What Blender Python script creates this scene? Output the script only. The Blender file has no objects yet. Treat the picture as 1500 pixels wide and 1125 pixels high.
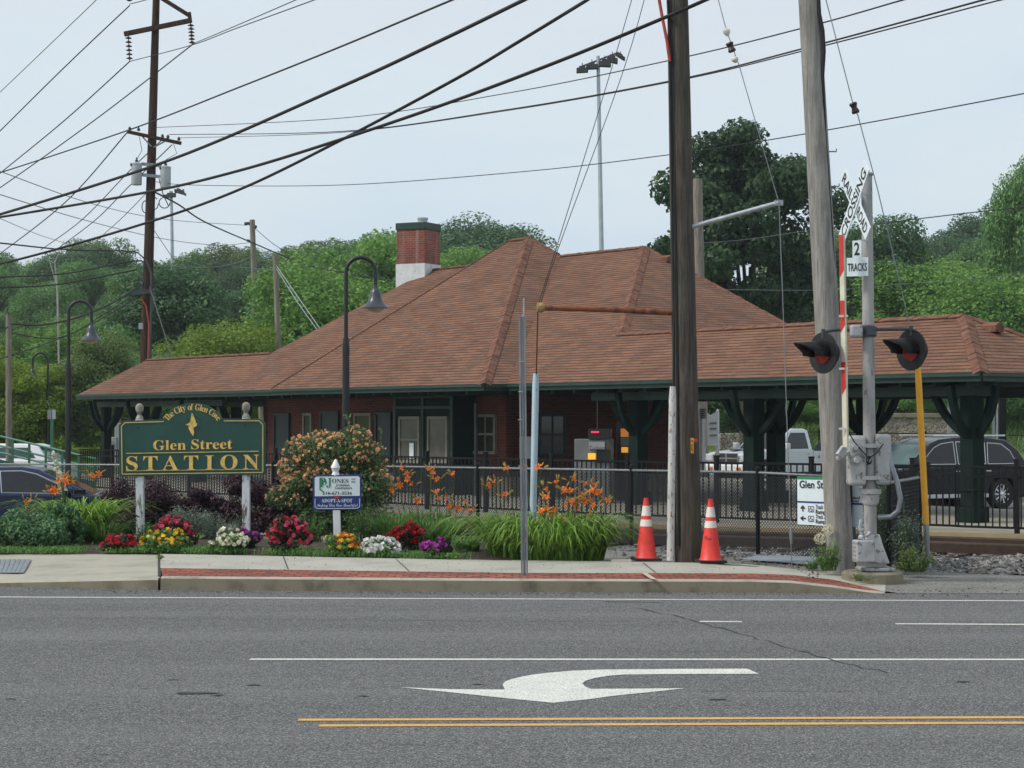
import bpy, bmesh, math, random
import numpy as np
from mathutils import Vector, Matrix
random.seed(7)
RNG = np.random.default_rng(11)
SC = bpy.context.scene
COL = SC.collection
R = math.radians

# ---------------------------------------------------------------- camera frame
F, CZ, PITCH = 2900.0, 2.25, math.atan(54.5 / 2900.0)
def P(px, py, D):
    """World point seen at photograph position (px, py) and standing D metres away."""
    cx, cy = (px - 750) / F, (562.5 - py) / F
    d = Vector((cx, math.cos(PITCH) - cy * math.sin(PITCH), math.sin(PITCH) + cy * math.cos(PITCH)))
    return Vector((0, 0, CZ)) + d * (D / d.y)
def G(px, py, z=0.0):
    cx, cy = (px - 750) / F, (562.5 - py) / F
    d = Vector((cx, math.cos(PITCH) - cy * math.sin(PITCH), math.sin(PITCH) + cy * math.cos(PITCH)))
    return Vector((0, 0, CZ)) + d * ((z - CZ) / d.z)
def lerp(a, b, t): return a + (b - a) * t

# ---------------------------------------------------------------- materials
def newmat(name):
    m = bpy.data.materials.new(name); m.use_nodes = True
    nt = m.node_tree; b = nt.nodes['Principled BSDF']
    return m, nt, b
def nd(nt, t, **kw):
    n = nt.nodes.new(t)
    for k, v in kw.items():
        if k in n.inputs.keys(): n.inputs[k].default_value = v
        else: setattr(n, k, v)
    return n
def c4(c): return (c[0], c[1], c[2], 1)
def coords(nt, scale=(1, 1, 1), kind='Object'):
    tc = nd(nt, 'ShaderNodeTexCoord'); mp = nd(nt, 'ShaderNodeMapping')
    mp.inputs['Scale'].default_value = scale
    nt.links.new(tc.outputs[kind], mp.inputs['Vector'])
    return mp.outputs['Vector']
def noise(nt, vec, scale, detail=4, rough=.55):
    n = nd(nt, 'ShaderNodeTexNoise'); n.inputs['Scale'].default_value = scale
    n.inputs['Detail'].default_value = detail; n.inputs['Roughness'].default_value = rough
    nt.links.new(vec, n.inputs['Vector']); return n.outputs['Fac']
def ramp(nt, fac, stops):
    r = nd(nt, 'ShaderNodeValToRGB'); e = r.color_ramp.elements
    while len(e) < len(stops): e.new(.5)
    for k, (p, c) in enumerate(stops): e[k].position = p; e[k].color = c4(c) if len(c) == 3 else c
    nt.links.new(fac, r.inputs['Fac']); return r.outputs['Color']
def mixc(nt, fac, a, b, mode='MIX'):
    m = nd(nt, 'ShaderNodeMix', data_type='RGBA', blend_type=mode)
    for sock, v in ((m.inputs[0], fac), (m.inputs[6], a), (m.inputs[7], b)):
        if isinstance(v, (int, float)): sock.default_value = v
        elif isinstance(v, tuple): sock.default_value = c4(v)
        else: nt.links.new(v, sock)
    return m.outputs[2]
def bump(nt, b, h, strength=.3, dist=.01):
    n = nd(nt, 'ShaderNodeBump'); n.inputs['Strength'].default_value = strength
    n.inputs['Distance'].default_value = dist
    nt.links.new(h, n.inputs['Height']); nt.links.new(n.outputs['Normal'], b.inputs['Normal'])
def mul(c, k): return tuple(min(1, x * k) for x in c)
def mat(name, col, rough=.6, metal=0.0, var=.18, scale=4, stretch=(1, 1, 1), bmp=0.0, bscale=60, spot=None, spotamt=.6, spotscale=8, spec=.5):
    m, nt, b = newmat(name)
    v = coords(nt, stretch)
    f = noise(nt, v, scale, 6)
    c = ramp(nt, f, [(.3, mul(col, 1 - var)), (.7, mul(col, 1 + var))])
    if spot:
        g = noise(nt, v, spotscale, 5, .65)
        g2 = ramp(nt, g, [(spotamt, (0, 0, 0)), (spotamt + .06, (1, 1, 1))])
        c = mixc(nt, g2, c, spot)
    nt.links.new(c, b.inputs['Base Color'])
    b.inputs['Roughness'].default_value = rough; b.inputs['Metallic'].default_value = metal
    b.inputs['Specular IOR Level'].default_value = spec
    if bmp: bump(nt, b, noise(nt, v, bscale, 4), bmp, .01)
    return m
def leafmat(name, a, b_, c_=None, trans=.38, rough=.55):
    m, nt, b = newmat(name)
    g = nd(nt, 'ShaderNodeNewGeometry'); oi = nd(nt, 'ShaderNodeObjectInfo')
    col = ramp(nt, g.outputs['Random Per Island'], [(0, a), (.6, b_), (1, c_ or b_)])
    hs = nd(nt, 'ShaderNodeHueSaturation')
    mr = nd(nt, 'ShaderNodeMapRange'); mr.inputs['To Min'].default_value = .78; mr.inputs['To Max'].default_value = 1.2
    nt.links.new(oi.outputs['Random'], mr.inputs['Value']); nt.links.new(mr.outputs[0], hs.inputs['Value'])
    nt.links.new(col, hs.inputs['Color'])
    nt.links.new(hs.outputs['Color'], b.inputs['Base Color'])
    b.inputs['Roughness'].default_value = rough; b.inputs['Specular IOR Level'].default_value = .3
    t = nd(nt, 'ShaderNodeBsdfTranslucent'); nt.links.new(hs.outputs['Color'], t.inputs['Color'])
    mx = nd(nt, 'ShaderNodeMixShader'); mx.inputs[0].default_value = trans
    nt.links.new(b.outputs[0], mx.inputs[1]); nt.links.new(t.outputs[0], mx.inputs[2])
    nt.links.new(mx.outputs[0], nt.nodes['Material Output'].inputs['Surface'])
    return m
def brickmat(name, c1, c2, mortar, bw, rh, ms=.012, rough=.8, big=.25, bmp=.5, offset=.5, streak=None, moss=None):
    m, nt, b = newmat(name)
    v = coords(nt, kind='UV')
    t = nd(nt, 'ShaderNodeTexBrick'); nt.links.new(v, t.inputs['Vector'])
    t.inputs['Color1'].default_value = c4(c1); t.inputs['Color2'].default_value = c4(c2); t.inputs['Mortar'].default_value = c4(mortar)
    t.inputs['Scale'].default_value = 1; t.inputs['Brick Width'].default_value = bw; t.inputs['Row Height'].default_value = rh
    t.inputs['Mortar Size'].default_value = ms; t.inputs['Bias'].default_value = 0; t.offset = offset
    n = noise(nt, v, .7, 6, .6)
    k = ramp(nt, n, [(.3, (1 - big,) * 3), (.7, (1 + big * .6,) * 3)])
    c = mixc(nt, 1.0, t.outputs['Color'], k, 'MULTIPLY')
    f2 = noise(nt, v, 38, 3, .7)
    c = mixc(nt, .7, c, ramp(nt, f2, [(.3, (.72,) * 3), (.7, (1.2,) * 3)]), 'MULTIPLY')
    if streak:
        sv = coords(nt, (2.2, .16, 1), 'UV')
        s = ramp(nt, noise(nt, sv, 1.6, 5, .6), [(.52, (0, 0, 0)), (.78, (.6, .6, .6))])
        c = mixc(nt, s, c, streak)
    nt.links.new(c, b.inputs['Base Color']); b.inputs['Roughness'].default_value = rough
    b.inputs['Specular IOR Level'].default_value = .25
    inv = nd(nt, 'ShaderNodeMath', operation='SUBTRACT'); inv.inputs[0].default_value = 1
    nt.links.new(t.outputs['Fac'], inv.inputs[1])
    bump(nt, b, inv.outputs[0], bmp, .02)
    return m
M = {}
def asphalt(name, base, speck, worn):
    m, nt, b = newmat(name)
    v = coords(nt)
    big = noise(nt, coords(nt, (.05, 1, 1)), .75, 6, .6)
    col = ramp(nt, big, [(.3, mul(base, .74)), (.5, base), (.70, worn)])
    vo = nd(nt, 'ShaderNodeTexVoronoi'); vo.inputs['Scale'].default_value = 100; nt.links.new(v, vo.inputs['Vector'])
    h = nd(nt, 'ShaderNodeSeparateColor'); nt.links.new(vo.outputs['Color'], h.inputs[0])
    sp = ramp(nt, h.outputs[0], [(.55, (0, 0, 0)), (.95, (1, 1, 1))])
    col = mixc(nt, sp, col, speck)
    dk = ramp(nt, h.outputs[1], [(.0, (.42,) * 3), (.5, (1,) * 3)])
    col = mixc(nt, 1.0, col, dk, 'MULTIPLY')
    # dark spots of old oil and patches
    st = ramp(nt, noise(nt, coords(nt, (.35, 1.3, 1)), 2.6, 4, .5), [(.66, (0, 0, 0)), (.74, (.4,) * 3)])
    col = mixc(nt, st, col, mul(base, .45))
    mid = noise(nt, v, 28, 3, .7)
    col = mixc(nt, .8, col, ramp(nt, mid, [(.3, (.78,) * 3), (.7, (1.2,) * 3)]), 'MULTIPLY')
    nt.links.new(col, b.inputs['Base Color']); b.inputs['Roughness'].default_value = .85
    b.inputs['Specular IOR Level'].default_value = .2
    bump(nt, b, vo.outputs['Distance'], .5, .006)
    return m
def paint_mark(name, col, under, amt=.36):
    m, nt, b = newmat(name)
    v = coords(nt)
    f = noise(nt, v, 70, 4, .8)
    g = ramp(nt, f, [(amt, (1,) * 3), (amt + .1, (0,) * 3)])
    n2 = noise(nt, v, 3, 4)
    c = ramp(nt, n2, [(.3, mul(col, .86)), (.7, col)])
    nt.links.new(mixc(nt, g, c, under), b.inputs['Base Color']); b.inputs['Roughness'].default_value = .7
    return m
def concrete(name, col, dark, sc=1.0):
    m, nt, b = newmat(name)
    v = coords(nt)
    c = ramp(nt, noise(nt, v, 1.1 * sc, 7, .65), [(.28, dark), (.5, col), (.75, mul(col, 1.12))])
    sp = ramp(nt, noise(nt, v, 22 * sc, 3, .8), [(.64, (0,) * 3), (.72, (.5,) * 3)])
    c = mixc(nt, sp, c, mul(dark, .6))
    rs_ = ramp(nt, noise(nt, coords(nt, (.5, 1.1, 1)), .9, 5, .6), [(.64, (0,) * 3), (.76, (.45,) * 3)]); c = mixc(nt, rs_, c, (col[0] * .95, col[1] * .72, col[2] * .5))
    fine = ramp(nt, noise(nt, v, 160, 2, .8), [(.3, (.85,) * 3), (.7, (1.1,) * 3)])
    c = mixc(nt, 1.0, c, fine, 'MULTIPLY')
    nt.links.new(c, b.inputs['Base Color']); b.inputs['Roughness'].default_value = .88
    b.inputs['Specular IOR Level'].default_value = .2
    bump(nt, b, noise(nt, v, 120, 3), .25, .004)
    return m
def gravel(name, a, b_, c_, scale):
    m, nt, b = newmat(name)
    v = coords(nt)
    vo = nd(nt, 'ShaderNodeTexVoronoi'); vo.inputs['Scale'].default_value = scale; nt.links.new(v, vo.inputs['Vector'])
    h = nd(nt, 'ShaderNodeSeparateColor'); nt.links.new(vo.outputs['Color'], h.inputs[0])
    c = ramp(nt, h.outputs[0], [(0, a), (.5, b_), (1, c_)])
    c = mixc(nt, .6, c, ramp(nt, noise(nt, v, 1.3, 5), [(.3, (.6,) * 3), (.7, (1.25,) * 3)]), 'MULTIPLY')
    nt.links.new(c, b.inputs['Base Color']); b.inputs['Roughness'].default_value = .9
    inv = nd(nt, 'ShaderNodeMath', operation='SUBTRACT'); inv.inputs[0].default_value = 1
    nt.links.new(vo.outputs['Distance'], inv.inputs[1]); bump(nt, b, inv.outputs[0], .9, .03)
    return m
def woodpole(name, a, b_, moss=None):
    m, nt, b = newmat(name)
    v = coords(nt, (9, 9, .55)); f = noise(nt, v, 2.2, 8, .7)
    c = ramp(nt, f, [(.25, mul(a, .55)), (.45, a), (.62, b_), (.8, mul(b_, 1.25))])
    crack = ramp(nt, noise(nt, coords(nt, (26, 26, .5)), 2.5, 4, .6), [(.60, (0,) * 3), (.68, (.85,) * 3)])
    c = mixc(nt, crack, c, mul(a, .35))
    blot = ramp(nt, noise(nt, coords(nt, (5, 5, 1.6)), 1.4, 6, .7), [(.5, (0,) * 3), (.68, (.55,) * 3)])
    c = mixc(nt, blot, c, mul(a, .6))
    if moss:
        g = ramp(nt, noise(nt, coords(nt, (2, 2, .3)), 1.7, 4), [(.5, (0,) * 3), (.75, (.5,) * 3)])
        c = mixc(nt, g, c, moss)
    nt.links.new(c, b.inputs['Base Color']); b.inputs['Roughness'].default_value = .9
    b.inputs['Specular IOR Level'].default_value = .15
    bump(nt, b, f, .7, .02)
    return m
def plain(name, col, rough=.5, metal=0, emit=0):
    return mat(name, col, rough, metal, .08, 6) if not emit else emitmat(name, col, emit)
def emitmat(name, col, s):
    m, nt, b = newmat(name)
    b.inputs['Base Color'].default_value = c4(col); b.inputs['Emission Color'].default_value = c4(col); b.inputs['Emission Strength'].default_value = s
    return m
def glassy(name, col, rough=.06, var=.25, scale=1.5):
    m = mat(name, col, rough, 0, var, scale); return m

M['asphalt'] = asphalt('road_asphalt', (.098, .097, .096), (.31, .305, .30), (.142, .140, .135))
M['lot'] = asphalt('lot_asphalt', (.22, .22, .22), (.30, .30, .30), (.27, .265, .26))
M['apron'] = gravel('gravel_apron', (.15, .145, .13), (.24, .23, .205), (.36, .34, .30), 55)
M['ballast'] = gravel('ballast_stone', (.06, .055, .05), (.16, .15, .14), (.34, .32, .30), 17)
M['wmark'] = paint_mark('white_marking', (.74, .73, .66), (.13, .13, .13), .385)
M['ymark'] = paint_mark('yellow_marking', (.74, .40, .085), (.16, .13, .10), .38)
M['oldmark'] = paint_mark('faded_yellow', (.42, .33, .15), (.12, .12, .12), .5)
M['conc'] = concrete('sidewalk_concrete', (.40, .385, .33), (.30, .285, .24))
M['apronconc'] = concrete('driveway_concrete', (.375, .35, .285), (.27, .25, .205))
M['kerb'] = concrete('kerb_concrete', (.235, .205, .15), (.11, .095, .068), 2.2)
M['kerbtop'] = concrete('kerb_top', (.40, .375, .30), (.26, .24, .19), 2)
M['plat'] = concrete('platform_concrete', (.31, .285, .23), (.22, .20, .16))
M['platedge'] = concrete('platform_edge_stained', (.33, .26, .15), (.22, .17, .10))
M['brickpave'] = brickmat('brick_paving', (.38, .105, .065), (.21, .055, .038), (.09, .055, .042), .21, .21, .018, .85, .3, .5)
M['brick'] = brickmat('red_brick', (.155, .036, .025), (.10, .024, .018), (.10, .068, .056), .21, .075, .009, .85, .2, .4)
M['chimbrick'] = brickmat('chimney_brick', (.30, .075, .045), (.20, .05, .034), (.22, .15, .13), .21, .075, .01, .85, .35, .4, streak=(.42, .36, .33))
def shinglemat(name, c1, c2, row, streak):
    m, nt, b = newmat(name)
    v = coords(nt, kind='UV')
    t = nd(nt, 'ShaderNodeTexBrick'); nt.links.new(v, t.inputs['Vector'])
    t.inputs['Color1'].default_value = c4(c1); t.inputs['Color2'].default_value = c4(c2); t.inputs['Mortar'].default_value = c4(c2)
    t.inputs['Scale'].default_value = 1; t.inputs['Brick Width'].default_value = .37; t.inputs['Row Height'].default_value = row; t.inputs['Mortar Size'].default_value = 0; t.inputs['Bias'].default_value = -.1
    t.offset = .37; t.offset_frequency = 3; t.squash = 1
    sx = nd(nt, 'ShaderNodeSeparateXYZ'); nt.links.new(v, sx.inputs[0])
    wob = noise(nt, coords(nt, (3, .6, 1), 'UV'), 3, 3)
    ad = nd(nt, 'ShaderNodeMath', operation='MULTIPLY_ADD'); nt.links.new(wob, ad.inputs[0]); ad.inputs[1].default_value = .03; nt.links.new(sx.outputs['Y'], ad.inputs[2])
    dv = nd(nt, 'ShaderNodeMath', operation='DIVIDE'); nt.links.new(sx.outputs['Y'], dv.inputs[0]); dv.inputs[1].default_value = row
    fr = nd(nt, 'ShaderNodeMath', operation='FRACT'); nt.links.new(dv.outputs[0], fr.inputs[0])
    dv2 = nd(nt, 'ShaderNodeMath', operation='DIVIDE'); nt.links.new(ad.outputs[0], dv2.inputs[0]); dv2.inputs[1].default_value = row
    fr2 = nd(nt, 'ShaderNodeMath', operation='FRACT'); nt.links.new(dv2.outputs[0], fr2.inputs[0])
    joint = ramp(nt, fr2.outputs[0], [(.0, (.18,) * 3), (.20, (.26,) * 3), (.34, (1,) * 3)])  # course joint, with the shadow of the shingle thickness painted into its dark band
    dash = ramp(nt, noise(nt, coords(nt, (2.6, 1 / row, 1), 'UV'), 1.0, 3, .7), [(.30, (.35,) * 3), (.5, (1,) * 3)])
    c = mixc(nt, dash, t.outputs['Color'], mixc(nt, 1.0, t.outputs['Color'], joint, 'MULTIPLY'))
    n = noise(nt, v, .55, 6, .62); c = mixc(nt, 1.0, c, ramp(nt, n, [(.28, (.76,) * 3), (.5, (1,) * 3), (.72, (1.14,) * 3)]), 'MULTIPLY')
    c = mixc(nt, .8, c, ramp(nt, noise(nt, v, 30, 3, .75), [(.3, (.74,) * 3), (.7, (1.2,) * 3)]), 'MULTIPLY')
    s = ramp(nt, noise(nt, coords(nt, (1.6, .14, 1), 'UV'), 1.7, 5, .6), [(.5, (0, 0, 0)), (.76, (.7,) * 3)]); c = mixc(nt, s, c, streak)
    g = ramp(nt, noise(nt, v, 2.6, 4, .6), [(.66, (0, 0, 0)), (.8, (.45,) * 3)]); c = mixc(nt, g, c, mul(streak, 1.5))
    nt.links.new(c, b.inputs['Base Color']); b.inputs['Roughness'].default_value = .93; b.inputs['Specular IOR Level'].default_value = .15
    inv = nd(nt, 'ShaderNodeMath', operation='SUBTRACT'); inv.inputs[0].default_value = 1; nt.links.new(fr2.outputs[0], inv.inputs[1])
    bump(nt, b, inv.outputs[0], .55, .022); return m
M['shingle'] = shinglemat('roof_shingle', (.225, .115, .074), (.152, .080, .054), .157, (.105, .068, .052)) if True else brickmat('roof_shingle', (.31, .155, .10), (.215, .108, .072), (.075, .038, .027), .33, .145, .022, .92, .22, .8, streak=(.11, .065, .05))
M['cap'] = mat('ridge_cap_shingle', (.165, .080, .054), .93, 0, .4, 5, bmp=.3, spec=.15)
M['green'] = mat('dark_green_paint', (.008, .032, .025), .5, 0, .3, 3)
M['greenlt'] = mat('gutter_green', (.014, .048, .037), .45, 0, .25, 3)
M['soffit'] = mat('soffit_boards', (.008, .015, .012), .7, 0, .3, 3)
M['post'] = mat('canopy_post_green', (.0045, .0155, .0125), .75, 0, .3, 3, spec=.15)
M['black'] = mat('black_paint', (.009, .009, .010), .45, 0, .2, 6)
M['fenceblack'] = mat('fence_black', (.006, .006, .007), .6, 0, .2, 6, spec=.2)
M['galv'] = mat('galvanised_steel', (.42, .44, .46), .45, .6, .2, 14)
M['rail_grey'] = mat('dull_galvanised_rail', (.17, .18, .19), .5, .5, .25, 14)
M['steelgrey'] = mat('grey_steel_post', (.25, .27, .29), .5, .5, .25, 9, (1, 1, .3))
M['silver'] = mat('weathered_silver_paint', (.44, .44, .44), .5, .35, .22, 5, spot=(.19, .17, .15), spotamt=.56, spotscale=8)
M['mast'] = mat('mast_grey_paint', (.35, .34, .33), .6, .2, .2, 5, (1, 1, .25), spot=(.20, .18, .155), spotamt=.60, spotscale=9)
M['rust'] = mat('rusted_pipe', (.22, .075, .035), .85, .2, .4, 7, spot=(.09, .035, .022), spotamt=.55, spotscale=11)
M['guard_blue'] = mat('pale_blue_guard', (.40, .52, .60), .6, 0, .15, 5, (1, 1, .3), spot=(.10, .07, .06), spotamt=.64, spotscale=30)
M['guard_rust'] = mat('rusty_white_guard', (.52, .52, .50), .7, 0, .15, 5, (1, 1, .3), spot=(.20, .13, .09), spotamt=.56, spotscale=34)
M['yellow'] = mat('yellow_plastic', (.80, .38, .02), .5, 0, .1, 5)
M['orange'] = mat('cone_orange', (.74, .045, .032), .5, 0, .12, 5, spot=(.40, .03, .025), spotamt=.68, spotscale=14)
M['coneband'] = mat('reflective_band', (.72, .68, .62), .45, 0, .12, 9)
M['rubber'] = mat('black_rubber', (.012, .012, .012), .8, 0, .2, 9)
M['white'] = mat('white_paint', (.78, .79, .80), .5, 0, .06, 6)
M['whitepeel'] = mat('peeling_white_paint', (.66, .69, .72), .7, 0, .1, 5, (3, 3, .5), spot=(.13, .11, .095), spotamt=.555, spotscale=7)
M['finialwood'] = mat('weathered_finial', (.26, .235, .20), .85, 0, .35, 14, spot=(.5, .48, .42), spotamt=.62)
M['signgreen'] = mat('sign_green', (.010, .066, .050), .5, 0, .18, 2.2)
M['gold'] = mat('gilded_lettering', (.80, .52, .13), .4, .2, .25, 12)
M['goldtrim'] = mat('gold_trim', (.62, .47, .17), .5, .2, .2, 8)
M['navy'] = mat('sign_navy', (.016, .035, .19), .45, 0, .08, 5)
M['signwhite'] = mat('sign_white', (.72, .80, .84), .4, 0, .04, 5)
M['guygrey'] = M['galv']
M['signtext'] = mat('sign_black', (.015, .015, .02), .5, 0, .1, 5)
M['signgreentext'] = mat('sign_green_text', (.02, .24, .09), .5, 0, .1, 5)
M['signred'] = mat('sign_red', (.55, .03, .02), .5, 0, .1, 5)
M['pole_dark'] = woodpole('dark_creosote_pole', (.070, .060, .052), (.125, .108, .092), (.10, .11, .06))
M['pole_grey'] = woodpole('grey_weathered_pole', (.26, .245, .225), (.36, .345, .32))
M['pole_brown'] = woodpole('brown_creosote_pole', (.048, .026, .018), (.075, .045, .032))
M['pole_far'] = woodpole('pale_pole', (.21, .18, .15), (.29, .26, .22))
M['wire'] = mat('black_cable', (.006, .0055, .006), .7, 0, .1, 4)
M['wiregrey'] = mat('grey_wire', (.09, .10, .11), .5, .3, .1, 4)
M['redconduit'] = mat('red_conduit', (.42, .06, .03), .6, 0, .15, 5)
M['insul'] = mat('brown_insulator', (.035, .018, .014), .3, 0, .1, 5)
M['transf'] = mat('transformer_grey', (.40, .43, .46), .5, .1, .12, 4)
M['towersteel'] = mat('tower_steel', (.40, .45, .49), .45, .5, .1, 3)
M['lampblack'] = mat('lamp_black', (.010, .012, .014), .42, 0, .2, 6)
M['lampshade'] = mat('lamp_shade_grey', (.045, .052, .065), .35, .1, .2, 6)
M['lampglass'] = mat('lamp_lens', (.42, .34, .22), .3, 0, .1, 5)
M['redlens'] = glassy('red_lens', (.34, .014, .010), .18, .25, 9)
M['bark'] = mat('tree_bark', (.085, .068, .052), .9, 0, .4, 7, (3, 3, .6), bmp=.5, bscale=9)
M['barkpale'] = mat('pale_bark', (.34, .33, .30), .9, 0, .3, 5, (2, 2, .6))
M['flashing'] = mat('white_flashing_paint', (.62, .64, .66), .7, 0, .12, 4, spot=(.40, .39, .37), spotamt=.62, spotscale=5)
M['soil'] = gravel('bed_soil', (.035, .024, .016), (.06, .042, .028), (.10, .07, .045), 40)
M['ground'] = None
M['tie'] = mat('rail_tie', (.06, .045, .035), .9, 0, .4, 5)
M['rail'] = mat('rusty_rail', (.06, .036, .026), .6, .4, .3, 8)
M['railtop'] = mat('worn_rail_top', (.22, .16, .13), .35, .7, .2, 8)
M['stone'] = gravel('pebble_wall', (.13, .105, .085), (.26, .22, .18), (.42, .37, .31), 16)
M['carblue'] = mat('navy_car_paint', (.016, .026, .068), .22, .3, .06, 2)
M['carblack'] = mat('black_car_paint', (.006, .007, .011), .2, .2, .06, 2)
M['carsilver'] = mat('silver_white_paint', (.60, .63, .66), .28, .25, .05, 2)
M['carwhite'] = mat('white_car_paint', (.74, .75, .76), .35, 0, .05, 2)
M['carglass'] = glassy('car_glass', (.045, .07, .07), .04)
M['carglassdark'] = glassy('dark_car_glass', (.012, .013, .016), .05)
M['chrome'] = mat('chrome', (.62, .63, .64), .18, .9, .05, 4)
M['plasticdark'] = mat('dark_plastic', (.025, .026, .028), .6, 0, .15, 6)
M['tyre'] = mat('tyre_rubber', (.014, .014, .015), .85, 0, .2, 8)
M['headlight'] = glassy('headlight_lens', (.55, .56, .58), .12)
M['amber'] = glassy('amber_lens', (.60, .16, .03), .2)
M['taillight'] = glassy('tail_lens', (.35, .012, .015), .15)
M['winglass'] = glassy('window_glass', (.05, .047, .038), .05, .5, 1.2)
M['blind'] = glassy('window_blind', (.10, .088, .072), .25, .35, 1.6)
M['winframe'] = mat('window_frame', (.18, .18, .145), .5, 0, .15, 5)
M['doorpaint'] = mat('door_paint', (.010, .018, .022), .5, 0, .2, 4)
M['machine'] = mat('machine_grey', (.16, .165, .17), .45, .1, .1, 4)
M['screen'] = emitmat('lit_screen', (.95, .45, .05), .5)
M['redled'] = emitmat('red_led', (1.0, .02, .05), 1.6)
M['machglow'] = emitmat('lit_vending_panel', (.9, .30, .05), .22)
M['ramp_green'] = mat('ramp_rail_green', (.03, .15, .085), .5, .1, .2, 4)
M['ramppanel'] = mat('ramp_panel_green', (.055, .16, .105), .6, 0, .2, 3)
M['plate'] = mat('steel_plate', (.30, .335, .36), .6, .3, .15, 3)
M['privacy'] = mat('black_privacy_slats', (.018, .02, .024), .6, 0, .3, 10)
M['chain'] = mat('dark_chain_wire', (.035, .038, .042), .5, .5, .2, 10)
M['cabinet'] = mat('utility_cabinet', (.30, .32, .34), .5, .1, .1, 4)
# foliage
M['lf_mid'] = leafmat('leaf_mid', (0.083, 0.174, 0.055), (0.137, 0.275, 0.077), (0.220, 0.384, 0.110))
M['lf_bright'] = leafmat('leaf_bright', (0.109, 0.219, 0.044), (0.167, 0.328, 0.066), (0.248, 0.423, 0.103))
M['lf_dark'] = leafmat('leaf_dark', (0.046, 0.094, 0.046), (0.083, 0.163, 0.069), (0.135, 0.239, 0.094))
M['lf_maple'] = leafmat('leaf_maple', (0.024, 0.059, 0.027), (0.050, 0.105, 0.043), (0.109, 0.186, 0.077))
M['lf_lime'] = leafmat('leaf_lime', (.13, .21, .025), (.20, .30, .035), (.30, .38, .06))
M['lf_olive'] = leafmat('leaf_olive', (0.092, 0.143, 0.047), (0.143, 0.210, 0.067), (0.218, 0.286, 0.101))
M['lf_rose'] = leafmat('leaf_rose', (0.046, 0.097, 0.042), (0.104, 0.186, 0.065), (0.232, 0.325, 0.116))
M['lf_barb'] = leafmat('leaf_barberry', (0.023, 0.009, 0.017), (0.048, 0.018, 0.029), (0.122, 0.040, 0.057), .15)
M['lf_shrub'] = leafmat('leaf_shrub', (0.045, 0.117, 0.049), (0.101, 0.223, 0.085), (0.243, 0.385, 0.182))
M['lf_grey'] = leafmat('leaf_grey', (0.091, 0.130, 0.098), (0.156, 0.202, 0.156), (0.260, 0.305, 0.247))
M['lf_begonia'] = leafmat('leaf_begonia', (0.023, 0.039, 0.018), (0.046, 0.072, 0.029), (0.078, 0.046, 0.033))
M['lf_bed'] = leafmat('leaf_bed', (0.055, 0.138, 0.037), (0.129, 0.258, 0.064), (0.202, 0.350, 0.092))
M['blade'] = leafmat('lily_blade', (0.101, 0.221, 0.033), (0.221, 0.405, 0.055), (0.405, 0.589, 0.110))
M['blade2'] = leafmat('grass_blade', (0.064, 0.154, 0.036), (0.134, 0.270, 0.064), (0.234, 0.378, 0.108))
M['tallgrass'] = leafmat('tall_grass', (.07, .14, .035), (.12, .20, .05), (.19, .27, .09))
M['stemm'] = leafmat('flower_stem', (0.084, 0.140, 0.042), (0.154, 0.224, 0.070), (0.252, 0.280, 0.098))
M['fl_orange'] = leafmat('petal_orange', (.82, .13, .015), (.88, .19, .02), (.92, .32, .04), .3)
M['fl_bud'] = leafmat('lily_bud', (.45, .22, .05), (.50, .33, .08), (.35, .36, .10), .3)
M['fl_rose'] = leafmat('petal_apricot', (.86, .38, .14), (.90, .54, .28), (.92, .70, .48), .35)
M['fl_red'] = leafmat('petal_red', (.42, .010, .02), (.58, .02, .04), (.66, .05, .08), .3)
M['fl_dkred'] = leafmat('petal_dark_red', (.26, .006, .010), (.40, .012, .018), (.5, .03, .03), .3)
M['fl_pink'] = leafmat('petal_pink', (.60, .02, .09), (.72, .07, .17), (.80, .22, .32), .3)
M['fl_white'] = leafmat('petal_white', (.72, .74, .68), (.80, .80, .76), (.84, .84, .82), .25)
M['fl_cream'] = leafmat('petal_cream', (.68, .66, .45), (.78, .76, .58), (.82, .8, .7), .25)
M['fl_yellow'] = leafmat('petal_yellow', (.78, .42, .01), (.84, .54, .02), (.86, .62, .05), .25)
M['fl_purple'] = leafmat('petal_purple', (.28, .015, .25), (.40, .03, .36), (.5, .10, .45), .25)

# ---------------------------------------------------------------- objects
ALL = {}
def link(o):
    COL.objects.link(o); return o
def base_of(o):
    while o.parent: o = o.parent
    return o
def thing(name, label, cat, loc=(0, 0, 0), rotz=0.0, group=None):
    o = bpy.data.objects.new(name, None); link(o); o.empty_display_size = .2
    o.location = loc; o.rotation_euler = (0, 0, rotz)
    o['label'] = label; o['category'] = cat
    if group: o['group'] = group
    return o
def tag(o, label, cat, group=None, kind=None):
    o['label'] = label; o['category'] = cat
    if group: o['group'] = group
    if kind: o['kind'] = kind
    return o
def dup(root, loc=None, rotz=None, label=None, scale=None, group=None):
    r = root.copy(); link(r)
    if loc is not None: r.location = loc
    if rotz is not None: r.rotation_euler = (0, 0, rotz)
    if scale is not None: r.scale = scale
    if label: r['label'] = label
    if group: r['group'] = group
    for ch in list(root.children):
        c = ch.copy(); link(c); c.parent = r
        for g in list(ch.children):
            d = g.copy(); link(d); d.parent = c
    return r
def autouv(me):
    uv = me.uv_layers.new(name='uv')
    for p in me.polygons:
        n = p.normal
        if abs(n.z) > .97: t = Vector((1, 0, 0)); b = Vector((0, 1, 0))
        else:
            t = Vector((0, 0, 1)).cross(n).normalized(); b = n.cross(t).normalized()
        for li in p.loop_indices:
            co = me.vertices[me.loops[li].vertex_index].co
            uv.data[li].uv = (co.dot(t), co.dot(b))

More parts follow.
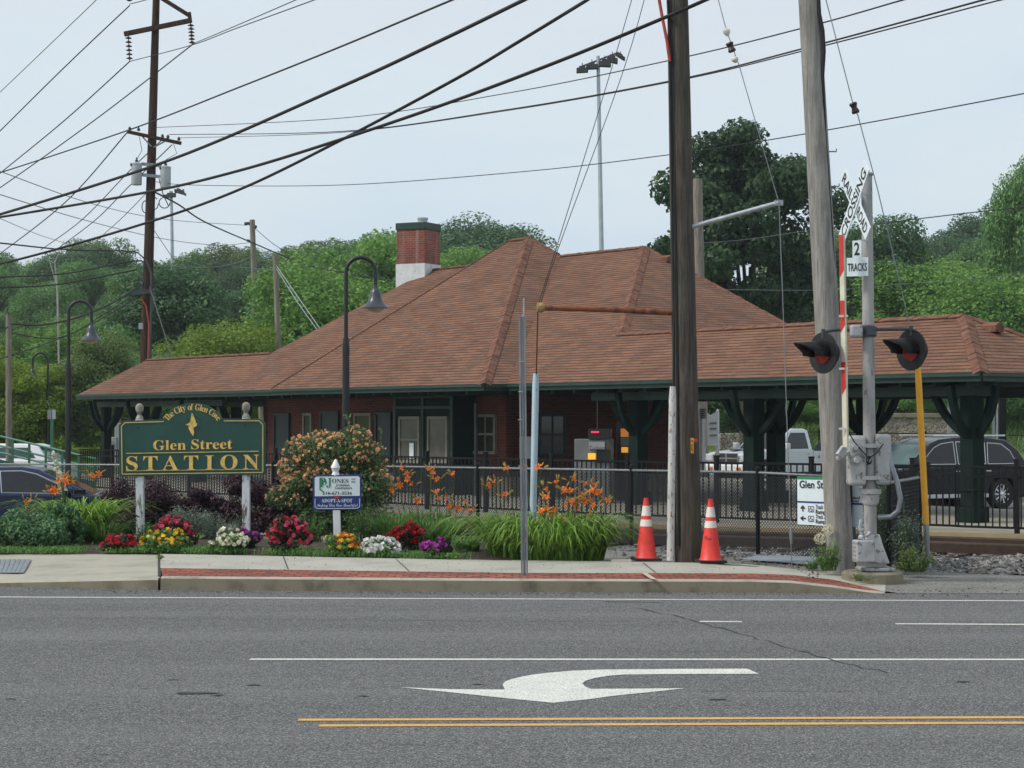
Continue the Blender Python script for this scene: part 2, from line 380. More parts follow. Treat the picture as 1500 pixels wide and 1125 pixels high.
class MB:
    def __init__(s): s.v, s.f, s.m = [], [], []
    def add(s, vs, fs, mi=0):
        k = len(s.v); s.v += [Vector(v) for v in vs]
        s.f += [tuple(i + k for i in f) for f in fs]; s.m += [mi] * len(fs); return s
    def poly(s, pts, mi=0): return s.add(pts, [tuple(range(len(pts)))], mi)
    def obox(s, c, ax, ay, az, sx, sy, sz, mi=0):
        c = Vector(c); ax, ay, az = Vector(ax).normalized() * sx / 2, Vector(ay).normalized() * sy / 2, Vector(az).normalized() * sz / 2
        vs = [c + ax * i + ay * j + az * k for k in (-1, 1) for j in (-1, 1) for i in (-1, 1)]
        return s.add(vs, [(0, 2, 3, 1), (4, 5, 7, 6), (0, 1, 5, 4), (2, 6, 7, 3), (0, 4, 6, 2), (1, 3, 7, 5)], mi)
    def box(s, c, size, rz=0.0, mi=0):
        return s.obox(c, (math.cos(rz), math.sin(rz), 0), (-math.sin(rz), math.cos(rz), 0), (0, 0, 1), *size, mi)
    def bar(s, a, b, w, h, up=(0, 0, 1), mi=0):
        a, b = Vector(a), Vector(b); d = b - a; L = d.length
        if L < 1e-6: return s
        d /= L; side = d.cross(Vector(up))
        if side.length < 1e-4: side = d.cross(Vector((1, 0, 0)))
        side.normalize(); u = side.cross(d)
        return s.obox((a + b) / 2, d, side, u, L, w, h, mi)
    def tube(s, path, r, n=8, mi=0, cap=True):
        path = [Vector(p) for p in path]; N = len(path)
        rr = r if isinstance(r, (list, tuple)) else [r] * N
        vs, fs = [], []
        t0 = (path[1] - path[0]).normalized()
        ref = Vector((0, 0, 1)) if abs(t0.z) < .9 else Vector((1, 0, 0))
        u = t0.cross(ref).normalized()
        for i, p in enumerate(path):
            t = (path[min(i + 1, N - 1)] - path[max(i - 1, 0)]).normalized()
            u = (u - t * u.dot(t)).normalized(); w = t.cross(u)
            for k in range(n):
                a = 2 * math.pi * k / n
                vs.append(p + (u * math.cos(a) + w * math.sin(a)) * rr[i])
        for i in range(N - 1):
            for k in range(n):
                a, b = i * n + k, i * n + (k + 1) % n
                fs.append((a, b, b + n, a + n))
        if cap: fs += [tuple(range(n - 1, -1, -1)), tuple((N - 1) * n + k for k in range(n))]
        return s.add(vs, fs, mi)
    def cyl(s, a, b, r0, r1=None, n=12, mi=0): return s.tube([a, b], [r0, r0 if r1 is None else r1], n, mi)
    def lathe(s, prof, org=(0, 0, 0), n=20, ax=None, mi=0):
        org = Vector(org); az = Vector(ax or (0, 0, 1)).normalized()
        u = az.orthogonal().normalized(); w = az.cross(u)
        vs, fs = [], []
        for (r, z) in prof:
            for k in range(n):
                a = 2 * math.pi * k / n
                vs.append(org + az * z + (u * math.cos(a) + w * math.sin(a)) * max(r, 1e-4))
        for i in range(len(prof) - 1):
            for k in range(n):
                a, b = i * n + k, i * n + (k + 1) % n
                fs.append((a, b, b + n, a + n))
        fs += [tuple(range(n - 1, -1, -1)), tuple((len(prof) - 1) * n + k for k in range(n))]
        return s.add(vs, fs, mi)
    def prism(s, pts, d, mi=0):
        """pts: planar polygon, extruded by vector d"""
        d = Vector(d); n = len(pts); pts = [Vector(p) for p in pts]
        vs = pts + [p + d for p in pts]
        fs = [tuple(range(n)), tuple(range(2 * n - 1, n - 1, -1))]
        fs += [(i, i + n, (i + 1) % n + n, (i + 1) % n) for i in range(n)]
        return s.add(vs, fs, mi)
    def build(s, name, m, parent=None, smooth=False, bevel=0, seg=2, local=False, fix=True):
        me = bpy.data.meshes.new(name)
        off = Vector((0, 0, 0))
        if parent is not None and not local: off = Vector(base_of(parent).location)
        me.from_pydata([tuple(v - off) for v in s.v], [], s.f)
        for x in (m if isinstance(m, (list, tuple)) else [m]): me.materials.append(x)
        me.polygons.foreach_set('material_index', s.m)
        if fix:
            bm = bmesh.new(); bm.from_mesh(me); bmesh.ops.recalc_face_normals(bm, faces=bm.faces); bm.to_mesh(me); bm.free()
        if smooth: me.polygons.foreach_set('use_smooth', [True] * len(me.polygons))
        me.update(); autouv(me)
        o = bpy.data.objects.new(name, me); link(o)
        if parent is not None: o.parent = parent
        if bevel:
            b = o.modifiers.new('bevel', 'BEVEL'); b.width = bevel; b.segments = seg; b.limit_method = 'ANGLE'; b.angle_limit = R(35)
        if smooth:
            try:
                me.set_sharp_from_angle(angle=R(40))
            except Exception: pass
        return o
def struct(o): o['kind'] = 'structure'; return o

def quadmesh(name, V, m, nper=4, parent=None, smooth=False):
    """V: (N, nper, 3) array of separate polygons -> one mesh object"""
    V = np.asarray(V, dtype=np.float32); N = V.shape[0]
    me = bpy.data.meshes.new(name)
    me.vertices.add(N * nper); me.vertices.foreach_set('co', V.reshape(-1))
    me.loops.add(N * nper); me.loops.foreach_set('vertex_index', np.arange(N * nper, dtype=np.int32))
    me.polygons.add(N); me.polygons.foreach_set('loop_start', np.arange(0, N * nper, nper, dtype=np.int32))
    try: me.polygons.foreach_set('loop_total', np.full(N, nper, dtype=np.int32))
    except Exception: pass
    if smooth: me.polygons.foreach_set('use_smooth', np.ones(N, dtype=bool))
    me.materials.append(m); me.update(calc_edges=True); me.validate()
    o = bpy.data.objects.new(name, me); link(o)
    if parent is not None: o.parent = parent
    return o
def leaves(pts, nrm, size, aspect=.6, rng=RNG, jit=.35):
    """leaf shaped quads (a diamond, folded a little) at pts facing nrm"""
    n = len(pts); nrm = nrm + rng.normal(0, jit, (n, 3)); nrm /= np.linalg.norm(nrm, axis=1)[:, None] + 1e-9
    t = np.cross(nrm, rng.normal(0, 1, (n, 3))); t /= np.linalg.norm(t, axis=1)[:, None] + 1e-9
    b = np.cross(nrm, t)
    L = size * rng.uniform(.65, 1.3, n)[:, None]; W = L * aspect
    V = np.empty((n, 4, 3))
    V[:, 0] = pts - t * L * .5; V[:, 1] = pts + b * W * .5 + nrm * L * .08
    V[:, 2] = pts + t * L * .5; V[:, 3] = pts - b * W * .5 + nrm * L * .08
    return V
def sph(n, rng=RNG):
    d = rng.normal(0, 1, (n, 3)); return d / np.linalg.norm(d, axis=1)[:, None]

def text_mb(body, size, origin, right, up, mb, align='CENTER', width=None, mi=0, proud=.004, serif=False, script=False, bold=False):
    if serif or script:
        bu, bl, bd = (0x1D400, 0x1D41A, 0x1D7CE) if serif else (0x1D4D0, 0x1D4EA, 0x1D7CE)
        body = ''.join(chr(bu + ord(ch) - 65) if 'A' <= ch <= 'Z' else chr(bl + ord(ch) - 97) if 'a' <= ch <= 'z' else (chr(bd + ord(ch) - 48) if ch.isdigit() and serif else ch) for ch in body)
    cu = bpy.data.curves.new('tmp_text', 'FONT'); cu.body = body; cu.size = 1; cu.align_x = 'LEFT'; cu.resolution_u = 3
    if bold: cu.offset = .018
    o = bpy.data.objects.new('tmp_text', cu); link(o)
    dg = bpy.context.evaluated_depsgraph_get()
    me = bpy.data.meshes.new_from_object(o.evaluated_get(dg))
    vs = [v.co.copy() for v in me.vertices]; fs = [tuple(p.vertices) for p in me.polygons]
    bpy.data.objects.remove(o); bpy.data.curves.remove(cu); bpy.data.meshes.remove(me)
    if not vs: return 0
    x0, x1 = min(v.x for v in vs), max(v.x for v in vs)
    sx = size if width is None else width / (x1 - x0)
    right, up = Vector(right).normalized(), Vector(up).normalized(); n = right.cross(up)
    sh = {'CENTER': (x0 + x1) / 2, 'LEFT': x0, 'RIGHT': x1}[align]
    mb.add([Vector(origin) + right * ((v.x - sh) * sx) + up * (v.y * size) + n * proud for v in vs], fs, mi)
    return (x1 - x0) * sx
# ---------------------------------------------------------------- camera, light, sky
cam_d = bpy.data.cameras.new('camera'); cam = bpy.data.objects.new('camera', cam_d); link(cam)
cam.location = (0, 0, CZ); cam.rotation_euler = (R(90) + PITCH, 0, 0)
cam_d.sensor_fit = 'HORIZONTAL'; cam_d.sensor_width = 36; cam_d.lens = 36 * F / 1500
cam_d.clip_start = .1; cam_d.clip_end = 4000
SC.camera = cam
SUN_EL, SUN_AZ = R(45), R(-104)     # azimuth measured from +Y towards +X: behind the camera and to its left
sd = bpy.data.lights.new('sun', 'SUN'); sun = bpy.data.objects.new('sun', sd); link(sun)
sd.energy = 2.2; sd.angle = R(11); sd.color = (1, .96, .90)
dirv = Vector((math.sin(SUN_AZ) * math.cos(SUN_EL), math.cos(SUN_AZ) * math.cos(SUN_EL), math.sin(SUN_EL)))
sun.rotation_euler = dirv.to_track_quat('Z', 'Y').to_euler()
w = bpy.data.worlds.new('World'); SC.world = w; w.use_nodes = True
nt = w.node_tree; bg = nt.nodes['Background']; bg.inputs['Strength'].default_value = .1
sky = nd(nt, 'ShaderNodeTexSky'); sky.sky_type = 'NISHITA'; sky.sun_disc = False
sky.sun_elevation = SUN_EL; sky.sun_rotation = SUN_AZ; sky.dust_density = 4; sky.air_density = 1.2; sky.ozone_density = 1.5
tc = nd(nt, 'ShaderNodeTexCoord'); mp = nd(nt, 'ShaderNodeMapping'); mp.inputs['Scale'].default_value = (1, 1, 3.2)
nt.links.new(tc.outputs['Generated'], mp.inputs['Vector'])
cl = noise(nt, mp.outputs['Vector'], 2.6, 5, .55)
cloud = ramp(nt, cl, [(.34, (5.8, 7.0, 7.95)), (.50, (6.6, 7.45, 8.05)), (.68, (6.6, 7.05, 7.75))])
nt.links.new(mixc(nt, .90, sky.outputs['Color'], cloud), bg.inputs['Color'])
SC.view_settings.view_transform = 'Standard'; SC.view_settings.look = 'None'
SC.view_settings.exposure = .2; SC.view_settings.gamma = 1; SC.view_settings.use_curve_mapping = False
SC.render.engine = 'CYCLES'
SC.cycles.use_denoising = True; SC.cycles.max_bounces = 6; SC.cycles.diffuse_bounces = 3; SC.cycles.glossy_bounces = 3
SC.cycles.transmission_bounces = 4; SC.cycles.transparent_max_bounces = 6; SC.cycles.caustics_reflective = False; SC.cycles.caustics_refractive = False

# ---------------------------------------------------------------- ground
def hgt(x, d):
    t = [(-50, -.08), (26.2, -.08), (27.5, -.05), (60, -.04), (66, .10), (74, .30), (84, .95), (100, 1.6), (140, 5), (200, 9), (250, 12), (420, 14), (3000, 14)]
    for (a, ha), (b, hb) in zip(t, t[1:]):
        if a <= d <= b:
            k = (d - a) / (b - a); k = k * k * (3 - 2 * k); z = ha + (hb - ha) * k; break
    else: z = 14 if d > 0 else -.08
    if d > 70: z += (math.sin(x * .09 + d * .05) * .35 + math.sin(x * .23) * .12) * min(1, (d - 70) / 40)
    return z
m, nt, b = newmat('meadow_ground')
v = coords(nt)
cg = ramp(nt, noise(nt, v, .5, 7, .7), [(.3, (.075, .125, .022)), (.5, (.12, .19, .035)), (.7, (.18, .24, .06))])
cg = mixc(nt, .7, cg, ramp(nt, noise(nt, v, 9, 4, .7), [(.3, (.6,) * 3), (.7, (1.3,) * 3)]), 'MULTIPLY')
nt.links.new(cg, b.inputs['Base Color']); b.inputs['Roughness'].default_value = .95; b.inputs['Specular IOR Level'].default_value = .1
bump(nt, b, noise(nt, v, 14, 5), .8, .08)
M['ground'] = m
ds = [-60, -20, 0, 10, 18, 24, 26.2, 27.5] + [30 + 4 * i for i in range(9)] + [66 + 3 * i for i in range(14)] + [110 + 8 * i for i in range(16)] + [240, 260, 300, 420, 480]
xs = [-500, -300, -200, -150] + [-100 + 5 * i for i in range(41)] + [150, 200, 300, 500]
g = MB(); g.add([(x, d, hgt(x, d)) for d in ds for x in xs], [(j * len(xs) + i, j * len(xs) + i + 1, (j + 1) * len(xs) + i + 1, (j + 1) * len(xs) + i) for j in range(len(ds) - 1) for i in range(len(xs) - 1)])
struct(g.build('ground', M['ground'], smooth=True))
# road sheet
yk = lambda px: np.interp(px, [-80, 0, 232, 750, 1150, 1300, 1600], [857.5, 859, 864.5, 867.5, 868, 869, 869])
zk = lambda px: float(np.interp(px, [-80, 0, 231, 235, 750, 1100, 1160, 1220, 1270, 1300], [.04, .065, .155, .175, .166, .16, .145, .09, .03, .006]))
rd = MB()
rd.add([(-300, -6, 0), (300, -6, 0), (300, 25.9, 0), (5, 25.95, 0), (0, 26.12, 0), (-4.7, 26.42, 0), (-8, 27.2, 0), (-40, 28, 0), (-300, 28, 0)], [tuple(range(9))])
struct(rd.build('road', M['asphalt']))
def strip(px0, y0, px1, y1, wdt, z=.004, n=1):
    a, c = G(px0, y0, z), G(px1, y1, z); d = (c - a).normalized(); s = Vector((-d.y, d.x, 0)) * wdt / 2
    return [a - s, c - s, c + s, a + s]
def marking(name, pts, m): return struct(MB().poly(pts).build(name, m))
marking('edge_line_marking', strip(-700, 871.8, 2100, 882.2, .10), M['wmark'])
marking('lane_line_marking', strip(366, 965.5, 2300, 966.2, .11), M['wmark'])
for (a, ya, c, yc) in ((1025, 910.2, 1087, 910.6), (1312, 913.6, 1640, 915.2)):
    marking('dash_line_marking', strip(a, ya, c, yc, .11), M['wmark'])
marking('centre_line_marking', strip(437, 1054.2, 2300, 1047.8, .105), M['ymark'])
marking('centre_line_marking', strip(467, 1062.6, 2300, 1055.5, .105), M['ymark'])
marking('faded_line_marking', strip(885, 880.3, 968, 880.8, .12, .008), M['oldmark'])
arrow = [(585, 1006.5), (660, 1009.5), (740, 1010), (736, 1003), (740, 998), (750, 994.5), (765, 991), (782, 988), (800, 985.8), (835, 982.6), (875, 980.8), (985, 979.8), (1095, 979.4), (1112, 987),
         (1000, 987.2), (915, 988), (893, 989.6), (872, 993), (858, 997), (853, 1001), (857, 1005.5), (866, 1009), (930, 1008.7), (1005, 1008), (950, 1014), (900, 1019), (860, 1024.5), (810, 1029.3), (750, 1023.6), (660, 1014)]
marking('turn_arrow_marking', [G(x, y, .004) for x, y in arrow], M['wmark'])
M['crack'] = mat('tar_crack', (.030, .030, .030), .7, 0, .2, 5)
def crack(name, pts, wdt, z=.003, seed=1, jig=.02, m='crack'):
    rr = random.Random(seed); q = [G(x, y, z) for x, y in pts]; L = []
    for a, c in zip(q, q[1:]):
        n = max(2, int((c - a).length / .18))
        for k in range(n): L.append(a.lerp(c, k / n) + Vector((rr.uniform(-jig, jig), rr.uniform(-jig, jig), 0)))
    L.append(q[-1]); mb = MB()
    for a, c in zip(L, L[1:]):
        d = (c - a); s = Vector((-d.y, d.x, 0)).normalized() * wdt * rr.uniform(.25, .6)
        mb.poly([a - s, c - s, c + s, a + s])
    return struct(mb.build(name, M[m]))
crack('road_crack', [(935, 890), (1000, 905), (1120, 938), (1215, 967), (1300, 985)], .022, .0062, 3, .05)
crack('road_seam', [(-60, 905), (300, 906), (750, 909.5), (1020, 911)], .016, .003, 4, .008)
crack('road_seam', [(1000, 1012), (1250, 1013)], .012, .003, 6, .02)
rr = random.Random(5)
deb = MB()
for (x, y, s) in [(252, 995, .05), (210, 1008, .04), (372, 1003, .06), (202, 1027, .03), (533, 1019, .05), (286, 1015, .16), (320, 1018, .06), (1047, 1024, .07), (947, 999, .03), (1410, 998, .06), (700, 1002, .05), (15, 1023, .04), (435, 954, .03), (1060, 893, .03), (1075, 892, .03)]:
    c = G(x, y, .007)
    deb.poly([c + Vector((math.cos(a) * s * rr.uniform(.7, 1.6), math.sin(a) * s * rr.uniform(.25, .6), 0)) for a in [k * math.pi / 4 for k in range(8)]])
struct(deb.build('road_tar_spots', M['crack']))

# kerb, brick band, sidewalk
def kerb_run(pxs, name):
    mb = MB(); rows = []
    for px in pxs:
        a = G(px, yk(px), 0); z = zk(px)
        rows.append([a + Vector((0, 0, -.05)), Vector((a.x, a.y + .012, z - .02)), Vector((a.x, a.y + .035, z)), Vector((a.x, a.y + .16, z)), Vector((a.x, a.y + .16, -.05))])
    for r0, r1 in zip(rows, rows[1:]):
        for k in range(4): mb.add([r0[k], r1[k], r1[k + 1], r0[k + 1]], [(0, 1, 2, 3)], 0 if k == 0 else 1)
    for r in (rows[0], rows[-1]): mb.poly(r, 0)
    o = mb.build(name, [M['kerb'], M['kerbtop']]); struct(o); return rows
KL = kerb_run([-800, -450, -160, -80, 0, 80, 160, 231], 'kerb')
KR = kerb_run([235, 420, 600, 750, 900, 1000, 1100, 1160, 1220, 1270, 1297], 'kerb')
bt = [(235, 832), (420, 834.5), (600, 837), (750, 839), (900, 839.5), (1000, 839.5), (1100, 840), (1160, 842), (1220, 849), (1270, 860), (1297, 867.3)]
mb = MB(); br = []
for (px, y), r in zip(bt, KR):
    zz = zk(px); br.append(G(px, y, zz + .004))
for k in range(len(bt) - 1): mb.poly([KR[k][3], KR[k + 1][3], br[k + 1], br[k]])
struct(mb.build('brick_paving_band', M['brickpave']))
bk = [(235, 811.5), (420, 815), (600, 819), (750, 822), (900, 823.5), (1000, 824), (1085, 825.5), (1125, 829.5), (1190, 837), (1250, 845.5), (1297, 856)]
mb = MB(); bkw = []
for (px, y) in bk:
    zz = float(np.interp(px, [235, 1000, 1150, 1300], [.215, .21, .15, .03])); bkw.append(G(px, y, zz))
for k in range(len(bk) - 1): mb.poly([br[k], br[k + 1], bkw[k + 1], bkw[k]])
mb.prism([p + Vector((0, 0, -.002)) for p in bkw[:7]] + [bkw[6] + Vector((0, .05, -.002)), bkw[0] + Vector((0, .05, -.002))], (0, 0, -.25))
struct(mb.build('sidewalk', M['conc']))
mb = MB(); pl = [-800, -450, -160, -80, 0, 80, 160, 231]; ab = [G(px, np.interp(px, [-160, 231], [812.5, 811.5]), .20) for px in pl]
for k in range(7): mb.poly([KL[k][3], KL[k + 1][3], ab[k + 1], ab[k]])
struct(mb.build('driveway_apron', M['apronconc']))
for a, c in (((415, 815.5), (422, 834)), ((580, 819), (599, 836.5)), ((942, 824.5), (960, 838.5))):
    za = .213; p, q = G(*a, za), G(*c, .178); p.z += .003; q.z += .006
    s = Vector((.008, 0, 0)); struct(MB().poly([p - s, q - s, q + s, p + s]).build('sidewalk_joint', M['crack']))
p, q = G(233, 812.5, .205), G(233.5, 844, .165); s = Vector((.02, 0, 0))
struct(MB().poly([p - s, q - s, q + s, p + s]).build('sidewalk_joint', M['soil']))
# orange utility paint marks on the sidewalk
m_sp = paint_mark('survey_paint', (.75, .42, .18), (.40, .385, .33), .48)
for (x0, y0, x1, y1, wd, zz) in ((944, 840, 958, 849, .07, .185),):
    p, q = G(x0, y0, zz), G(x1, y1, zz - .008); p.z += .006; q.z += .006; s = Vector((wd / 2, 0, 0))
    struct(MB().poly([p - s, q - s, q + s, p + s]).build('sidewalk_paint_mark', m_sp))
# tactile plate at the left
def on_apron(px, py):
    f0 = G(px, float(yk(px)), 0).y + .16; z0 = zk(px); z = .12
    for _ in range(12):
        d = G(px, py, z).y; f1 = G(px, 812, .20).y; z = lerp(z0, .20, (d - f0) / (f1 - f0))
    return G(px, py, z)
gp = [on_apron(-60, 841), on_apron(32, 840), on_apron(43, 820.5), on_apron(-60, 820.5)]
gp = [p + Vector((0, 0, .008)) for p in gp]
t = thing('tactile_plate', 'grey ribbed warning plate set in the driveway concrete at the kerb', 'tactile plate', (gp[0] + gp[2]) / 2)
MB().poly(gp).build('base_plate', M['cabinet'], t)
mb = MB()
for k in range(15):
    f = k / 14; a = gp[0].lerp(gp[1], f); c = gp[3].lerp(gp[2], f); mb.bar(a + Vector((0, 0, .004)), c + Vector((0, 0, .004)), .05, .008)
mb.build('ribs', M['steelgrey'], t)

# soil bed, side ground, ballast, platform
def sheet(name, pts, m, z0=None): return struct(MB().poly(pts).build(name, M[m]))
bedpts = [Vector((p.x, p.y + .03, p.z - .012)) for p in ab[:-1]] + [Vector((p.x, p.y + .03, p.z - .012)) for p in bkw[:4]]
nb = 14; mb = MB(); top = []
for k, p in enumerate(bedpts):
    top.append([p, p + Vector((0, .8, .05)), p + Vector((0, 2.2, .10)), p + Vector((0, 4.0, .02)), p + Vector((0, 6.0, -.22))])
for a, c in zip(top, top[1:]):
    for j in range(4): mb.poly([a[j], c[j], c[j + 1], a[j + 1]])
struct(mb.build('planting_bed', M['soil'], smooth=True))
e_l = [(40, 18), (24, 24.5), (14, 30.3), (9.4, 33.6), (7.4, 34.9), (3.54, 36.7), (1.96, 38.0), (-.69, 40.2), (-5, 45.5), (-11.5, 54), (-20, 66), (-34, 88)]
def offset_line(pts, d):
    out = []
    for i, (x, y) in enumerate(pts):
        a, c = pts[max(0, i - 1)], pts[min(len(pts) - 1, i + 1)]
        t = Vector((c[0] - a[0], c[1] - a[1], 0)).normalized(); out.append((x - t.y * d * -1, y + t.x * d))
    return out
# line runs right to left, so its left-hand normal points to the camera
def smooth_line(pts, n=6):
    P_ = [Vector((x, y, 0)) for x, y in pts]; out = []
    for i in range(len(P_) - 1):
        p0, p1, p2, p3 = P_[max(0, i - 1)], P_[i], P_[i + 1], P_[min(len(P_) - 1, i + 2)]
        for k in range(n):
            t = k / n
            out.append(.5 * ((2 * p1) + (p2 - p0) * t + (2 * p0 - 5 * p1 + 4 * p2 - p3) * t * t + (3 * p1 - p0 - 3 * p2 + p3) * t ** 3))
    out.append(P_[-1]); return [(v.x, v.y) for v in out]
edge = smooth_line(e_l, 5)
def off(pts, d):
    out = []
    for i, (x, y) in enumerate(pts):
        a, c = pts[max(0, i - 1)], pts[min(len(pts) - 1, i + 1)]
        t = Vector((c[0] - a[0], c[1] - a[1], 0)).normalized(); n = Vector((t.y, -t.x, 0))
        if n.y > 0: n = -n
        out.append((x + n.x * d, y + n.y * d))
    return out
def band(name, l0, z0, l1, z1, m):
    mb = MB()
    for k in range(len(l0) - 1):
        mb.poly([(*l0[k], z0), (*l0[k + 1], z0), (*l1[k + 1], z1), (*l1[k], z1)])
    return struct(mb.build(name, m))
band('ballast_bed', off(edge, 3.6), -.02, off(edge, 2.9), .07, M['ballast'])
band('ballast_bed', off(edge, 2.9), .07, off(edge, .05), .09, M['ballast'])
mb = MB()
for q_ in ([(-.2, 28.95, .19), (1.5, 28.8, .19), (3.3, 28.5, .185), (3.3, 29.8, .12), (1.5, 30.6, .12), (-.2, 31, .12)], [(-.2, 31, .12), (1.5, 30.6, .12), (1.5, 34.6, .02), (-.2, 36, .02)], [(1.5, 30.6, .12), (3.3, 29.8, .12), (3.3, 33.3, .02), (1.5, 34.6, .02)], [(3.3, 28.5, .185), (4.2, 27.6, .09), (4.6, 28.9, .09), (3.3, 29.8, .12)], [(3.3, 29.8, .12), (4.6, 28.9, .09), (8, 30.5, .012), (3.3, 33.3, .02)], [(4.2, 27.6, .09), (4.75, 26.4, .02), (5.05, 25.92, .004), (8, 27.5, .01), (4.6, 28.9, .09)], [(4.6, 28.9, .09), (8, 27.5, .01), (8, 30.5, .012)], [(8, 27.5, .01), (5.05, 25.92, .004), (60, 25.85, .004), (60, 24, .006), (13, 27.6, .008), (8, 30.5, .012)]): mb.poly(q_)
struct(mb.build('gravel_apron', M['apron']))
sheet('parking_lot', [(3, 42, .004), (60, 30, .004), (60, 61, .03), (22, 64, .03), (19, 68, .16), (8, 73.5, .34), (-2, 74, .34), (-4, 60, .01)], 'lot')
sheet('side_driveway', [(-30, 30.6, .02), (-6.5, 31.5, .02), (-4.8, 36.5, .012), (-7, 39.5, .012), (-30, 52, .012)], 'lot')

# ---------------------------------------------------------------- station frame: s along the front, n backwards
O_, E1, N1 = Vector((-.67, 48.5, 0)), Vector((.602, -.7985, 0)), Vector((.7985, .602, 0))
def L(s, n, z=0): return O_ + E1 * s + N1 * n + Vector((0, 0, z))
ZP = .30
pf = [(x, y, ZP) for x, y in edge] 
mb = MB(); back = [L(-60, 20, ZP), L(-24, 19, ZP), L(4.5, 19, ZP), L(4.5, 6.6, ZP), L(24, 6.6, ZP), L(48, 6.6, ZP)]
topv = [Vector(p) for p in pf] + back
mb.prism([v + Vector((0, 0, -.35)) for v in topv], (0, 0, .35))
struct(mb.build('platform', M['plat']))
ins = off(edge, -.28)
band('platform_edge_strip', off(edge, .02), ZP + .005, ins, ZP + .005, M['platedge'])
band('platform_edge_face', off(edge, .02), ZP + .005, off(edge, .02), ZP - .14, M['platedge'])
# railway track
def along(pts, step, start=0):
    out = []; acc = start
    for a, c in zip(pts, pts[1:]):
        a, c = Vector((*a, 0)), Vector((*c, 0)); d = (c - a).length
        while acc < d: out.append((a.lerp(c, acc / d), (c - a).normalized())); acc += step
        acc -= d
    return out
t = thing('railway_track', 'rusty railway track running along the concrete platform edge', 'railway track', (0, 36, .06))
for dd in (.95, 2.42):
    ln = off(edge, dd); mb = MB()
    for a, c in zip(ln, ln[1:]):
        mb.bar((*a, .19), (*c, .19), .07, .14); mb.bar((*a, .274), (*c, .274), .06, .03, mi=1); mb.bar((*a, .125), (*c, .125), .15, .02)
    mb.build('rail', [M['rail'], M['railtop']], t)
mb = MB()
for p, d in along([q for q in off(edge, 1.68) if q[0] < 22 and q[0] > -14], .62):
    mb.obox(p + Vector((0, 0, .06)), d, Vector((-d.y, d.x, 0)), (0, 0, 1), .22, 2.5, .11)
mb.build('ties', M['tie'], t)
# ---------------------------------------------------------------- the station
ZE = 3.17
st = thing('station_building', 'low red brick railway station under a broad hipped brown shingle roof', 'station', L(-6, 6, ZP))
PL = lambda n: ZE + .5 * (n - .7)
shell = MB()
def rf(*pts): shell.poly([L(*p) for p in pts])
# long roof with both canopies: one front plane
rf((14.79, .7, ZE), (12.29, 3.2, PL(3.2)), (1.4, 3.2, PL(3.2)), (-4.38, 8.98, PL(8.98)), (-15.4, 8.98, PL(8.98)), (-15.9, 3.2, PL(3.2)), (-24.6, 3.2, PL(3.2)), (-24.9, .7, ZE))
rf((14.79, .7, ZE), (14.79, 5.7, ZE), (12.29, 3.2, PL(3.2)))
rf((14.79, 5.7, ZE), (3.9, 5.7, ZE), (1.4, 3.2, PL(3.2)), (12.29, 3.2, PL(3.2)))
rf((3.9, .75, ZE + .02), (3.9, 10.6, ZE), (-4.38, 8.98, PL(8.98)))
rf((3.9, 10.6, ZE), (-15.9, 10.6, ZE), (-15.4, 8.98, PL(8.98)), (-4.38, 8.98, PL(8.98)))
rf((-15.9, 3.2, PL(3.2)), (-15.4, 8.98, PL(8.98)), (-15.9, 10.6, ZE), (-15.9, 5.7, ZE))
rf((-24.9, 5.7, ZE), (-15.9, 5.7, ZE), (-15.9, 3.2, PL(3.2)), (-24.6, 3.2, PL(3.2)))
rf((-24.9, .7, ZE), (-24.6, 3.2, PL(3.2)), (-24.9, 5.7, ZE))
# central pavilion roof
zp = 7.93; cf = lambda n: ZE + .55 * n
rf((0, 0, ZE), (-9.5, 8.65, zp), (-10.4, 8.65, zp), (-10.3, 0, ZE))
rf((0, 0, ZE), (0, .7, ZE), (-8.28, 8.98, 7.31), (-9.5, 8.65, zp))
rf((-9.5, 8.65, zp), (-8.28, 8.98, 7.31), (-10.4, 9.6, 6.3)); rf((-9.5, 8.65, zp), (-10.4, 9.6, 6.3), (-10.4, 8.65, zp))
rf((-10.3, 0, ZE), (-10.4, 8.65, zp), (-10.4, 9.6, 6.3), (-10.36, .7, ZE))
roof = shell.build('roof', M['shingle'], st)
# small stepped courses along hips and ridges
def caps(mb, a, c, side_w=.165, step=.16):
    a, c = L(*a), L(*c); d = (c - a); n = int(d.length / step); d.normalize()
    sd = d.cross(Vector((0, 0, 1))).normalized(); up = sd.cross(d)
    for k in range(n):
        p = a + d * (k + .5) * step + up * (.026 + .006 * (k % 2))
        for sg in (1, -1):
            q = (sd * sg - up * .48).normalized()
            mb.obox(p + q * side_w * .5, d, q, d.cross(q), step * 1.02, side_w, .018 + .007 * ((k * 7) % 3))
mb = MB()
caps(mb, (14.79, .7, ZE), (12.29, 3.2, PL(3.2))); caps(mb, (1.4, 3.2, PL(3.2)), (12.29, 3.2, PL(3.2)))
caps(mb, (1.4, 3.2, PL(3.2)), (-4.38, 8.98, PL(8.98))); caps(mb, (-8.3, 8.98, PL(8.98)), (-4.38, 8.98, PL(8.98)))
caps(mb, (0, 0, ZE), (-9.5, 8.65, zp)); caps(mb, (-9.5, 8.65, zp), (-8.28, 8.98, 7.31)); caps(mb, (-9.5, 8.65, zp), (-10.4, 8.65, zp))
caps(mb, (14.79, 5.7, ZE), (12.29, 3.2, PL(3.2))); caps(mb, (3.9, 10.6, ZE), (-4.38, 8.98, PL(8.98)))
caps(mb, (-15.4, 8.98, PL(8.98)), (-10.4, 8.98, PL(8.98)), .12); caps(mb, (-15.9, 3.2, PL(3.2)), (-24.6, 3.2, PL(3.2)), .12)
mb.build('hip_and_ridge_caps', M['cap'], roof)
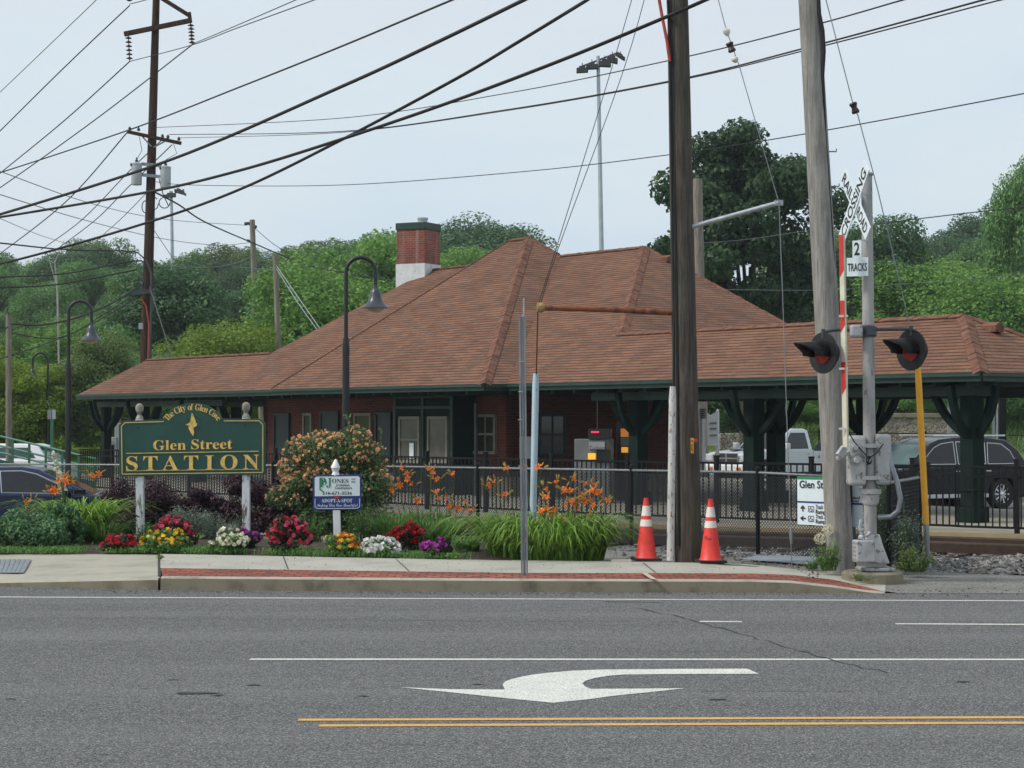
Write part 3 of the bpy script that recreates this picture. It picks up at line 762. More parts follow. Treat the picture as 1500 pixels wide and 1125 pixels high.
for (s, n, z) in ((12.75, 3.25, 4.17), (-3.7, 9.0, 6.92)):
    v_ = MB(); v_.prism([L(s, n - .13, z - .12), L(s, n - .13, z + .02), L(s, n, z + .09), L(s, n + .13, z + .02), L(s, n + .13, z - .12)], E1 * .42)
    v_.build('roof_vent', M['cap'], roof, bevel=.01)
mb = MB(); mb.bar(L(-10.33, -.02, ZE + .02), L(-10.43, 8.65, zp + .02), .05, .03); mb.build('verge_trim', M['cap'], roof)
# fascia / gutter
def eave(mb, a, c, ov=.0):
    a, c = L(*a), L(*c)
    mb.bar(a + Vector((0, 0, -.085)), c + Vector((0, 0, -.085)), .05, .17)
    return mb
fa = MB(); fl = MB()
runs = [((14.79, .7, ZE), (.05, .7, ZE)), ((0, .7, ZE), (0, .03, ZE)), ((0, 0, ZE), (-10.3, 0, ZE)), ((-10.33, .03, ZE), (-10.33, .7, ZE)), ((-10.36, .7, ZE), (-24.9, .7, ZE)), ((14.79, .73, ZE), (14.79, 5.7, ZE)), ((-24.9, .73, ZE), (-24.9, 5.7, ZE)), ((14.79, 5.7, ZE), (3.9, 5.7, ZE)), ((3.9, 5.73, ZE), (3.9, 10.55, ZE))]
for a, c in runs:
    eave(fa, a, c)
    pa, pc = L(*a), L(*c); o_ = (pc - pa).cross(Vector((0, 0, 1))).normalized() * .05
    if (pa + o_ - L(-4, 6)).length < (pa - L(-4, 6)).length: o_ = -o_
    fl.bar(pa + o_ + Vector((0, 0, -.052)), pc + o_ + Vector((0, 0, -.052)), .075, .045)
fa.build('fascia', M['green'], st); fl.build('gutter', M['greenlt'], st)
# soffit
mb = MB(); zs = ZE - .15
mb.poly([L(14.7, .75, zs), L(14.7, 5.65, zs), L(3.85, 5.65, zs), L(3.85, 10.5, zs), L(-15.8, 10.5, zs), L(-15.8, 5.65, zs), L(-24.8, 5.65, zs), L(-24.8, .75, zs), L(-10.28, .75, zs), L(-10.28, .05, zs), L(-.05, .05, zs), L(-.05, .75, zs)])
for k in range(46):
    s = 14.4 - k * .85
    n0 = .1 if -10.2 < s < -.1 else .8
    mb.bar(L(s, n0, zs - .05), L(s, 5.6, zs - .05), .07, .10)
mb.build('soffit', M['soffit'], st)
for n in (1.42, 4.95):
    beam = MB(); beam.bar(L(14.5, n, zs - .17), L(-1.6 if n > 2 else 2.5, n, zs - .17), .2, .22); beam.build('beam', M['green'], st); beam = MB(); beam.bar(L(-15.7, n, zs - .17), L(-24.6, n, zs - .17), .2, .22); beam.build('beam', M['green'], st)
# canopy posts with curved braces
def brace(mb, a, c, d, w=.125):
    pts = [a.lerp(c, t) + d * (math.sin(t * math.pi) * .16) for t in [k / 7 for k in range(8)]]
    for p, q in zip(pts, pts[1:]): mb.bar(p, q + (q - p) * .08, w, w)
def post(s, n, half=None, w=.33):
    top = zs - .28
    p_ = MB(); p_.box(L(s, n, (ZP + top) / 2 + .15), (w, w, top - ZP - .3), math.atan2(E1.y, E1.x))
    p_.box(L(s, n, ZP + .15), (w + .13, w + .13, .3), math.atan2(E1.y, E1.x)); p_.box(L(s, n, ZP + .62), (w + .06, w + .06, .05), math.atan2(E1.y, E1.x))
    po = p_.build('canopy_post', M['post'], st, bevel=.015)
    dirs = [E1, -E1, N1, -N1]
    for dv in dirs:
        rr_ = 1.0 if abs(dv.dot(E1)) > .5 else .62
        if dv.dot(E1) > .5: rr_ = min(rr_, 14.55 - s)
        mb = MB(); a = L(s, n, 1.95) + dv * .12;  c = L(s, n, zs - .1) + dv * rr_
        brace(mb, a, c, dv * -.2 * 0 + Vector((0, 0, -.0)) - dv * -.6 * .0 + (Vector((0, 0, -1)) + dv).normalized() * .7)
        mb.build('brace', M['post'], po)
    return po
for (s, n) in ((13.97, 1.42), (7.95, 1.42), (3.9, 1.6), (13.97, 4.95), (7.95, 4.95), (5.05, 4.95)):
    post(s, n)
for s in (-17.5, -21.3, -24.2):
    post(s, 1.45, w=.28); post(s, 4.95, w=.28)
# walls
WN, SR, SL, SB = 2.2, -1.8, -14.6, 8.7
wall = MB()
def wl(a, c, z0=ZP, z1=zs + .0, th=.25):
    a, c = L(*a), L(*c); d = (c - a).normalized(); n_ = Vector((-d.y, d.x, 0))
    wall.prism([a + Vector((0, 0, z0)), c + Vector((0, 0, z0)), c + Vector((0, 0, z1)), a + Vector((0, 0, z1))], n_ * th)
wl((SL, WN), (SR, WN)); wl((SR, WN), (SR, SB)); wl((SL, SB), (SL, WN)); wl((SR, SB), (SL, SB))
wall.build('wall', M['brick'], st)
# stone base course
mb = MB()
mb.bar(L(SL - .03, WN - .03, ZP + .25), L(SR + .03, WN - .03, ZP + .25), .10, .5); mb.bar(L(SR + .03, WN - .03, ZP + .25), L(SR + .03, SB, ZP + .25), .10, .5)
mb.build('wall_base', M['kerb'], st)
def s_at(px, n):
    k = (px - 750) / F      # X = k * D on the front wall plane at n
    A = O_ + N1 * n
    return (k * A.y - A.x) / (E1.x - k * E1.y)
def n_at(px, s):
    k = (px - 750) / F; A = O_ + E1 * s
    return (k * A.y - A.x) / (N1.x - k * N1.y)
ZA_ = Vector((0, 0, 1))
def opening(org, ax, out, wdt, z0, z1, kind='window', glass='winglass', mull=True, vbar=False, fr='winframe'):
    """a window or door standing proud of a wall; org = centre on the wall face"""
    up = Vector((0, 0, 1)); o = org + out * .03
    f = MB(); t_ = .075
    def b_(c, wx, hz, dep, mb): mb.obox(c, ax, out, up, wx, dep, hz)
    cz = (z0 + z1) / 2; c0 = Vector((o.x, o.y, cz))
    b_(c0 - ax * (wdt / 2), t_, z1 - z0, .10, f); b_(c0 + ax * (wdt / 2), t_, z1 - z0, .10, f)
    b_(c0 + up * (z1 - z0) / 2, wdt + t_, t_, .10, f); b_(c0 - up * (z1 - z0) / 2, wdt + t_ * 2, t_, .16, f)
    if kind == 'window':
        if mull: b_(c0, wdt, .055, .085, f)
        if vbar: b_(c0, .04, z1 - z0, .08, f)
    fo = f.build(kind if kind == 'window' else 'door_frame', M[fr], st)
    g_ = MB(); b_(c0, wdt - t_ * .6, z1 - z0 - t_ * .6, .04, g_)
    go = g_.build('pane' if kind == 'window' else 'door', M[glass], fo)
    return fo
FX, FO = E1, -N1
for (x0, x1, y0, y1, kind, gl, mu, vb, fr) in [
        (404, 425, 607, 722, 'door', 'doorpaint', 0, 0, 'doorpaint'), (447, 458, 607, 690, 'window', 'winglass', 1, 0, 'winframe'), (472, 497, 604, 722, 'door', 'doorpaint', 0, 0, 'doorpaint'),
        (522, 545, 607, 676, 'window', 'winglass', 1, 0, 'winframe'), (553, 574, 606, 722, 'door', 'doorpaint', 0, 0, 'doorpaint'), (700, 727, 609, 663, 'window', 'winglass', 1, 1, 'winframe')]:
    s0, s1 = s_at(x0, WN), s_at(x1, WN); sc = (s0 + s1) / 2; D = L(sc, WN).y
    z0, z1 = CZ - (y1 - 617) * D / F, CZ - (y0 - 617) * D / F
    opening(L(sc, WN), FX, FO, s1 - s0, max(z0, ZP + .03), z1, kind, gl, mu, vb, fr)
# bay
BN = 1.5; bs0, bs1 = s_at(577, BN), s_at(664, BN)
mb = MB(); mb.prism([L(bs0 - .06, WN, ZP), L(bs0, BN, ZP), L(bs1, BN, ZP), L(bs1 + .06, WN, ZP)], (0, 0, zs - ZP)); mb.build('bay', M['post'], st, bevel=.01)
for (x0, x1, gl, mu) in ((588, 616, 'blind', 1), (630, 657, 'blind', 0)):
    s0, s1 = s_at(x0, BN), s_at(x1, BN); sc = (s0 + s1) / 2; D = L(sc, BN).y
    wf = opening(L(sc, BN), FX, FO, s1 - s0, CZ - (676 - 617) * D / F, CZ - (612 - 617) * D / F, 'window', gl, mu, 0, 'winframe')
mb = MB(); c = L(s_at(606, BN), BN, 1.45) + FO * .07; mb.obox(c, E1, FO, (0, 0, 1), .2, .01, .42); mb.build('notice', M['signwhite'], st)
# bay trim: corner boards, panels under the windows, frieze
mb = MB(); 
for s_ in (bs0 + .06, (bs0 + bs1) / 2, bs1 - .06): mb.obox(L(s_, BN - .015, (ZP + zs) / 2), E1, N1, ZA_, .12, .03, zs - ZP - .02)
for z_ in (2.62, 2.9): mb.obox(L((bs0 + bs1) / 2, BN - .02, z_), E1, N1, ZA_, bs1 - bs0, .04, .07)
for z_ in (ZP + .1, 1.12): mb.obox(L((bs0 + bs1) / 2, BN - .02, z_), E1, N1, ZA_, bs1 - bs0, .04, .09)
mb.build('bay_trim', M['green'], st)
# window on the end wall under the right canopy
EX, EO = N1, E1
for (x0, x1, y0, y1, gl) in ((789, 826, 608, 665, 'winglass'),):
    n0, n1 = n_at(x0, SR), n_at(x1, SR); ncn = (n0 + n1) / 2; D = L(SR, ncn).y
    opening(L(SR, ncn), EX, EO, n1 - n0, CZ - (y1 - 617) * D / F, CZ - (y0 - 617) * D / F, 'window', gl, 1, 1, 'doorpaint')
n_ = n_at(770, SR); mb = MB(); mb.obox(L(SR, n_, 1.55) + E1 * .02, N1, E1, (0, 0, 1), .42, .02, .6); mb.build('notice', M['signwhite'], st)
# downpipes and a hanging conduit
mb = MB(); mb.tube([L(s_at(688, 1.5), 1.7, zs - .3), L(s_at(688, 1.5), 1.7, ZP)], .05, 8); mb.build('downpipe', M['lampshade'], st)
mb = MB(); p = P(875, 580, 50.5); mb.tube([p, P(875, 640, 50.5)], .014, 6); mb.build('hanging_conduit', M['cabinet'], st)
# chimney
D0 = 66.2
cc = P(613, 370, D0); cx, cy = cc.x, cc.y
zt, zb_, zw = P(613, 334, D0).z, 5.4, P(613, 388, D0).z
wd = 1.06
az = math.atan2(E1.y, E1.x); rot = az + R(26)
mb = MB(); mb.box((cx, cy, (zt + zw) / 2), (wd, wd, zt - zw), rot); ch = mb.build('chimney', M['chimbrick'], roof)
mb = MB(); mb.box((cx, cy, (zb_ + zw) / 2), (wd + .05, wd + .05, zw - zb_), rot); mb.build('flashing', M['flashing'], roof)
mb = MB(); mb.box((cx, cy, zt + .02), (wd + .07, wd + .07, .24), rot); mb.build('chimney_cap', M['green'], roof, bevel=.015)
mb = MB(); q = Vector((cx + .14, cy, zt + .14)); mb.lathe([(.17, 0), (.17, .05), (.16, .06), (.16, .12), (.18, .13), (.18, .20), (.15, .21)], q, 10); mb.build('flue', M['galv'], roof)

# machines below the canopy
def machine(px0, px1, ytop, D, label, name, body, faces):
    c = P((px0 + px1) / 2, ytop, D); wd = (px1 - px0) * D / F; h = c.z - ZP
    t = thing(name, label, 'ticket machine' if 'ticket' in label else 'vending machine', (c.x, c.y, ZP))
    MB().box((c.x, c.y + .3, ZP + h / 2), (wd, .6, h), R(-14)).build('case', M[body], t, bevel=.02)
    for (nm, x0, x1, y0, y1, mm) in faces:
        a, b_ = P(x0, y0, D - .13), P(x1, y1, D - .13)
        MB().box(((a.x + b_.x) / 2, D - .05, (a.z + b_.z) / 2), (b_.x - a.x, .10, a.z - b_.z), R(-14)).build(nm, M[mm], t)
    return t
tm = machine(845, 897, 643, 47.3, 'grey ticket machine with small glowing screen under the dark canopy', 'ticket_machine', 'machine',
        [('head_panel', 862, 896, 628, 643, 'black'), ('led_strip', 867, 878, 632, 634, 'redled'), ('led_strip', 886, 896, 631, 633, 'redled'), ('sign_panel', 863, 887, 647, 658, 'cabinet'), ('screen', 862, 873, 664, 673, 'screen'), ('keypad_panel', 874, 895, 659, 678, 'black')])
mb = MB(); a = P(875, 656, 47.1); text_mb('Tickets', .14, (a.x, 47.05, a.z - .05), (math.cos(R(-14)), math.sin(R(-14)), 0), (0, 0, 1), mb); mb.build('lettering', M['signtext'], tm)
machine(907, 926, 617, 48.4, 'narrow vending machine with lit orange panel beside the ticket machine', 'vending_machine', 'black',
        [('led_strip', 915, 925, 621, 624, 'redled'), ('lit_panel', 910, 925, 628, 640, 'machglow'), ('product_panel', 910, 925, 641, 653, 'winframe'), ('screen', 911, 920, 655, 663, 'screen')])
# ---------------------------------------------------------------- fences
XA, YA, ZA = Vector((1, 0, 0)), Vector((0, 1, 0)), Vector((0, 0, 1))
pfl = smooth_line([(16, 29.6), (8.6, 34.4), (7.58, 35.3), (4.03, 38.0), (1.95, 39.6), (-.7, 42.4), (-5.5, 48.2), (-12.3, 56.3)], 5)
t = thing('picket_fence', 'black metal picket fence standing along the station platform', 'fence', (4, 38, ZP))
HP = 1.2
pk, rl = MB(), MB()
for p, d in along(pfl, .128):
    pk.obox(p + Vector((0, 0, ZP + .08 + (HP - .12) / 2)), d, (-d.y, d.x, 0), ZA, .022, .022, HP - .14)
for a, c in zip(pfl, pfl[1:]):
    for z in (.1, HP - .22, HP - .05): rl.bar((*a, ZP + z), (*c, ZP + z), .035, .04)
pk.build('pickets', M['fenceblack'], t); rl.build('rails', M['fenceblack'], t)
spots = along(pfl, 2.05, .45)
for p, d in spots:
    MB().obox(p + Vector((0, 0, ZP + .63)), d, (-d.y, d.x, 0), ZA, .075, .075, 1.27).obox(p + Vector((0, 0, ZP + 1.28)), d, (-d.y, d.x, 0), ZA, .09, .09, .03).build('fence_post', M['fenceblack'], t)

def chainlink(name, label, stations, H, m='chain', post_px=(), pitch=.062, wire=.0024, railm='rail_grey', gz=.12, priv=None, group=None):
    """stations: list of (Vector ground point)"""
    t = thing(name, label, 'fence', stations[0], 0, group)
    me, rl = MB(), MB()
    for a, c in zip(stations, stations[1:]):
        d = c - a; Ln = math.hypot(d.x, d.y); dx = Vector((d.x, d.y, 0)) / Ln; nrm = Vector((-dx.y, dx.x, 0))
        gzf = lambda u: a.z + d.z * u / Ln
        def pt(u, h): q = a + dx * u; return Vector((q.x, q.y, gzf(u) + h))
        n = int(Ln / pitch); HH = H - .04
        for k in range(-int(HH / pitch) - 1, n + 1):
            u0 = k * pitch
            for sg in (1, -1):
                ua, ha, ub, hb = (u0, .03, u0 + HH, HH) if sg > 0 else (u0, HH, u0 + HH, .03)
                sl = (hb - ha) / (ub - ua)
                if ua < 0: ha += sl * (0 - ua); ua = 0
                if ub > Ln: hb += sl * (Ln - ub); ub = Ln
                if ub - ua < .02: continue
                me.bar(pt(ua, ha) + nrm * .003 * sg, pt(ub, hb) + nrm * .003 * sg, wire * 2, wire * 2, up=nrm)
        rl.tube([pt(0, H), pt(Ln, H)], .021, 8)
        k = .03
        while k < Ln:
            rl.bar(pt(k, H - .012), pt(k + .02, H + .035), .008, .008); k += .11
        if priv: pass
    me.build('wire_mesh', M[m], t); rl.build('top_rail', M[railm], t)
    for q in post_px:
        pm = MB(); pm.cyl(q, q + ZA * (H + .03), .036, n=10); pm.lathe([(.042, 0), (.045, .02), (.03, .06), (.002, .075)], q + ZA * (H + .03), 10); pm.build('fence_post', M['fenceblack'], t, smooth=True)
    return t
def gpt(px, D, z): p = P(px, 700, D); return Vector((p.x, p.y, z))
stn = [gpt(-40, 44.5, .03), gpt(210, 42, .06), gpt(400, 39.8, .1), gpt(540, 38.2, .12), gpt(700, 36, .14), gpt(925, 33.4, .16), gpt(1110, 30.8, .19), gpt(1297, 29.0, .14)]
chainlink('chain_link_fence', 'low chain link fence with grey top rail running behind the flower bed', stn, 1.26, post_px=[stn[0], stn[1], stn[2], stn[3], stn[4], stn[5], stn[6]], pitch=.058, wire=.0034)
a, c = gpt(1302, 28.7, .13), gpt(1347, 31.2, .14)
t = chainlink('screened_fence', 'short chain link return filled with dark screening slats behind the signal base', [a, c], 1.22, 'privacy', (a, c), .058, .0024, 'rail_grey')
d = (c - a); d.z = 0; Ln = d.length; d.normalize(); nn_ = Vector((-d.y, d.x, 0)); mb = MB()
k = .03
while k < Ln - .03:
    q = a + d * k; mb.obox(q + Vector((0, 0, .64)) , (d + nn_ * .2), (nn_ - d * .2), ZA, .046, .006, 1.12); k += .058
mb.build('slats', M['privacy'], t)
# far fence along the lawn on the right
fs = [Vector((-2, 77, hgt(-2, 77))), Vector((8, 77, hgt(8, 77))), Vector((19, 71, hgt(19, 71))), Vector((26, 66, hgt(26, 66)))]
chainlink('chain_link_fence', 'black chain link fence at the foot of the lawn beyond the parking lot', fs, 1.5, 'chain', [fs[0], fs[0].lerp(fs[1], .33), fs[0].lerp(fs[1], .66), fs[1], fs[1].lerp(fs[2], .33), fs[1].lerp(fs[2], .66), fs[2], fs[2].lerp(fs[3], .5)], .16, .004, 'fenceblack')

# ---------------------------------------------------------------- station sign
DS = 34.0
def at(px, py, D=DS): return P(px, py, D)
t = thing('station_sign', 'dark green and gold carved wooden sign on two peeling white posts', 'sign', gpt(282, DS, .2))
for px0, px1, ybase, yt in ((203, 204.5, 800, 606), (359.5, 360, 800, 604)):
    a, b_ = at(px1, ybase), at(px0, yt); a.y += .09; b_.y += .09
    wpost = .128
    pm = MB(); pm.bar(Vector((a.x, a.y, .1)), b_ - ZA * .10, wpost, wpost, up=YA); po = pm.build('post', M['whitepeel'], t, bevel=.008)
    fm = MB(); fm.lathe([(.064, -.11), (.064, -.06), (.034, -.02), (.036, .0), (.046, .015), (.066, .05), (.073, .095), (.064, .14), (.035, .17), (.002, .18)], b_, 16); fm.build('finial', M['finialwood'], po, smooth=True)
# board outline in pixels
pts = [(175, 697), (174.5, 622), (181, 616), (238, 614)]
arc = [(238, 614)] + [(282 + 48.5 * math.cos(a), 632 - 41.5 * math.sin(a)) for a in [R(155) + (R(25) - R(155)) * k / 16 for k in range(17)]] + [(326, 613)]
out = [(175, 698), (174, 623), (181, 616.5)] + arc + [(381, 613.5), (388.5, 620), (388.5, 695)]
mb = MB(); mb.prism([at(x, y) for x, y in out], (0, .07, 0)); board = mb.build('board', M['signgreen'], t, bevel=.006)
def line(mb, pts, w, D=DS - .006):
    q = [at(x, y, D) for x, y in pts]
    for a, b_ in zip(q, q[1:]): mb.bar(a, b_, .012, w, up=ZA if abs((b_ - a).normalized().z) < .8 else XA)
tr = MB()
line(tr, [(240, 617.5), (183, 619.2), (178, 624.5), (179, 694.5), (385, 692), (385, 622), (379.5, 616.3), (328, 616.6)], .016)
line(tr, [(185, 664.2), (379, 661)], .014); line(tr, [(185, 692), (379, 689.5)], .012) if False else line(tr, [(185, 693.2 - 3.4), (379, 690.6 - 3.2)], .010)
tr.build('trim', M['goldtrim'], board)
lt = MB(); Rt = (at(390, 690) - at(173, 693)); Rt.z = Rt.z; Rt.normalize(); D2 = DS - .002
pxm = DS / F
def word(s, pxc, ybase, cap_px, wpx, D=D2, al='CENTER'):
    text_mb(s, cap_px * pxm / .70, at(pxc, ybase, D), Rt, ZA, lt, al, wpx * pxm, serif=True, proud=.012)
for chx, wx, s in ((193.5, 17, 'S'), (220.5, 21, 'T'), (249.7, 24, 'A'), (280, 21, 'T'), (307, 12.5, 'I'), (335.5, 25, 'O'), (368, 23, 'N')):
    word(s, chx, 690.6 - (chx - 190) * .0145 - 1.0, 21.5, wx)
word('Glen', 248.5, 659.0, 14.5, 48); word('Street', 310.3, 657.6, 14.5, 60)
s = 'The City of Glen Cove'; n = len(s); a0, a1 = R(147), R(33)
adv = {'T': .72, 'h': .62, 'e': .55, ' ': .38, 'C': .78, 'i': .36, 't': .42, 'y': .58, 'o': .58, 'f': .40, 'G': .82, 'l': .36, 'n': .62, 'v': .58}
tot = sum(adv[c_] for c_ in s); acc = 0
for ch_ in s:
    wch = adv[ch_]; f = (acc + wch / 2) / tot; acc += wch
    if ch_ == ' ': continue
    an = a0 + (a1 - a0) * f
    p = at(282.3 + 44.0 * math.cos(an), 636 - 36.5 * math.sin(an), D2)
    up = Vector((math.cos(an) * .9, 0, math.sin(an))).normalized(); rt = Vector((up.z, 0, -up.x))
    text_mb(ch_, 9.2 * pxm / .70, p - up * .012, rt, up, lt, 'CENTER', wch * 8.4 * pxm, serif=True, proud=.010)
lt.build('lettering', M['gold'], board)
# flying bird emblem
bd = MB()
for poly in ([(281, 604.5), (284, 610), (286.5, 617), (287, 624), (283.5, 627), (279.5, 625), (279, 616)], [(276, 620), (279, 617.5), (285, 619), (289, 620.5), (287.5, 624.5), (282, 626), (277, 624), (272, 622)],
             [(276, 624.5), (282.5, 626), (284.5, 633), (282.8, 639), (279, 633), (276.5, 628)]):
    bd.prism([at(x, y, DS - .012) for x, y in poly], (0, .010, 0))
bd.build('bird_emblem', M['gold'], board)
ring = MB(); ring.tube([at(283.5 + 10.5 * math.cos(a), 620 - 10.5 * math.sin(a), DS - .002) for a in [k * 2 * math.pi / 20 for k in range(20)]], .004, 4); ring.build('sun_ring', M['greenlt'], board)
# bolt heads
mb = MB()
for (x, y) in ((202, 626), (359, 623.5)): mb.cyl(at(x, y, DS - .012), at(x, y, DS), .016, n=8)
mb.build('bolts', M['signtext'], board)

# ---------------------------------------------------------------- adopt-a-spot sign
DA = 32.8
t = thing('adoption_sign', 'small white and navy sign on a white picket post', 'sign', gpt(493, DA, .22))
a, b_ = P(495, 800, DA + .06), P(491.5, 695, DA + .06)
pm = MB(); pm.bar(Vector((a.x, a.y, .1)), b_, .118, .118, up=YA); po = pm.build('post', M['white'], t, bevel=.006)
fm = MB(); fm.lathe([(.062, -.02), (.066, .0), (.05, .03), (.05, .055), (.066, .085), (.07, .10), (.076, .108), (.074, .13), (.04, .20), (.015, .245), (.002, .255)], b_, 16); fm.build('finial', M['white'], po, smooth=True)
q = [P(458.5, 748, DA), P(458, 696, DA), P(529, 695, DA), P(529.5, 747, DA)]
mb = MB(); mb.prism(q, (0, .025, 0)); pan = mb.build('panel', M['navy'], t, bevel=.006)
mb = MB(); mb.poly([P(x, y, DA - .004) for x, y in ((461, 727), (461, 700.5), (463.5, 698.3), (524.5, 697.5), (527, 699.5), (527, 726.3))]); mb.build('white_field', M['signwhite'], pan, fix=False)
mb = MB(); line(mb, [(461.5, 730), (461.5, 742.5), (464.5, 745), (523.5, 744.6), (526.8, 742), (526.8, 730)], .009, DA - .004); mb.build('trim', M['signwhite'], pan)
pxm = DA / F
def w2(mb, s, px, yb, cap, wpx, al='CENTER', **kw): text_mb(s, cap * pxm / .7, P(px, yb, DA - .004), XA, ZA, mb, al, wpx * pxm, proud=.004, **kw)
g_ = MB(); w2(g_, 'P', 473, 713.5, 14.5, 8.5, serif=True); w2(g_, 'D', 475, 711, 9, 7, serif=True); w2(g_, 'J', 482, 713, 13.5, 8, serif=True); line(g_, [(468.8, 700), (468.8, 717), (473, 719.5)], .02, DA - .005); g_.build('green_lettering', M['signgreentext'], pan)
k_ = MB(); w2(k_, 'ONES', 486.5, 707.5, 6.2, 24, 'LEFT', serif=True); w2(k_, 'CO', 515, 703, 2.6, 5.5, 'LEFT', bold=True); w2(k_, 'INC', 515, 707, 2.6, 6, 'LEFT', bold=True); w2(k_, 'Irrigation', 502.5, 712.2, 3.6, 19, bold=True); w2(k_, 'Contractors', 503, 716.4, 3.6, 25, bold=True)
w2(k_, '516-671-3536', 494, 724.6, 4.6, 43, bold=True); k_.build('black_lettering', M['signtext'], pan)
v_ = MB(); w2(v_, 'ADOPT-A-SPOT', 493.5, 735.8, 5.2, 45, serif=True); w2(v_, 'Keeping Glen Cove Beautiful', 494, 742.0, 5.0, 60, script=True); v_.build('white_lettering', M['signwhite'], pan)
r_ = MB(); r_.poly([P(x, y, DA - .007) for x, y in ((488, 726.2), (499.5, 726), (494, 730.5))]); r_.build('red_mark', M['signred'], pan, fix=False)

# ---------------------------------------------------------------- platform name sign hung on the chain link fence
q = [P(1168.5, 768, 28.95), P(1168, 698, 28.95), P(1264, 700, 28.15), P(1264, 773, 28.15)]
t = thing('platform_sign', 'white station name sign with green stripe hung on the fence behind the grey pole', 'sign', (q[0] + q[3]) / 2)
def on(u, v_, k=.006):
    p = q[1].lerp(q[2], u).lerp(q[0].lerp(q[3], u), v_); n_ = (q[2] - q[1]).cross(q[1] - q[0]).normalized()
    if n_.y > 0: n_ = -n_
    return p + n_ * k
mb = MB(); mb.prism(q, (0, .02, 0)); pn = mb.build('panel', M['signwhite'], t)
def patch(nm, m, pts, k=.004): mb = MB(); mb.poly([on(u, v_, k) for u, v_ in pts]); mb.build(nm, M[m], pn, fix=False)
patch('green_stripe', 'signgreentext', ((0, 0), (1, 0), (1, .055), (0, .055))); patch('blue_stripe', 'navy', ((0, .51), (1, .51), (1, .545), (0, .545)))
rt = (q[2] - q[1]).normalized(); Wd = (q[2] - q[1]).length; Hd = (q[1] - q[0]).length; tm_ = MB()
def w3(s, u, vb, cap, wu, al='LEFT', **kw): text_mb(s, cap * Hd / .7, on(u, vb, .004), rt, ZA, tm_, al, wu * Wd, proud=.003, **kw)
w3('Glen Street', .035, .235, .155, .58, bold=True); w3('Long Island', .72, .43, .055, .24, bold=True); w3('Rail Road', .74, .495, .055, .2, bold=True)
for v0, n_ in ((.66, '1'), (.86, '2')):
    w3('Track %s to' % n_, .285, v0, .085, .205, bold=True); w3('Ramp', .285, v0 + .10, .085, .15, bold=True)
def arrow2(u, v_, up):
    for poly in ([(-.012, .05), (.012, .05), (.012, -.02), (-.012, -.02)], [(-.05, -.01), (0, -.07), (.05, -.01), (.03, .006), (0, -.03), (-.03, .006)]):
        tm_.poly([on(u + (x if up else y) * .8, v_ + (y if up else x) * 1.1, .005) for x, y in poly])
arrow2(.085, .67, True); arrow2(.095, .87, False)
for v_ in (.67, .87):
    for (a_, b2) in (((.17, -.055), (.255, -.055)), ((.17, .055), (.255, .055))): tm_.bar(on(a_[0], v_ + a_[1]), on(b2[0], v_ + b2[1]), .004, .006)
    for u in (.17, .255): tm_.bar(on(u, v_ - .055), on(u, v_ + .055), .004, .006, up=XA)
    tm_.tube([on(.208 + .022 * math.cos(k), v_ + .015 + .03 * math.sin(k)) for k in [i * .55 for i in range(10)]], .003, 4)
    tm_.bar(on(.203, v_ - .04), on(.207, v_), .004, .006, up=XA); tm_.bar(on(.207, v_), on(.232, v_ + .002), .004, .006); tm_.bar(on(.232, v_), on(.24, v_ + .035), .004, .006, up=XA)
tm_.build('lettering', M['signtext'], pn)

# ---------------------------------------------------------------- poles
def pole(mb, px0, py0, px1, py1, D, r0, r1, zb, n=18):
    a, c = P(px0, py0, D), P(px1, py1, D); d = c - a
    a2 = a + d * ((zb - a.z) / d.z); N = 10
    mb.tube([a2.lerp(c, k / N) for k in range(N + 1)], [lerp(r0, r1, k / N) for k in range(N + 1)], n); return a2, c
# near dark pole with the rusty guy strut
DP = 29.4
t = thing('utility_pole', 'dark weathered wooden pole with rusty horizontal strut beside the traffic cones', 'utility pole', gpt(1008, DP, .17))
mb = MB(); pole(mb, 1008.5, 822, 992, -30, DP, .205, .155, .1); sh = mb.build('shaft', M['pole_dark'], t, smooth=True)
a, c = P(999, 458.5, DP - .05), P(792, 450.5, DP - .15); mb = MB(); mb.tube([a, a.lerp(c, .5) + Vector((0, 0, .01)), c], .043, 12); so = mb.build('guy_strut', M['rust'], t, smooth=True)
mb = MB(); mb.lathe([(.05, -.06), (.075, -.05), (.08, .02), (.05, .06), (.02, .07)], c, 12, (1, 0, 0)); mb.box(c + Vector((-.08, 0, 0)), (.07, .05, .05)); mb.lathe([(.05, -.05), (.09, -.04), (.09, .03), (.05, .06)], a, 12, (1, 0, 0)); mb.build('strut_fitting', mat('corroded_fitting', (.34, .22, .09), .8, .2, .4, 12), so)
a, c = P(1010, 333, DP - .05), P(1141, 297, DP - .3); mb = MB(); mb.tube([a, c], .036, 12); mb.lathe([(.05, -.05), (.06, 0), (.04, .06)], a, 12, c - a); mb.box(c, (.12, .05, .08)); mb.build('steel_strut', M['galv'], t, smooth=True)
mb = MB()
for (x0, x1, r_) in ((980, 991, .018), (985, 993, .016)): mb.tube([P(x0 - 3, -20, DP - .1), P(x0, 40, DP - .12), P(x0 + 3, 200, DP - .13), P(x0 + 7, 480, DP - .15), P(x0 + 9, 800, DP - .16)], r_, 8)
mb.build('riser_cable', M['wire'], t, smooth=True)
mb = MB(); mb.tube([P(964, -10, DP - .1), P(970, 25, DP - .12), P(977, 60, DP - .14), P(981, 90, DP - .15)], .024, 8); mb.build('red_conduit', M['redconduit'], t, smooth=True)
mb = MB(); mb.obox(P(1014, 653, DP - .2), XA, YA, ZA, .045, .01, .23); tg = mb.build('yellow_tag', M['yellow'], t)
mb = MB(); c = P(1014, 664, DP - .207); text_mb('LIPA 6', .045, c + ZA * -.0 + XA * .012, ZA, -XA, mb, 'LEFT', .2, bold=True, proud=.002); mb.build('lettering', M['signtext'], tg)
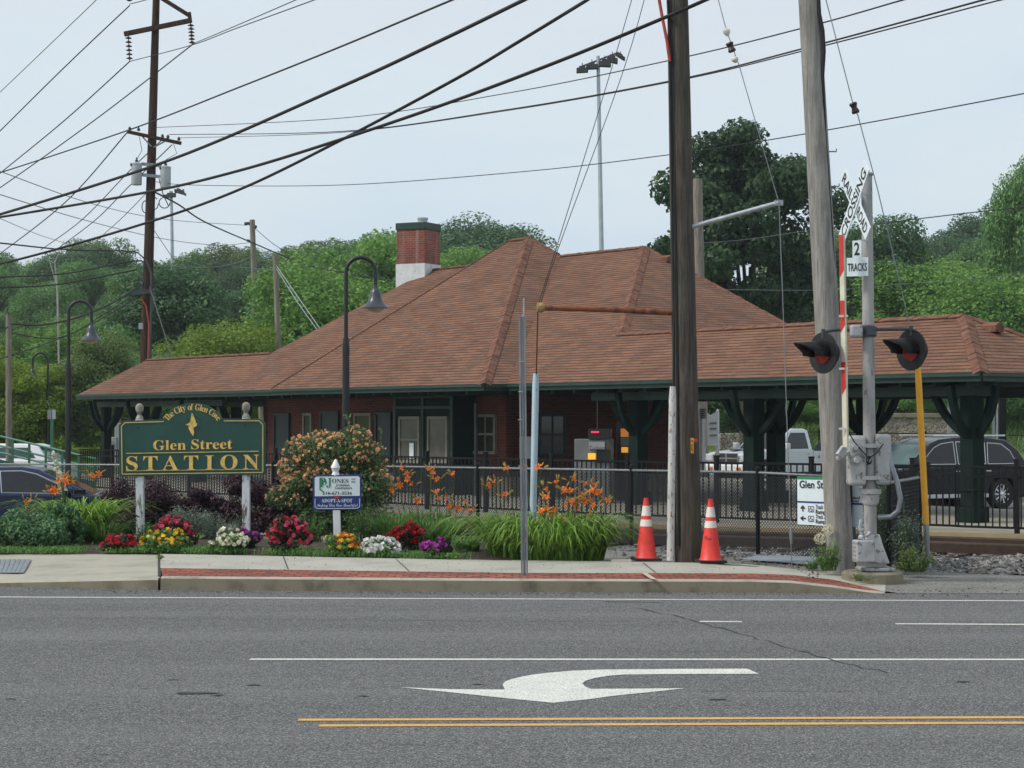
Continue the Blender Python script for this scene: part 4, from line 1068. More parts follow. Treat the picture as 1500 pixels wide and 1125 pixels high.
mb = MB(); mb.lathe([(.001, 0), (.03, .002), (.03, .012), (.001, .014)], P(1019, 645, DP - .2), 12, (0, -1, 0)); mb.build('red_tag', M['signred'], t)
# grey pole right of it
DG = 28.2
t = thing('utility_pole', 'pale grey weathered wooden pole beside the railroad crossing signal', 'utility pole', gpt(1230, DG, .1))
mb = MB(); pole(mb, 1232, 832, 1183.5, -30, DG, .195, .15, .05); mb.build('shaft', M['pole_grey'], t, smooth=True)
mb = MB()
for (x, y, s_) in ((1184, 230, -1), (1214, 222, 1), (1218, 273, 1), (1192, 326, -1)):
    p = P(x, y, DG - .02); q2 = p + XA * .11 * s_; mb.tube([p - XA * .05 * s_, q2, q2 + ZA * .04], .011, 6)
mb.build('pole_steps', M['steelgrey'], t)
mb = MB(); mb.tube([P(1198, -15, DG - .1), P(1200, 20, DG - .12), P(1205, 45, DG - .13), P(1207, 75, DG - .13), P(1205, 115, DG - .12), P(1209, 200, DG - .1), P(1219, 340, DG - .1), P(1228, 480, DG - .05)], [.03, .03, .03, .028, .024, .018, .016, .016], 8); mb.build('riser_cable', M['wire'], t, smooth=True)
mb = MB(); mb.tube([P(1247, 700, DG + .12), P(1250, 830, DG + .12)], .045, 8); mb.build('riser_guard', M['lampshade'], t, smooth=True)
# brown pole behind the canopy
t = thing('utility_pole', 'brown wooden pole rising behind the right canopy roof, next to the white notice signs', 'utility pole', gpt(1026, 69, .1))
mb = MB(); pole(mb, 1026, 690, 1022, 262, 69, .30, .16, 0); mb.build('shaft', M['pole_far'], t, smooth=True)
# tall transmission pole at left
DT = 76
t = thing('utility_pole', 'tall dark pole with twin grey transformers and a cross arm behind the left roof', 'utility pole', gpt(214, DT, .3))
mb = MB(); pole(mb, 213.5, 525, 230, -40, DT, .24, .13, .2); mb.build('shaft', M['pole_brown'], t, smooth=True)
mb = MB(); mb.bar(P(187, 193, DT - .3), P(265.5, 210, DT - .3), .12, .13); ca = mb.build('cross_arm', M['pole_brown'], t)
def insul(mb, p, ln=.16, r_=.06): mb.lathe([(.02, 0), (r_, .01), (r_ * .7, .05), (r_, .07), (r_ * .6, .11), (.02, ln)], p, 10)
for (x, y) in ((190, 192), (203, 193), (238, 203), (246, 204), (262, 207)): mb = MB(); insul(mb, P(x, y - 1, DT - .3), .15, .07); mb.build('pin_insulator', M['insul'], ca, smooth=True)
mb = MB(); mb.bar(P(205, 196, DT - .3), P(222, 215, DT - .16), .04, .05); mb.bar(P(245, 205, DT - .3), P(225, 216, DT - .16), .04, .05); mb.build('arm_braces', M['steelgrey'], ca)
for (x, y0, y1) in ((200, 238, 271), (242.5, 243, 275)):
    a, c = P(x, y1, DT - .35), P(x, y0, DT - .35); h = c.z - a.z; r_ = 7.6 * DT / F
    mb = MB(); mb.lathe([(r_ * .94, 0), (r_, .03), (r_, h - .1), (r_ * 1.06, h - .09), (r_ * 1.06, h - .04), (r_ * .6, h), (.02, h + .02)], a, 18)
    tf = mb.build('transformer', M['transf'], t, smooth=True)
    mb = MB(); insul(mb, c + Vector((.0, 0, .0)), .2, .07); insul(mb, a + Vector((-.19, -.1, h * .82)), .13, .05); mb.build('bushings', M['insul'], tf, smooth=True)
mb = MB()
for y in (240, 256): mb.bar(P(207, y, DT - .25), P(237, y + 3, DT - .25), .08, .12)
mb.build('transformer_bracket', M['steelgrey'], t)
mb = MB(); mb.bar(P(182, 50, DT - .25), P(279, 30, DT - .25), .16, .17); mb.bar(P(276, 22, DT - .25), P(228, -8, DT - .25), .14, .15); mb.bar(P(279, 33, DT - .25), P(277, 18, DT - .25), .13, .13); mb.build('upper_arm', M['pole_brown'], t)
mb = MB()
for (x, y0, y1) in ((188, 52, 90), (279.5, 34, 66)):
    a, c = P(x, y0, DT - .25), P(x + 2, y1, DT - .25); mb.tube([a, c], .02, 6)
    for k in range(6):
        q2 = a.lerp(c, (k + .6) / 6.4); mb.lathe([(.03, .05), (.12, 0), (.125, -.02), (.03, -.045)], q2, 10)
a, c = P(189, -6, DT - .25), P(190, 7, DT - .25); mb.lathe([(.03, .05), (.12, 0), (.03, -.04)], a.lerp(c, .5), 10)
mb.build('string_insulators', M['insul'], t, smooth=True)
mb = MB()
for (cx_, cy_, rx_, ry_) in ((241, 297, 8, 8), (213, 303, 5, 9), (226, 298, 6, 9)):
    mb.tube([P(cx_ + rx_ * math.cos(a), cy_ + ry_ * math.sin(a), DT - .4) for a in [k * .5 for k in range(12)]], .02, 5)
mb.tube([P(233, 262, DT - .35), P(239, 285, DT - .4), P(247, 302, DT - .4)], .02, 5); mb.tube([P(204, 200, DT - .3), P(208, 220, DT - .35), P(201, 233, DT - .35)], .012, 5); mb.tube([P(254, 210, DT - .3), P(259, 225, DT - .35), P(243, 234, DT - .35)], .012, 5)
mb.build('cable_loops', M['wire'], t)
mb = MB(); mb.bar(P(193, 428, DT - .3), P(222, 427, DT - .3), .1, .18); mb.tube([P(203, 405, DT - .3), P(210, 412, DT - .33), P(208, 422, DT - .3)], .05, 6); mb.tube([P(213, 380, DT - .3), P(221, 400, DT - .3), P(222, 440, DT - .3), P(219, 525, DT - .3)], .045, 6); mb.build('cable_bracket', M['lampshade'], t)
mb = MB(); mb.tube([P(206, 437, DT - .3), P(214, 448, DT - .3), P(218, 475, DT - .3), P(217, 524, DT - .3)], .03, 6); mb.build('red_conduit', M['redconduit'], t)
mb = MB(); mb.box(P(206.5, 478, DT - .3), (.17, .12, .24)); mb.build('meter_box', M['cabinet'], t, bevel=.02)
# distant poles
for (x0, y0, x1, y1, D, r_, label) in ((375, 500, 369.5, 322, 112, .19, 'distant brown pole with small fittings at its top, left of the roof slope'), (408, 515, 403, 374, 92, .15, 'bare pale distant pole just above the left roof ridge'), (13, 640, 12.5, 461, 60, .105, 'short grey wooden pole at the far left edge behind the ramp railing'), (175, 640, 173, 588, 78, .10, 'stubby pale pole half hidden by the green sign, under the left eave'), (383, 640, 381, 580, 80, .10, 'pale square pole under the left eave beside the brick wall')):
    p = gpt(x0, D, hgt(P(x0, 600, D).x, D)); t = thing('utility_pole', label, 'utility pole', p)
    mb = MB(); pole(mb, x0, y0, x1, y1, D, r_, r_ * .8, p.z - .1, 12); mb.build('shaft', M['pole_far'] if D != 112 else M['pole_far'], t, smooth=True)
    if D == 112:
        mb = MB(); mb.tube([P(358, 328, D), P(364, 327, D), P(369, 330, D), P(376, 333, D)], .09, 8); mb.bar(P(362, 352, D), P(374, 356, D), .12, .14); mb.build('fittings', M['lampshade'], t)

# ---------------------------------------------------------------- floodlight towers
def tower(px0, py0, px1, py1, D, r0, r1, heads, arm, label):
    p = gpt(px0, D, hgt(P(px0, 600, D).x, D)); t = thing('light_tower', label, 'floodlight tower', p)
    mb = MB(); pole(mb, px0, py0, px1, py1, D, r0, r1, p.z - .1, 12); mb.build('mast', M['towersteel'], t, smooth=True)
    mb = MB(); mb.bar(P(*arm[0], D), P(*arm[1], D), .1, .12)
    mb.build('cross_arm', M['lampshade'], t)
    s_ = D / F
    for (x, y, wpx, hpx, tilt) in heads:
        c = P(x, y, D - .3); mb = MB()
        ax = Vector((1, 0, tilt)).normalized()
        mb.obox(c, ax, YA, ZA, wpx * s_, .5, hpx * s_); mb.obox(c + ZA * hpx * s_ * .7, ax, YA, ZA, wpx * s_ * .5, .25, hpx * s_ * .5); mb.bar(c, c + ZA * hpx * s_ * 1.6, .06, .06)
        mb.build('floodlight', M['plasticdark'], t, bevel=.03)
tower(881, 362, 876, 82, 135, .19, .12, ((853, 103, 17, 7, .05), (867, 98, 17, 7, .05), (886, 94, 18, 8, -.05), (897, 88, 16, 8, -.25), (909, 83, 15, 5, -.6)), ((848, 99), (906, 77)), 'tall steel floodlight mast with clustered lamps above the station roof')
tower(254.5, 526, 251, 280, 190, .20, .14, ((249, 287, 17, 5, .1), (262, 281, 13, 5, -.3), (268, 283, 10, 4, -.5)), ((243, 288), (270, 278)), 'thin steel floodlight mast beside the dark transformer pole')

# ---------------------------------------------------------------- street lamps
def lamp(px, D, zb, htop, label, flip=1, s=1.0):
    p = gpt(px, D, zb); t = thing('street_lamp', label, 'street lamp', p, 0, 'black gooseneck lamps along the platform')
    H = htop - zb; x0 = p.x; r_ = .30 * flip * s
    pt = lambda dx, z: Vector((x0 + dx, p.y, zb + z))
    mb = MB(); mb.tube([pt(0, 0), pt(0, .5)], .11, 14); mb.tube([pt(0, .5), pt(0, H * .62)], [.078, .072], 14); mb.tube([pt(0, H * .62), pt(0, H * .64), pt(0, H * .69)], [.072, .078, .06], 14); mb.build('pole', M['lampblack'], t, smooth=True)
    path = [pt(0, H * .68), pt(0, H - abs(r_))] + [pt(r_ - r_ * math.cos(a), H - abs(r_) + abs(r_) * math.sin(a)) for a in [k * math.pi / 12 for k in range(1, 13)]] + [pt(2 * r_, H - abs(r_) - .28)]
    mb = MB(); mb.tube(path, .042, 12); mb.build('gooseneck', M['lampblack'], t, smooth=True)
    q2 = pt(2 * r_, H - abs(r_) - .62 * 1.18)
    mb = MB(); mb.lathe([(.275, -.005), (.285, .0), (.255, .03), (.20, .08), (.15, .15), (.12, .23), (.105, .30), (.08, .37), (.05, .40), (.045, .47)], q2, 24); sh_ = mb.build('lamp_shade', M['lampshade'], t, smooth=True)
    mb = MB(); mb.lathe([(.002, -.09), (.08, -.08), (.15, -.05), (.19, -.005), (.19, .0)], q2, 20); mb.build('lens', M['lampglass'], sh_, smooth=True)
lamp(506.5, 40.3, .3, P(507, 377, 40.3).z, 'black gooseneck lamp rising in front of the main roof behind the rose bush')
lamp(99.5, 52.0, .2, P(100, 441, 52).z, 'black gooseneck lamp left of the green sign, nearer of the two by the ramp')
lamp(69.5, 78, .1, P(70, 517, 78).z, 'small distant gooseneck lamp facing left above the white van', -1)

# ---------------------------------------------------------------- thin posts and guy guards
p = G(768.5, 843, .165); D = p.y; t = thing('sign_post', 'tall perforated grey steel channel post bare of any sign at the kerb', 'post', p)
a, c = Vector((p.x, p.y, .1)), P(764.5, 463, D)
d = (c - a).normalized(); sx = XA; mb = MB()
for (ox, oy, wx, wy) in ((0, .0, .034, .006), (-.026, -.012, .006, .03), (.026, -.012, .006, .03), (-.036, -.026, .022, .006), (.036, -.026, .022, .006)):
    mb.bar(a + Vector((ox, oy, 0)), c + Vector((ox, oy, 0)), wx, wy, up=YA)
mb.build('channel', M['steelgrey'], t)
mb = MB(); mb.bar(P(767, 470, D), P(767, 437, D), .022, .01, up=YA); mb.bar(P(764, 463, D - .03), P(768, 462, D - .03), .02, .03)
mb.build('top_bracket', M['galv'], t)
for (x, y) in ((761.5, 574), (761, 615), (763, 530)): mb = MB(); mb.tube([P(x - 2.5, y, D - .03), P(x + 4, y, D - .03)], .007, 6); mb.build('bolt', M['galv'], t)
def guard(name, label, x0, y0, x1, y1, D, r_, m, zb=None, cat='guy guard'):
    a, c = P(x0, y0, D), P(x1, y1, D); t = thing(name, label, cat, a)
    mb = MB(); d = (c - a).normalized(); n = 14
    prof = [a.lerp(c, k / n) for k in range(n + 1)]
    mb.tube(prof, [r_] * n + [r_ * .75], 12); mb.build('sleeve', M[m], t, smooth=True); return t, a, c
guard('guy_wire_guard', 'pale blue guy wire sleeve rising out of the orange lilies', 780, 800, 785, 547, 30.6, .052, 'guard_blue')
guard('guy_wire_guard', 'rust streaked white guy wire sleeve against the dark pole', 982, 821, 985.5, 566, 29.0, .055, 'guard_rust')
t, a, c = guard('guy_wire_guard', 'bright yellow guy wire sleeve right of the crossing signal', 1356.5, 768, 1344.5, 537, 28.6, .047, 'yellow')
mb = MB(); mb.tube([a, P(1359.5, 826, 28.6)], [.042, .034], 10); mb.lathe([(.05, 0), (.03, .1)], P(1360, 832, 28.6), 8); mb.build('anchor_sleeve', M['steelgrey'], t, smooth=True)

# ---------------------------------------------------------------- traffic cones
def cone(px, py, label, scribble=False):
    p = G(px, py, .203); t = thing('traffic_cone', label, 'traffic cone', p, 0, 'traffic cones by the dark pole')
    H = .88; rz = lambda z: lerp(.155, .034, (z - .03) / H)
    sm = MB(); sm.box(p + ZA * .018, (.40, .40, .036), R(8)); b0 = sm.build('base', M['rubber'], t, bevel=.012)
    def seg(z0, z1, m, nm, e=0): mb = MB(); mb.lathe([(rz(z0) + e, z0), (rz(z1) + e, z1)], p, 28); return mb.build(nm, M[m], t, smooth=True)
    mb = MB(); mb.lathe([(.175, .03), (.165, .05)] + [(rz(z), z) for z in (.07, .3, .55, .7, .85)] + [(.034, .90), (.036, .905), (.034, .915), (.024, .916), (.022, .88)], p, 28); mb.build('body', M['orange'], t, smooth=True)
    seg(.50, .60, 'coneband', 'reflective_band', .003); seg(.655, .80, 'coneband', 'reflective_band', .003)
    if scribble:
        mb = MB(); text_mb('Con', .09, p + Vector((-.05, -rz(.33) - .006, .33)), XA, ZA, mb, 'CENTER', .10, script=True, proud=.0); mb.build('lettering', M['signtext'], t)
cone(946.5, 820.5, 'orange traffic cone standing left of the dark pole, with plain lower body')
cone(1041, 823.5, 'orange traffic cone standing right of the dark pole, with black scribble', True)
# wooden plank and yellow rubbish by the pole
# steel plate and small rubbish
z0 = .145; pts = [G(1086, 818, z0), G(1110, 813.5, z0), G(1198, 815, z0), G(1190, 826, z0)]
t = MB().prism(pts, (0, 0, -.012)).build('steel_plate', M['plate']); tag(t, 'flat grey steel plate lying on the ground between the cones and signal', 'plate')
t = MB().prism([G(895, 822, .2), G(925, 822.5, .2), G(925, 824.3, .2), G(895, 823.7, .2)], (0, 0, .03)).build('wood_plank', M['conc']); tag(t, 'short pale plank lying left of the first traffic cone', 'plank')

# ---------------------------------------------------------------- railroad crossing signal
DM = 27.3
base = gpt(1277, DM, .06)
t = thing('crossing_signal', 'silver railroad crossing signal with crossbuck, red lamps and raised gate arm', 'crossing signal', base)
S = DM / F
mb = MB(); mb.lathe([(.42, -.1), (.42, .10), (.38, .13)], base, 24); mb.build('concrete_base', M['kerb'], t)
mb = MB(); mb.tube([P(1275, 790, DM), P(1272, 500, DM), P(1269.5, 255, DM)], [.088, .082, .075], 18); mb.lathe([(.09, 0), (.10, .01), (.10, .03), (.05, .05)], P(1269.5, 257, DM), 14); mast = mb.build('mast', M['mast'], t, smooth=True)
mb = MB(); c = P(1275, 718, DM); mb.lathe([(.10, .08), (.15, .10), (.155, .17), (.12, .175), (.12, .0), (.1, -.05)], c - ZA * .15, 16); mb.build('collar', M['silver'], mast, smooth=True)
mb = MB(); q = [P(1289, 783, DM - .1), P(1270, 783, DM - .1), P(1262, 824, DM - .16), P(1304, 826, DM - .16), P(1294, 800, DM - .12)]
mb.prism(q, (0, .28, 0)); mb.box(base + Vector((.04, 0, .16)), (.46, .42, .05)); mb.build('pedestal', M['silver'], t, bevel=.015)
mb = MB(); c = P(1265, 807, DM - .28); mb.box(c, (.26, .22, .30), R(8)); bx = mb.build('junction_box', M['silver'], t, bevel=.02)
mb = MB()
for k in range(5): mb.box(P(1252.5, 795 + 6 * k, DM - .3), (.03, .16, .02), R(8))
mb.lathe([(.05, 0), (.05, .03), (.03, .05), (.03, .10), (.045, .11), (.045, .14)], P(1262, 789, DM - .28), 10); mb.tube([P(1268, 785, DM - .3), P(1275, 780, DM - .3)], .03, 8); mb.build('box_fittings', M['galv'], bx)
# gate mechanism housing (two halves with rounded corners)
mb = MB(); mb.box(P(1254, 674.5, DM + .02), (26 * S, .36, 73 * S), R(-4)); mb.build('gate_mechanism', M['silver'], t, bevel=.045, seg=3)
mb = MB(); mb.box(P(1292, 673, DM + .05), (24 * S, .34, 74 * S), R(-4)); mb.build('gate_mechanism', M['silver'], t, bevel=.045, seg=3)
for (x, y, r_) in ((1252, 656, .055), (1254, 674, .075)): mb = MB(); mb.lathe([(r_, 0), (r_, .03), (r_ * .62, .035), (r_ * .62, .10), (r_ * .5, .11)], P(x, y, DM - .15), 16, (0, -1, 0)); mb.build('shaft_hub', M['silver'], t, smooth=True)
for (x, y) in ((1276, 653), (1276, 700)): mb = MB(); mb.box(P(x, y, DM - .12), (.26, .07, .055)); mb.lathe([(.025, 0), (.025, .05)], P(x - 12, y, DM - .13), 8, (0, -1, 0)); mb.lathe([(.025, 0), (.025, .05)], P(x + 11, y, DM - .13), 8, (0, -1, 0)); mb.build('mast_clamp', M['silver'], t)
mb = MB(); mb.tube([P(1301, 655, DM - .05), P(1305, 680, DM - .1), P(1314, 705, DM - .12), P(1319, 730, DM - .1), P(1316, 748, DM - .08), P(1305, 757, DM - .05), P(1286, 758, DM)], .036, 10); mb.build('flex_conduit', M['plasticdark'].copy() if False else M['steelgrey'], t, smooth=True)
mb = MB(); mb.tube([P(1262, 762, DM - .15), P(1260, 772, DM - .2), P(1263, 785, DM - .25)], .03, 8); mb.build('flex_conduit', M['steelgrey'], t, smooth=True)
mb = MB(); mb.tube([P(1240, 628, DM - .2), P(1252, 648, DM - .22), P(1266, 664, DM - .2), P(1274, 672, DM - .2)], .009, 6); mb.tube([P(1294, 650, DM - .2), P(1284, 664, DM - .22), P(1274, 670, DM - .2), P(1270, 682, DM - .2)], .009, 6)
for k in range(3): mb.tube([P(1273 + 4 * math.cos(a), 673 + k + 5 * math.sin(a), DM - .22) for a in [i * .7 for i in range(9)]], .007, 5)
mb.build('loose_cable', M['wire'], t)
# gate arm
ga = MB(); A0, A1 = P(1239, 655, DM - .28), P(1233.5, 344, DM - .28); dA = (A1 - A0).normalized(); la = (A1 - A0).length
fa_n = Vector((-.80, -.6, 0)); fw = Vector((.6, -.8, 0))
ga.bar(A0, A1, .035, .082, up=fw); arm = ga.build('gate_arm', mat('cream_arm', (.62, .60, .46), .55, 0, .15, 5), t)
for fr in ((.80, 1.0), (.54, .69), (.245, .40)):
    z0, z1 = [A0 + dA * la * f for f in fr]
    mb = MB(); o_ = fa_n * .020
    mb.prism([z0 - fw * .0395 + o_, z0 + fw * .0395 + o_ + dA * .10, z1 + fw * .0395 + o_, z1 - fw * .0395 + o_ - dA * .0], fa_n * .003); mb.build('red_stripe', M['signred'], arm)
mb = MB()
for y in (463, 540, 628): mb.bar(P(1229, y, DM - .31), P(1242, y, DM - .31), .012, .03)
mb.build('arm_straps', M['coneband'], arm)
mb = MB(); mb.bar(P(1237, 655, DM - .2), P(1228, 668, DM - .25), .06, .09); mb.bar(P(1226, 672, DM - .25), P(1246, 662, DM - .1), .05, .05); mb.build('arm_bracket', M['silver'], t, bevel=.01)
# crossarm with lamps
mb = MB(); mb.tube([P(1206, 492, DM - .1), P(1212, 485, DM - .1), P(1225, 483, DM - .1), P(1330, 482, DM + .05), P(1334, 486, DM + .05)], .026, 10); ca = mb.build('lamp_crossarm', M['lampshade'], t, smooth=True)
mb = MB(); mb.box(P(1254, 485, DM - .12), (.17, .15, .17)); mb.build('crossarm_box', M['silver'], ca, bevel=.03)
mb = MB(); mb.lathe([(.11, -.08), (.13, -.06), (.13, .06), (.11, .08)], P(1271, 485, DM), 12); mb.build('crossarm_clamp', M['lampshade'], ca)
nL = Vector((-.84, -.54, 0)).normalized()
for (x, y, DD) in ((1206, 517, DM - .12), (1335, 512.5, DM + .05)):
    c = P(x, y, DD); mb = MB()
    mb.lathe([(.285, -.012), (.285, .012)], c, 40, nL); mb.lathe([(.16, -.16), (.18, -.02), (.18, 0)], c, 20, nL); dk = mb.build('lamp_disc', M['black'], t, smooth=True)
    mb = MB(); mb.lathe([(.155, .016), (.155, .03), (.11, .06), (.055, .08), (.002, .085)], c, 24, nL); mb.build('red_lens', M['redlens'], dk, smooth=True)
    # long hood, open below
    rt_ = nL.cross(ZA).normalized(); h = MB(); n = 14; rows = []
    Lh = .50
    for j in range(2):
        ring_ = []
        for k in range(n + 1):
            a_ = -.35 + (math.pi + .7) * k / n
            ln = 0 if j == 0 else Lh * (.50 + .50 * max(0, math.sin(a_)) ** 1.2)
            rr_ = .17 if j == 0 else .135
            ring_.append(c + nL * (.012 + ln) + rt_ * math.cos(a_) * rr_ + ZA * math.sin(a_) * rr_)
        rows.append(ring_)
    h.add(rows[0] + rows[1], [(k, k + 1, n + 2 + k, n + 1 + k) for k in range(n)])
    ho = h.build('lamp_hood', M['black'], dk, smooth=True); so_ = ho.modifiers.new('thick', 'SOLIDIFY'); so_.thickness = .006
    mb = MB(); mb.tube([c + ZA * .33, c + ZA * .2], .028, 8); mb.build('lamp_stem', M['lampshade'], dk)
# crossbuck
nB = Vector((-.972, -.235, 0)).normalized(); rB = Vector((.235, -.972, 0)).normalized()
cB = P(1252.5, 297, DM - .12)
def blade(txt, sg, off_):
    dB = (rB * math.cos(R(47)) * sg + ZA * math.sin(R(47))).normalized() if sg > 0 else (rB * math.cos(R(47)) - ZA * math.sin(R(47))).normalized()
    up = nB.cross(dB).normalized()
    if up.z < 0: up = -up
    c = cB + nB * off_
    mb = MB(); mb.obox(c, dB, up, nB, 1.28, .23, .012); bo = mb.build('crossbuck_blade', M['signwhite'], t)
    mb = MB()
    return bo, c, dB, up
b1, c1, d1, u1 = blade('RAILROAD', -1, 0)
b2, c2, d2, u2 = blade('CROSSING', 1, .016)
for bo, c, d_, u_, parts in ((b1, c1, d1, u1, (('RAIL', -.34, .44), ('ROAD', .36, .42))), (b2, c2, d2, u2, (('CROSSING', 0, 1.12),))):
    mb = MB()
    for s_, o_, wd_ in parts:
        rt_ = d_
        nn2 = rt_.cross(u_)
        if nn2.dot(nB) < 0: u_ = -u_
        text_mb(s_, .155 / .7, c + d_ * o_ - u_ * .077 + nB * .007, rt_, u_, mb, 'CENTER', wd_, bold=True, proud=.002)
    mb.build('lettering', M['signtext'], bo)
mb = MB()
for y in (283, 313, 352, 400): mb.bar(P(1257, y, DM - .12), P(1277, y + .5, DM - .05), .012, .02)
mb.build('sign_straps', M['galv'], mast)
# 2 TRACKS plate
nT = Vector((-.42, -.907, 0)).normalized(); rT = Vector((.907, -.42, 0)).normalized()
cT = P(1256, 391, DM - .16)
mb = MB(); mb.obox(cT, rT, nT, ZA, .30, .012, .255); mb.obox(cT + rT * -.005 + ZA * .245, rT, nT, ZA, .125, .012, .235); pl = mb.build('tracks_plate', M['signwhite'], t)
mb = MB(); text_mb('2', .17 / .7, cT + ZA * .165 - rT * .005 + nT * .007, rT, ZA, mb, 'CENTER', .075, bold=True, proud=.003); text_mb('TRACKS', .105 / .7, cT - ZA * .055 + nT * .007, rT, ZA, mb, 'CENTER', .27, bold=True, proud=.003); mb.build('lettering', M['signtext'], pl)
# ---------------------------------------------------------------- wires
def wire(label, pts, th, m='wire', name='overhead_wire', n=10, cat='wire', group=None):
    """pts: (px, py, D); th in photo pixels at the middle depth"""
    q = [P(*p) for p in pts]; out = []
    if pts[0][0] < -5: q.insert(0, q[0] + (q[0] - q[1]).normalized() * 18)
    if pts[-1][0] > 1440 or (pts[-1][1] < -5 and pts[-1][0] > 700): q.append(q[-1] + (q[-1] - q[-2]).normalized() * 14)
    for i in range(len(q) - 1):
        p0, p1, p2, p3 = q[max(0, i - 1)], q[i], q[i + 1], q[min(len(q) - 1, i + 2)]
        for k in range(n):
            s = k / n
            out.append(.5 * ((2 * p1) + (p2 - p0) * s + (2 * p0 - 5 * p1 + 4 * p2 - p3) * s * s + (3 * p1 - p0 - 3 * p2 + p3) * s ** 3))
    out.append(q[-1]); mb = MB(); r_ = [max(.003, th * .5 * p.y / F) for p in out if p.y > 5]
    rm = sorted(r_)[len(r_) // 2]
    mb.tube(out, rm, 6); o = mb.build(name, M[m], None, smooth=True); tag(o, label, cat, group); return o
wire('thickest black cable, topmost of the three heavy cables sweeping up to the right', [(-60, 327, 46), (0, 314, 44), (250, 234, 40), (500, 127, 35), (640, 62, 32.5), (767, 0, 30.5), (830, -32, 29.5)], 5.6)
wire('heavy black cable that runs into the left side of the dark pole', [(-60, 325, 46), (0, 318, 44.5), (213, 282, 40), (350, 250, 37), (500, 204, 34), (667, 147, 32), (833, 84, 30), (985, 21, 29.2), (1040, -3, 28.8)], 4.6)
wire('heavy black cable crossing the cable beside it, leaving the frame left of the mast', [(-60, 398, 48), (35, 378, 45), (213, 327, 42), (350, 278, 39), (500, 205, 36), (667, 116, 33), (760, 61, 31.5), (860, 0, 30), (900, -25, 29.5)], 4.4)
wire('medium wire from the cross arm of the tall pole up to the top edge', [(-40, 263, 90), (0, 253, 88), (190, 190, 76), (350, 128, 64), (500, 68, 55), (662, 0, 46), (700, -16, 44)], 2.2)
wire('upper of the long wires stretching right from the tall pole cross arm', [(222, 187, 76), (500, 173, 64), (740, 137, 52), (983, 88, 40), (1180, 40, 33), (1322, 0, 29), (1380, -17, 28)], 2.0)
wire('lower of the long wires stretching right from the tall pole cross arm', [(248, 197, 76), (500, 192.5, 64), (740, 161, 52), (985, 118, 40), (1177, 71, 33), (1440, 0, 28), (1500, -17, 27)], 2.4)
wire('twin of the lower long wire, splitting from it right of the dark pole', [(262, 202, 76), (500, 194, 64), (740, 162.5, 52), (985, 119.5, 40), (1177, 74.5, 33), (1465, 0, 28), (1520, -15, 27)], 1.8)
wire('thin wire sagging level across the sky behind the floodlight mast', [(215, 264, 77), (280, 271, 74), (500, 271, 66), (760, 252, 58), (970, 228, 50), (1180, 196, 44), (1500, 137, 38), (1560, 124, 37)], 1.5)
wire('highest faint wire in the upper left corner of the sky', [(-60, 190, 90), (0, 135, 85), (141, 0, 70), (170, -28, 68)], 1.1, 'wiregrey')
wire('wire dropping left from the topmost insulator of the tall pole', [(-30, 222, 90), (0, 192, 88), (95, 98, 80), (190, 8, 75.7)], 1.6)
wire('wire dropping left from the left hanging insulator string', [(-30, 280, 90), (0, 254, 88), (95, 176, 80), (190, 90, 75.7)], 1.6)
wire('wire dropping left from the right hanging insulator string', [(-30, 292, 92), (0, 275, 90), (140, 175, 82), (281, 66, 75.7)], 1.5)
wire('wire from the left insulator string rising right past the right string', [(190, 90, 75.7), (281, 66, 70), (345, 42, 64), (460, 0, 54), (520, -24, 50)], 1.4)
wire('wire from the right hanging insulator string rising to the right', [(281, 65, 75.7), (345, 38, 64), (433, 0, 56), (490, -26, 50)], 1.4)
wire('short wire at the top edge above the tall pole arm', [(190, 6, 75.7), (213, 0, 70), (240, -9, 66)], 1.4)
wire('steep wire falling left from the cross arm outer pin', [(188, 192, 75.7), (97, 295, 90), (5, 368, 108), (-40, 400, 115)], 1.5)
wire('steep wire falling left from behind the tall pole, upper', [(236, 206, 75.7), (190, 250, 82), (120, 322, 95), (60, 366, 108)], 1.4)
wire('steep wire falling left from behind the tall pole, lower', [(252, 212, 75.7), (190, 272, 82), (140, 322, 92), (82, 366, 106)], 1.4)
wire('fine wire falling left below the transformers into the tree tops', [(213, 284, 75.7), (180, 318, 84), (150, 345, 92)], 1.1, 'wiregrey')
wire('fine wire slanting down right to the top of the distant brown pole', [(-20, 245, 60), (0, 251, 64), (130, 297, 84), (240, 321, 98), (362, 330, 112)], 1.2, 'wiregrey')
wire('second fine wire slanting down right to the distant brown pole', [(-20, 277, 60), (0, 285, 64), (130, 324, 84), (240, 350, 98), (320, 359, 108), (368, 355, 112)], 1.1, 'wiregrey')
wire('third fine wire slanting down right into the left trees', [(-20, 312, 70), (0, 320, 75), (60, 345, 95), (110, 360, 110)], 1.0, 'wiregrey')
wire('twisted service cable from the tall pole to the distant brown pole and beyond', [(228, 282, 75.7), (262, 300, 84), (300, 325, 95), (366, 354, 111), (450, 388, 112), (520, 402, 110), (580, 412, 106)], 1.9)
wire('fine wire from the distant brown pole toward the trees on its right', [(374, 335, 112), (400, 357, 112), (424, 372, 113)], 1.0, 'wiregrey')
wire('upper guy strand of the pale distant pole', [(404, 388, 92), (440, 440, 88), (470, 483, 84)], 1.0, 'galv', 'guy_wire', 4, 'guy wire')
wire('lower guy strand of the pale distant pole', [(404, 392, 92), (434, 440, 88), (466, 485, 84)], 1.0, 'galv', 'guy_wire', 4, 'guy wire')
wire('slack line between the tall pole and the distant brown pole', [(224, 390, 76), (300, 392, 90), (340, 387, 104), (369, 376, 112)], 1.1, 'wiregrey')
wire('slack line joining the distant brown pole to the pale pole', [(300, 380, 96), (340, 390, 104), (404, 396, 92)], 1.0, 'wiregrey')
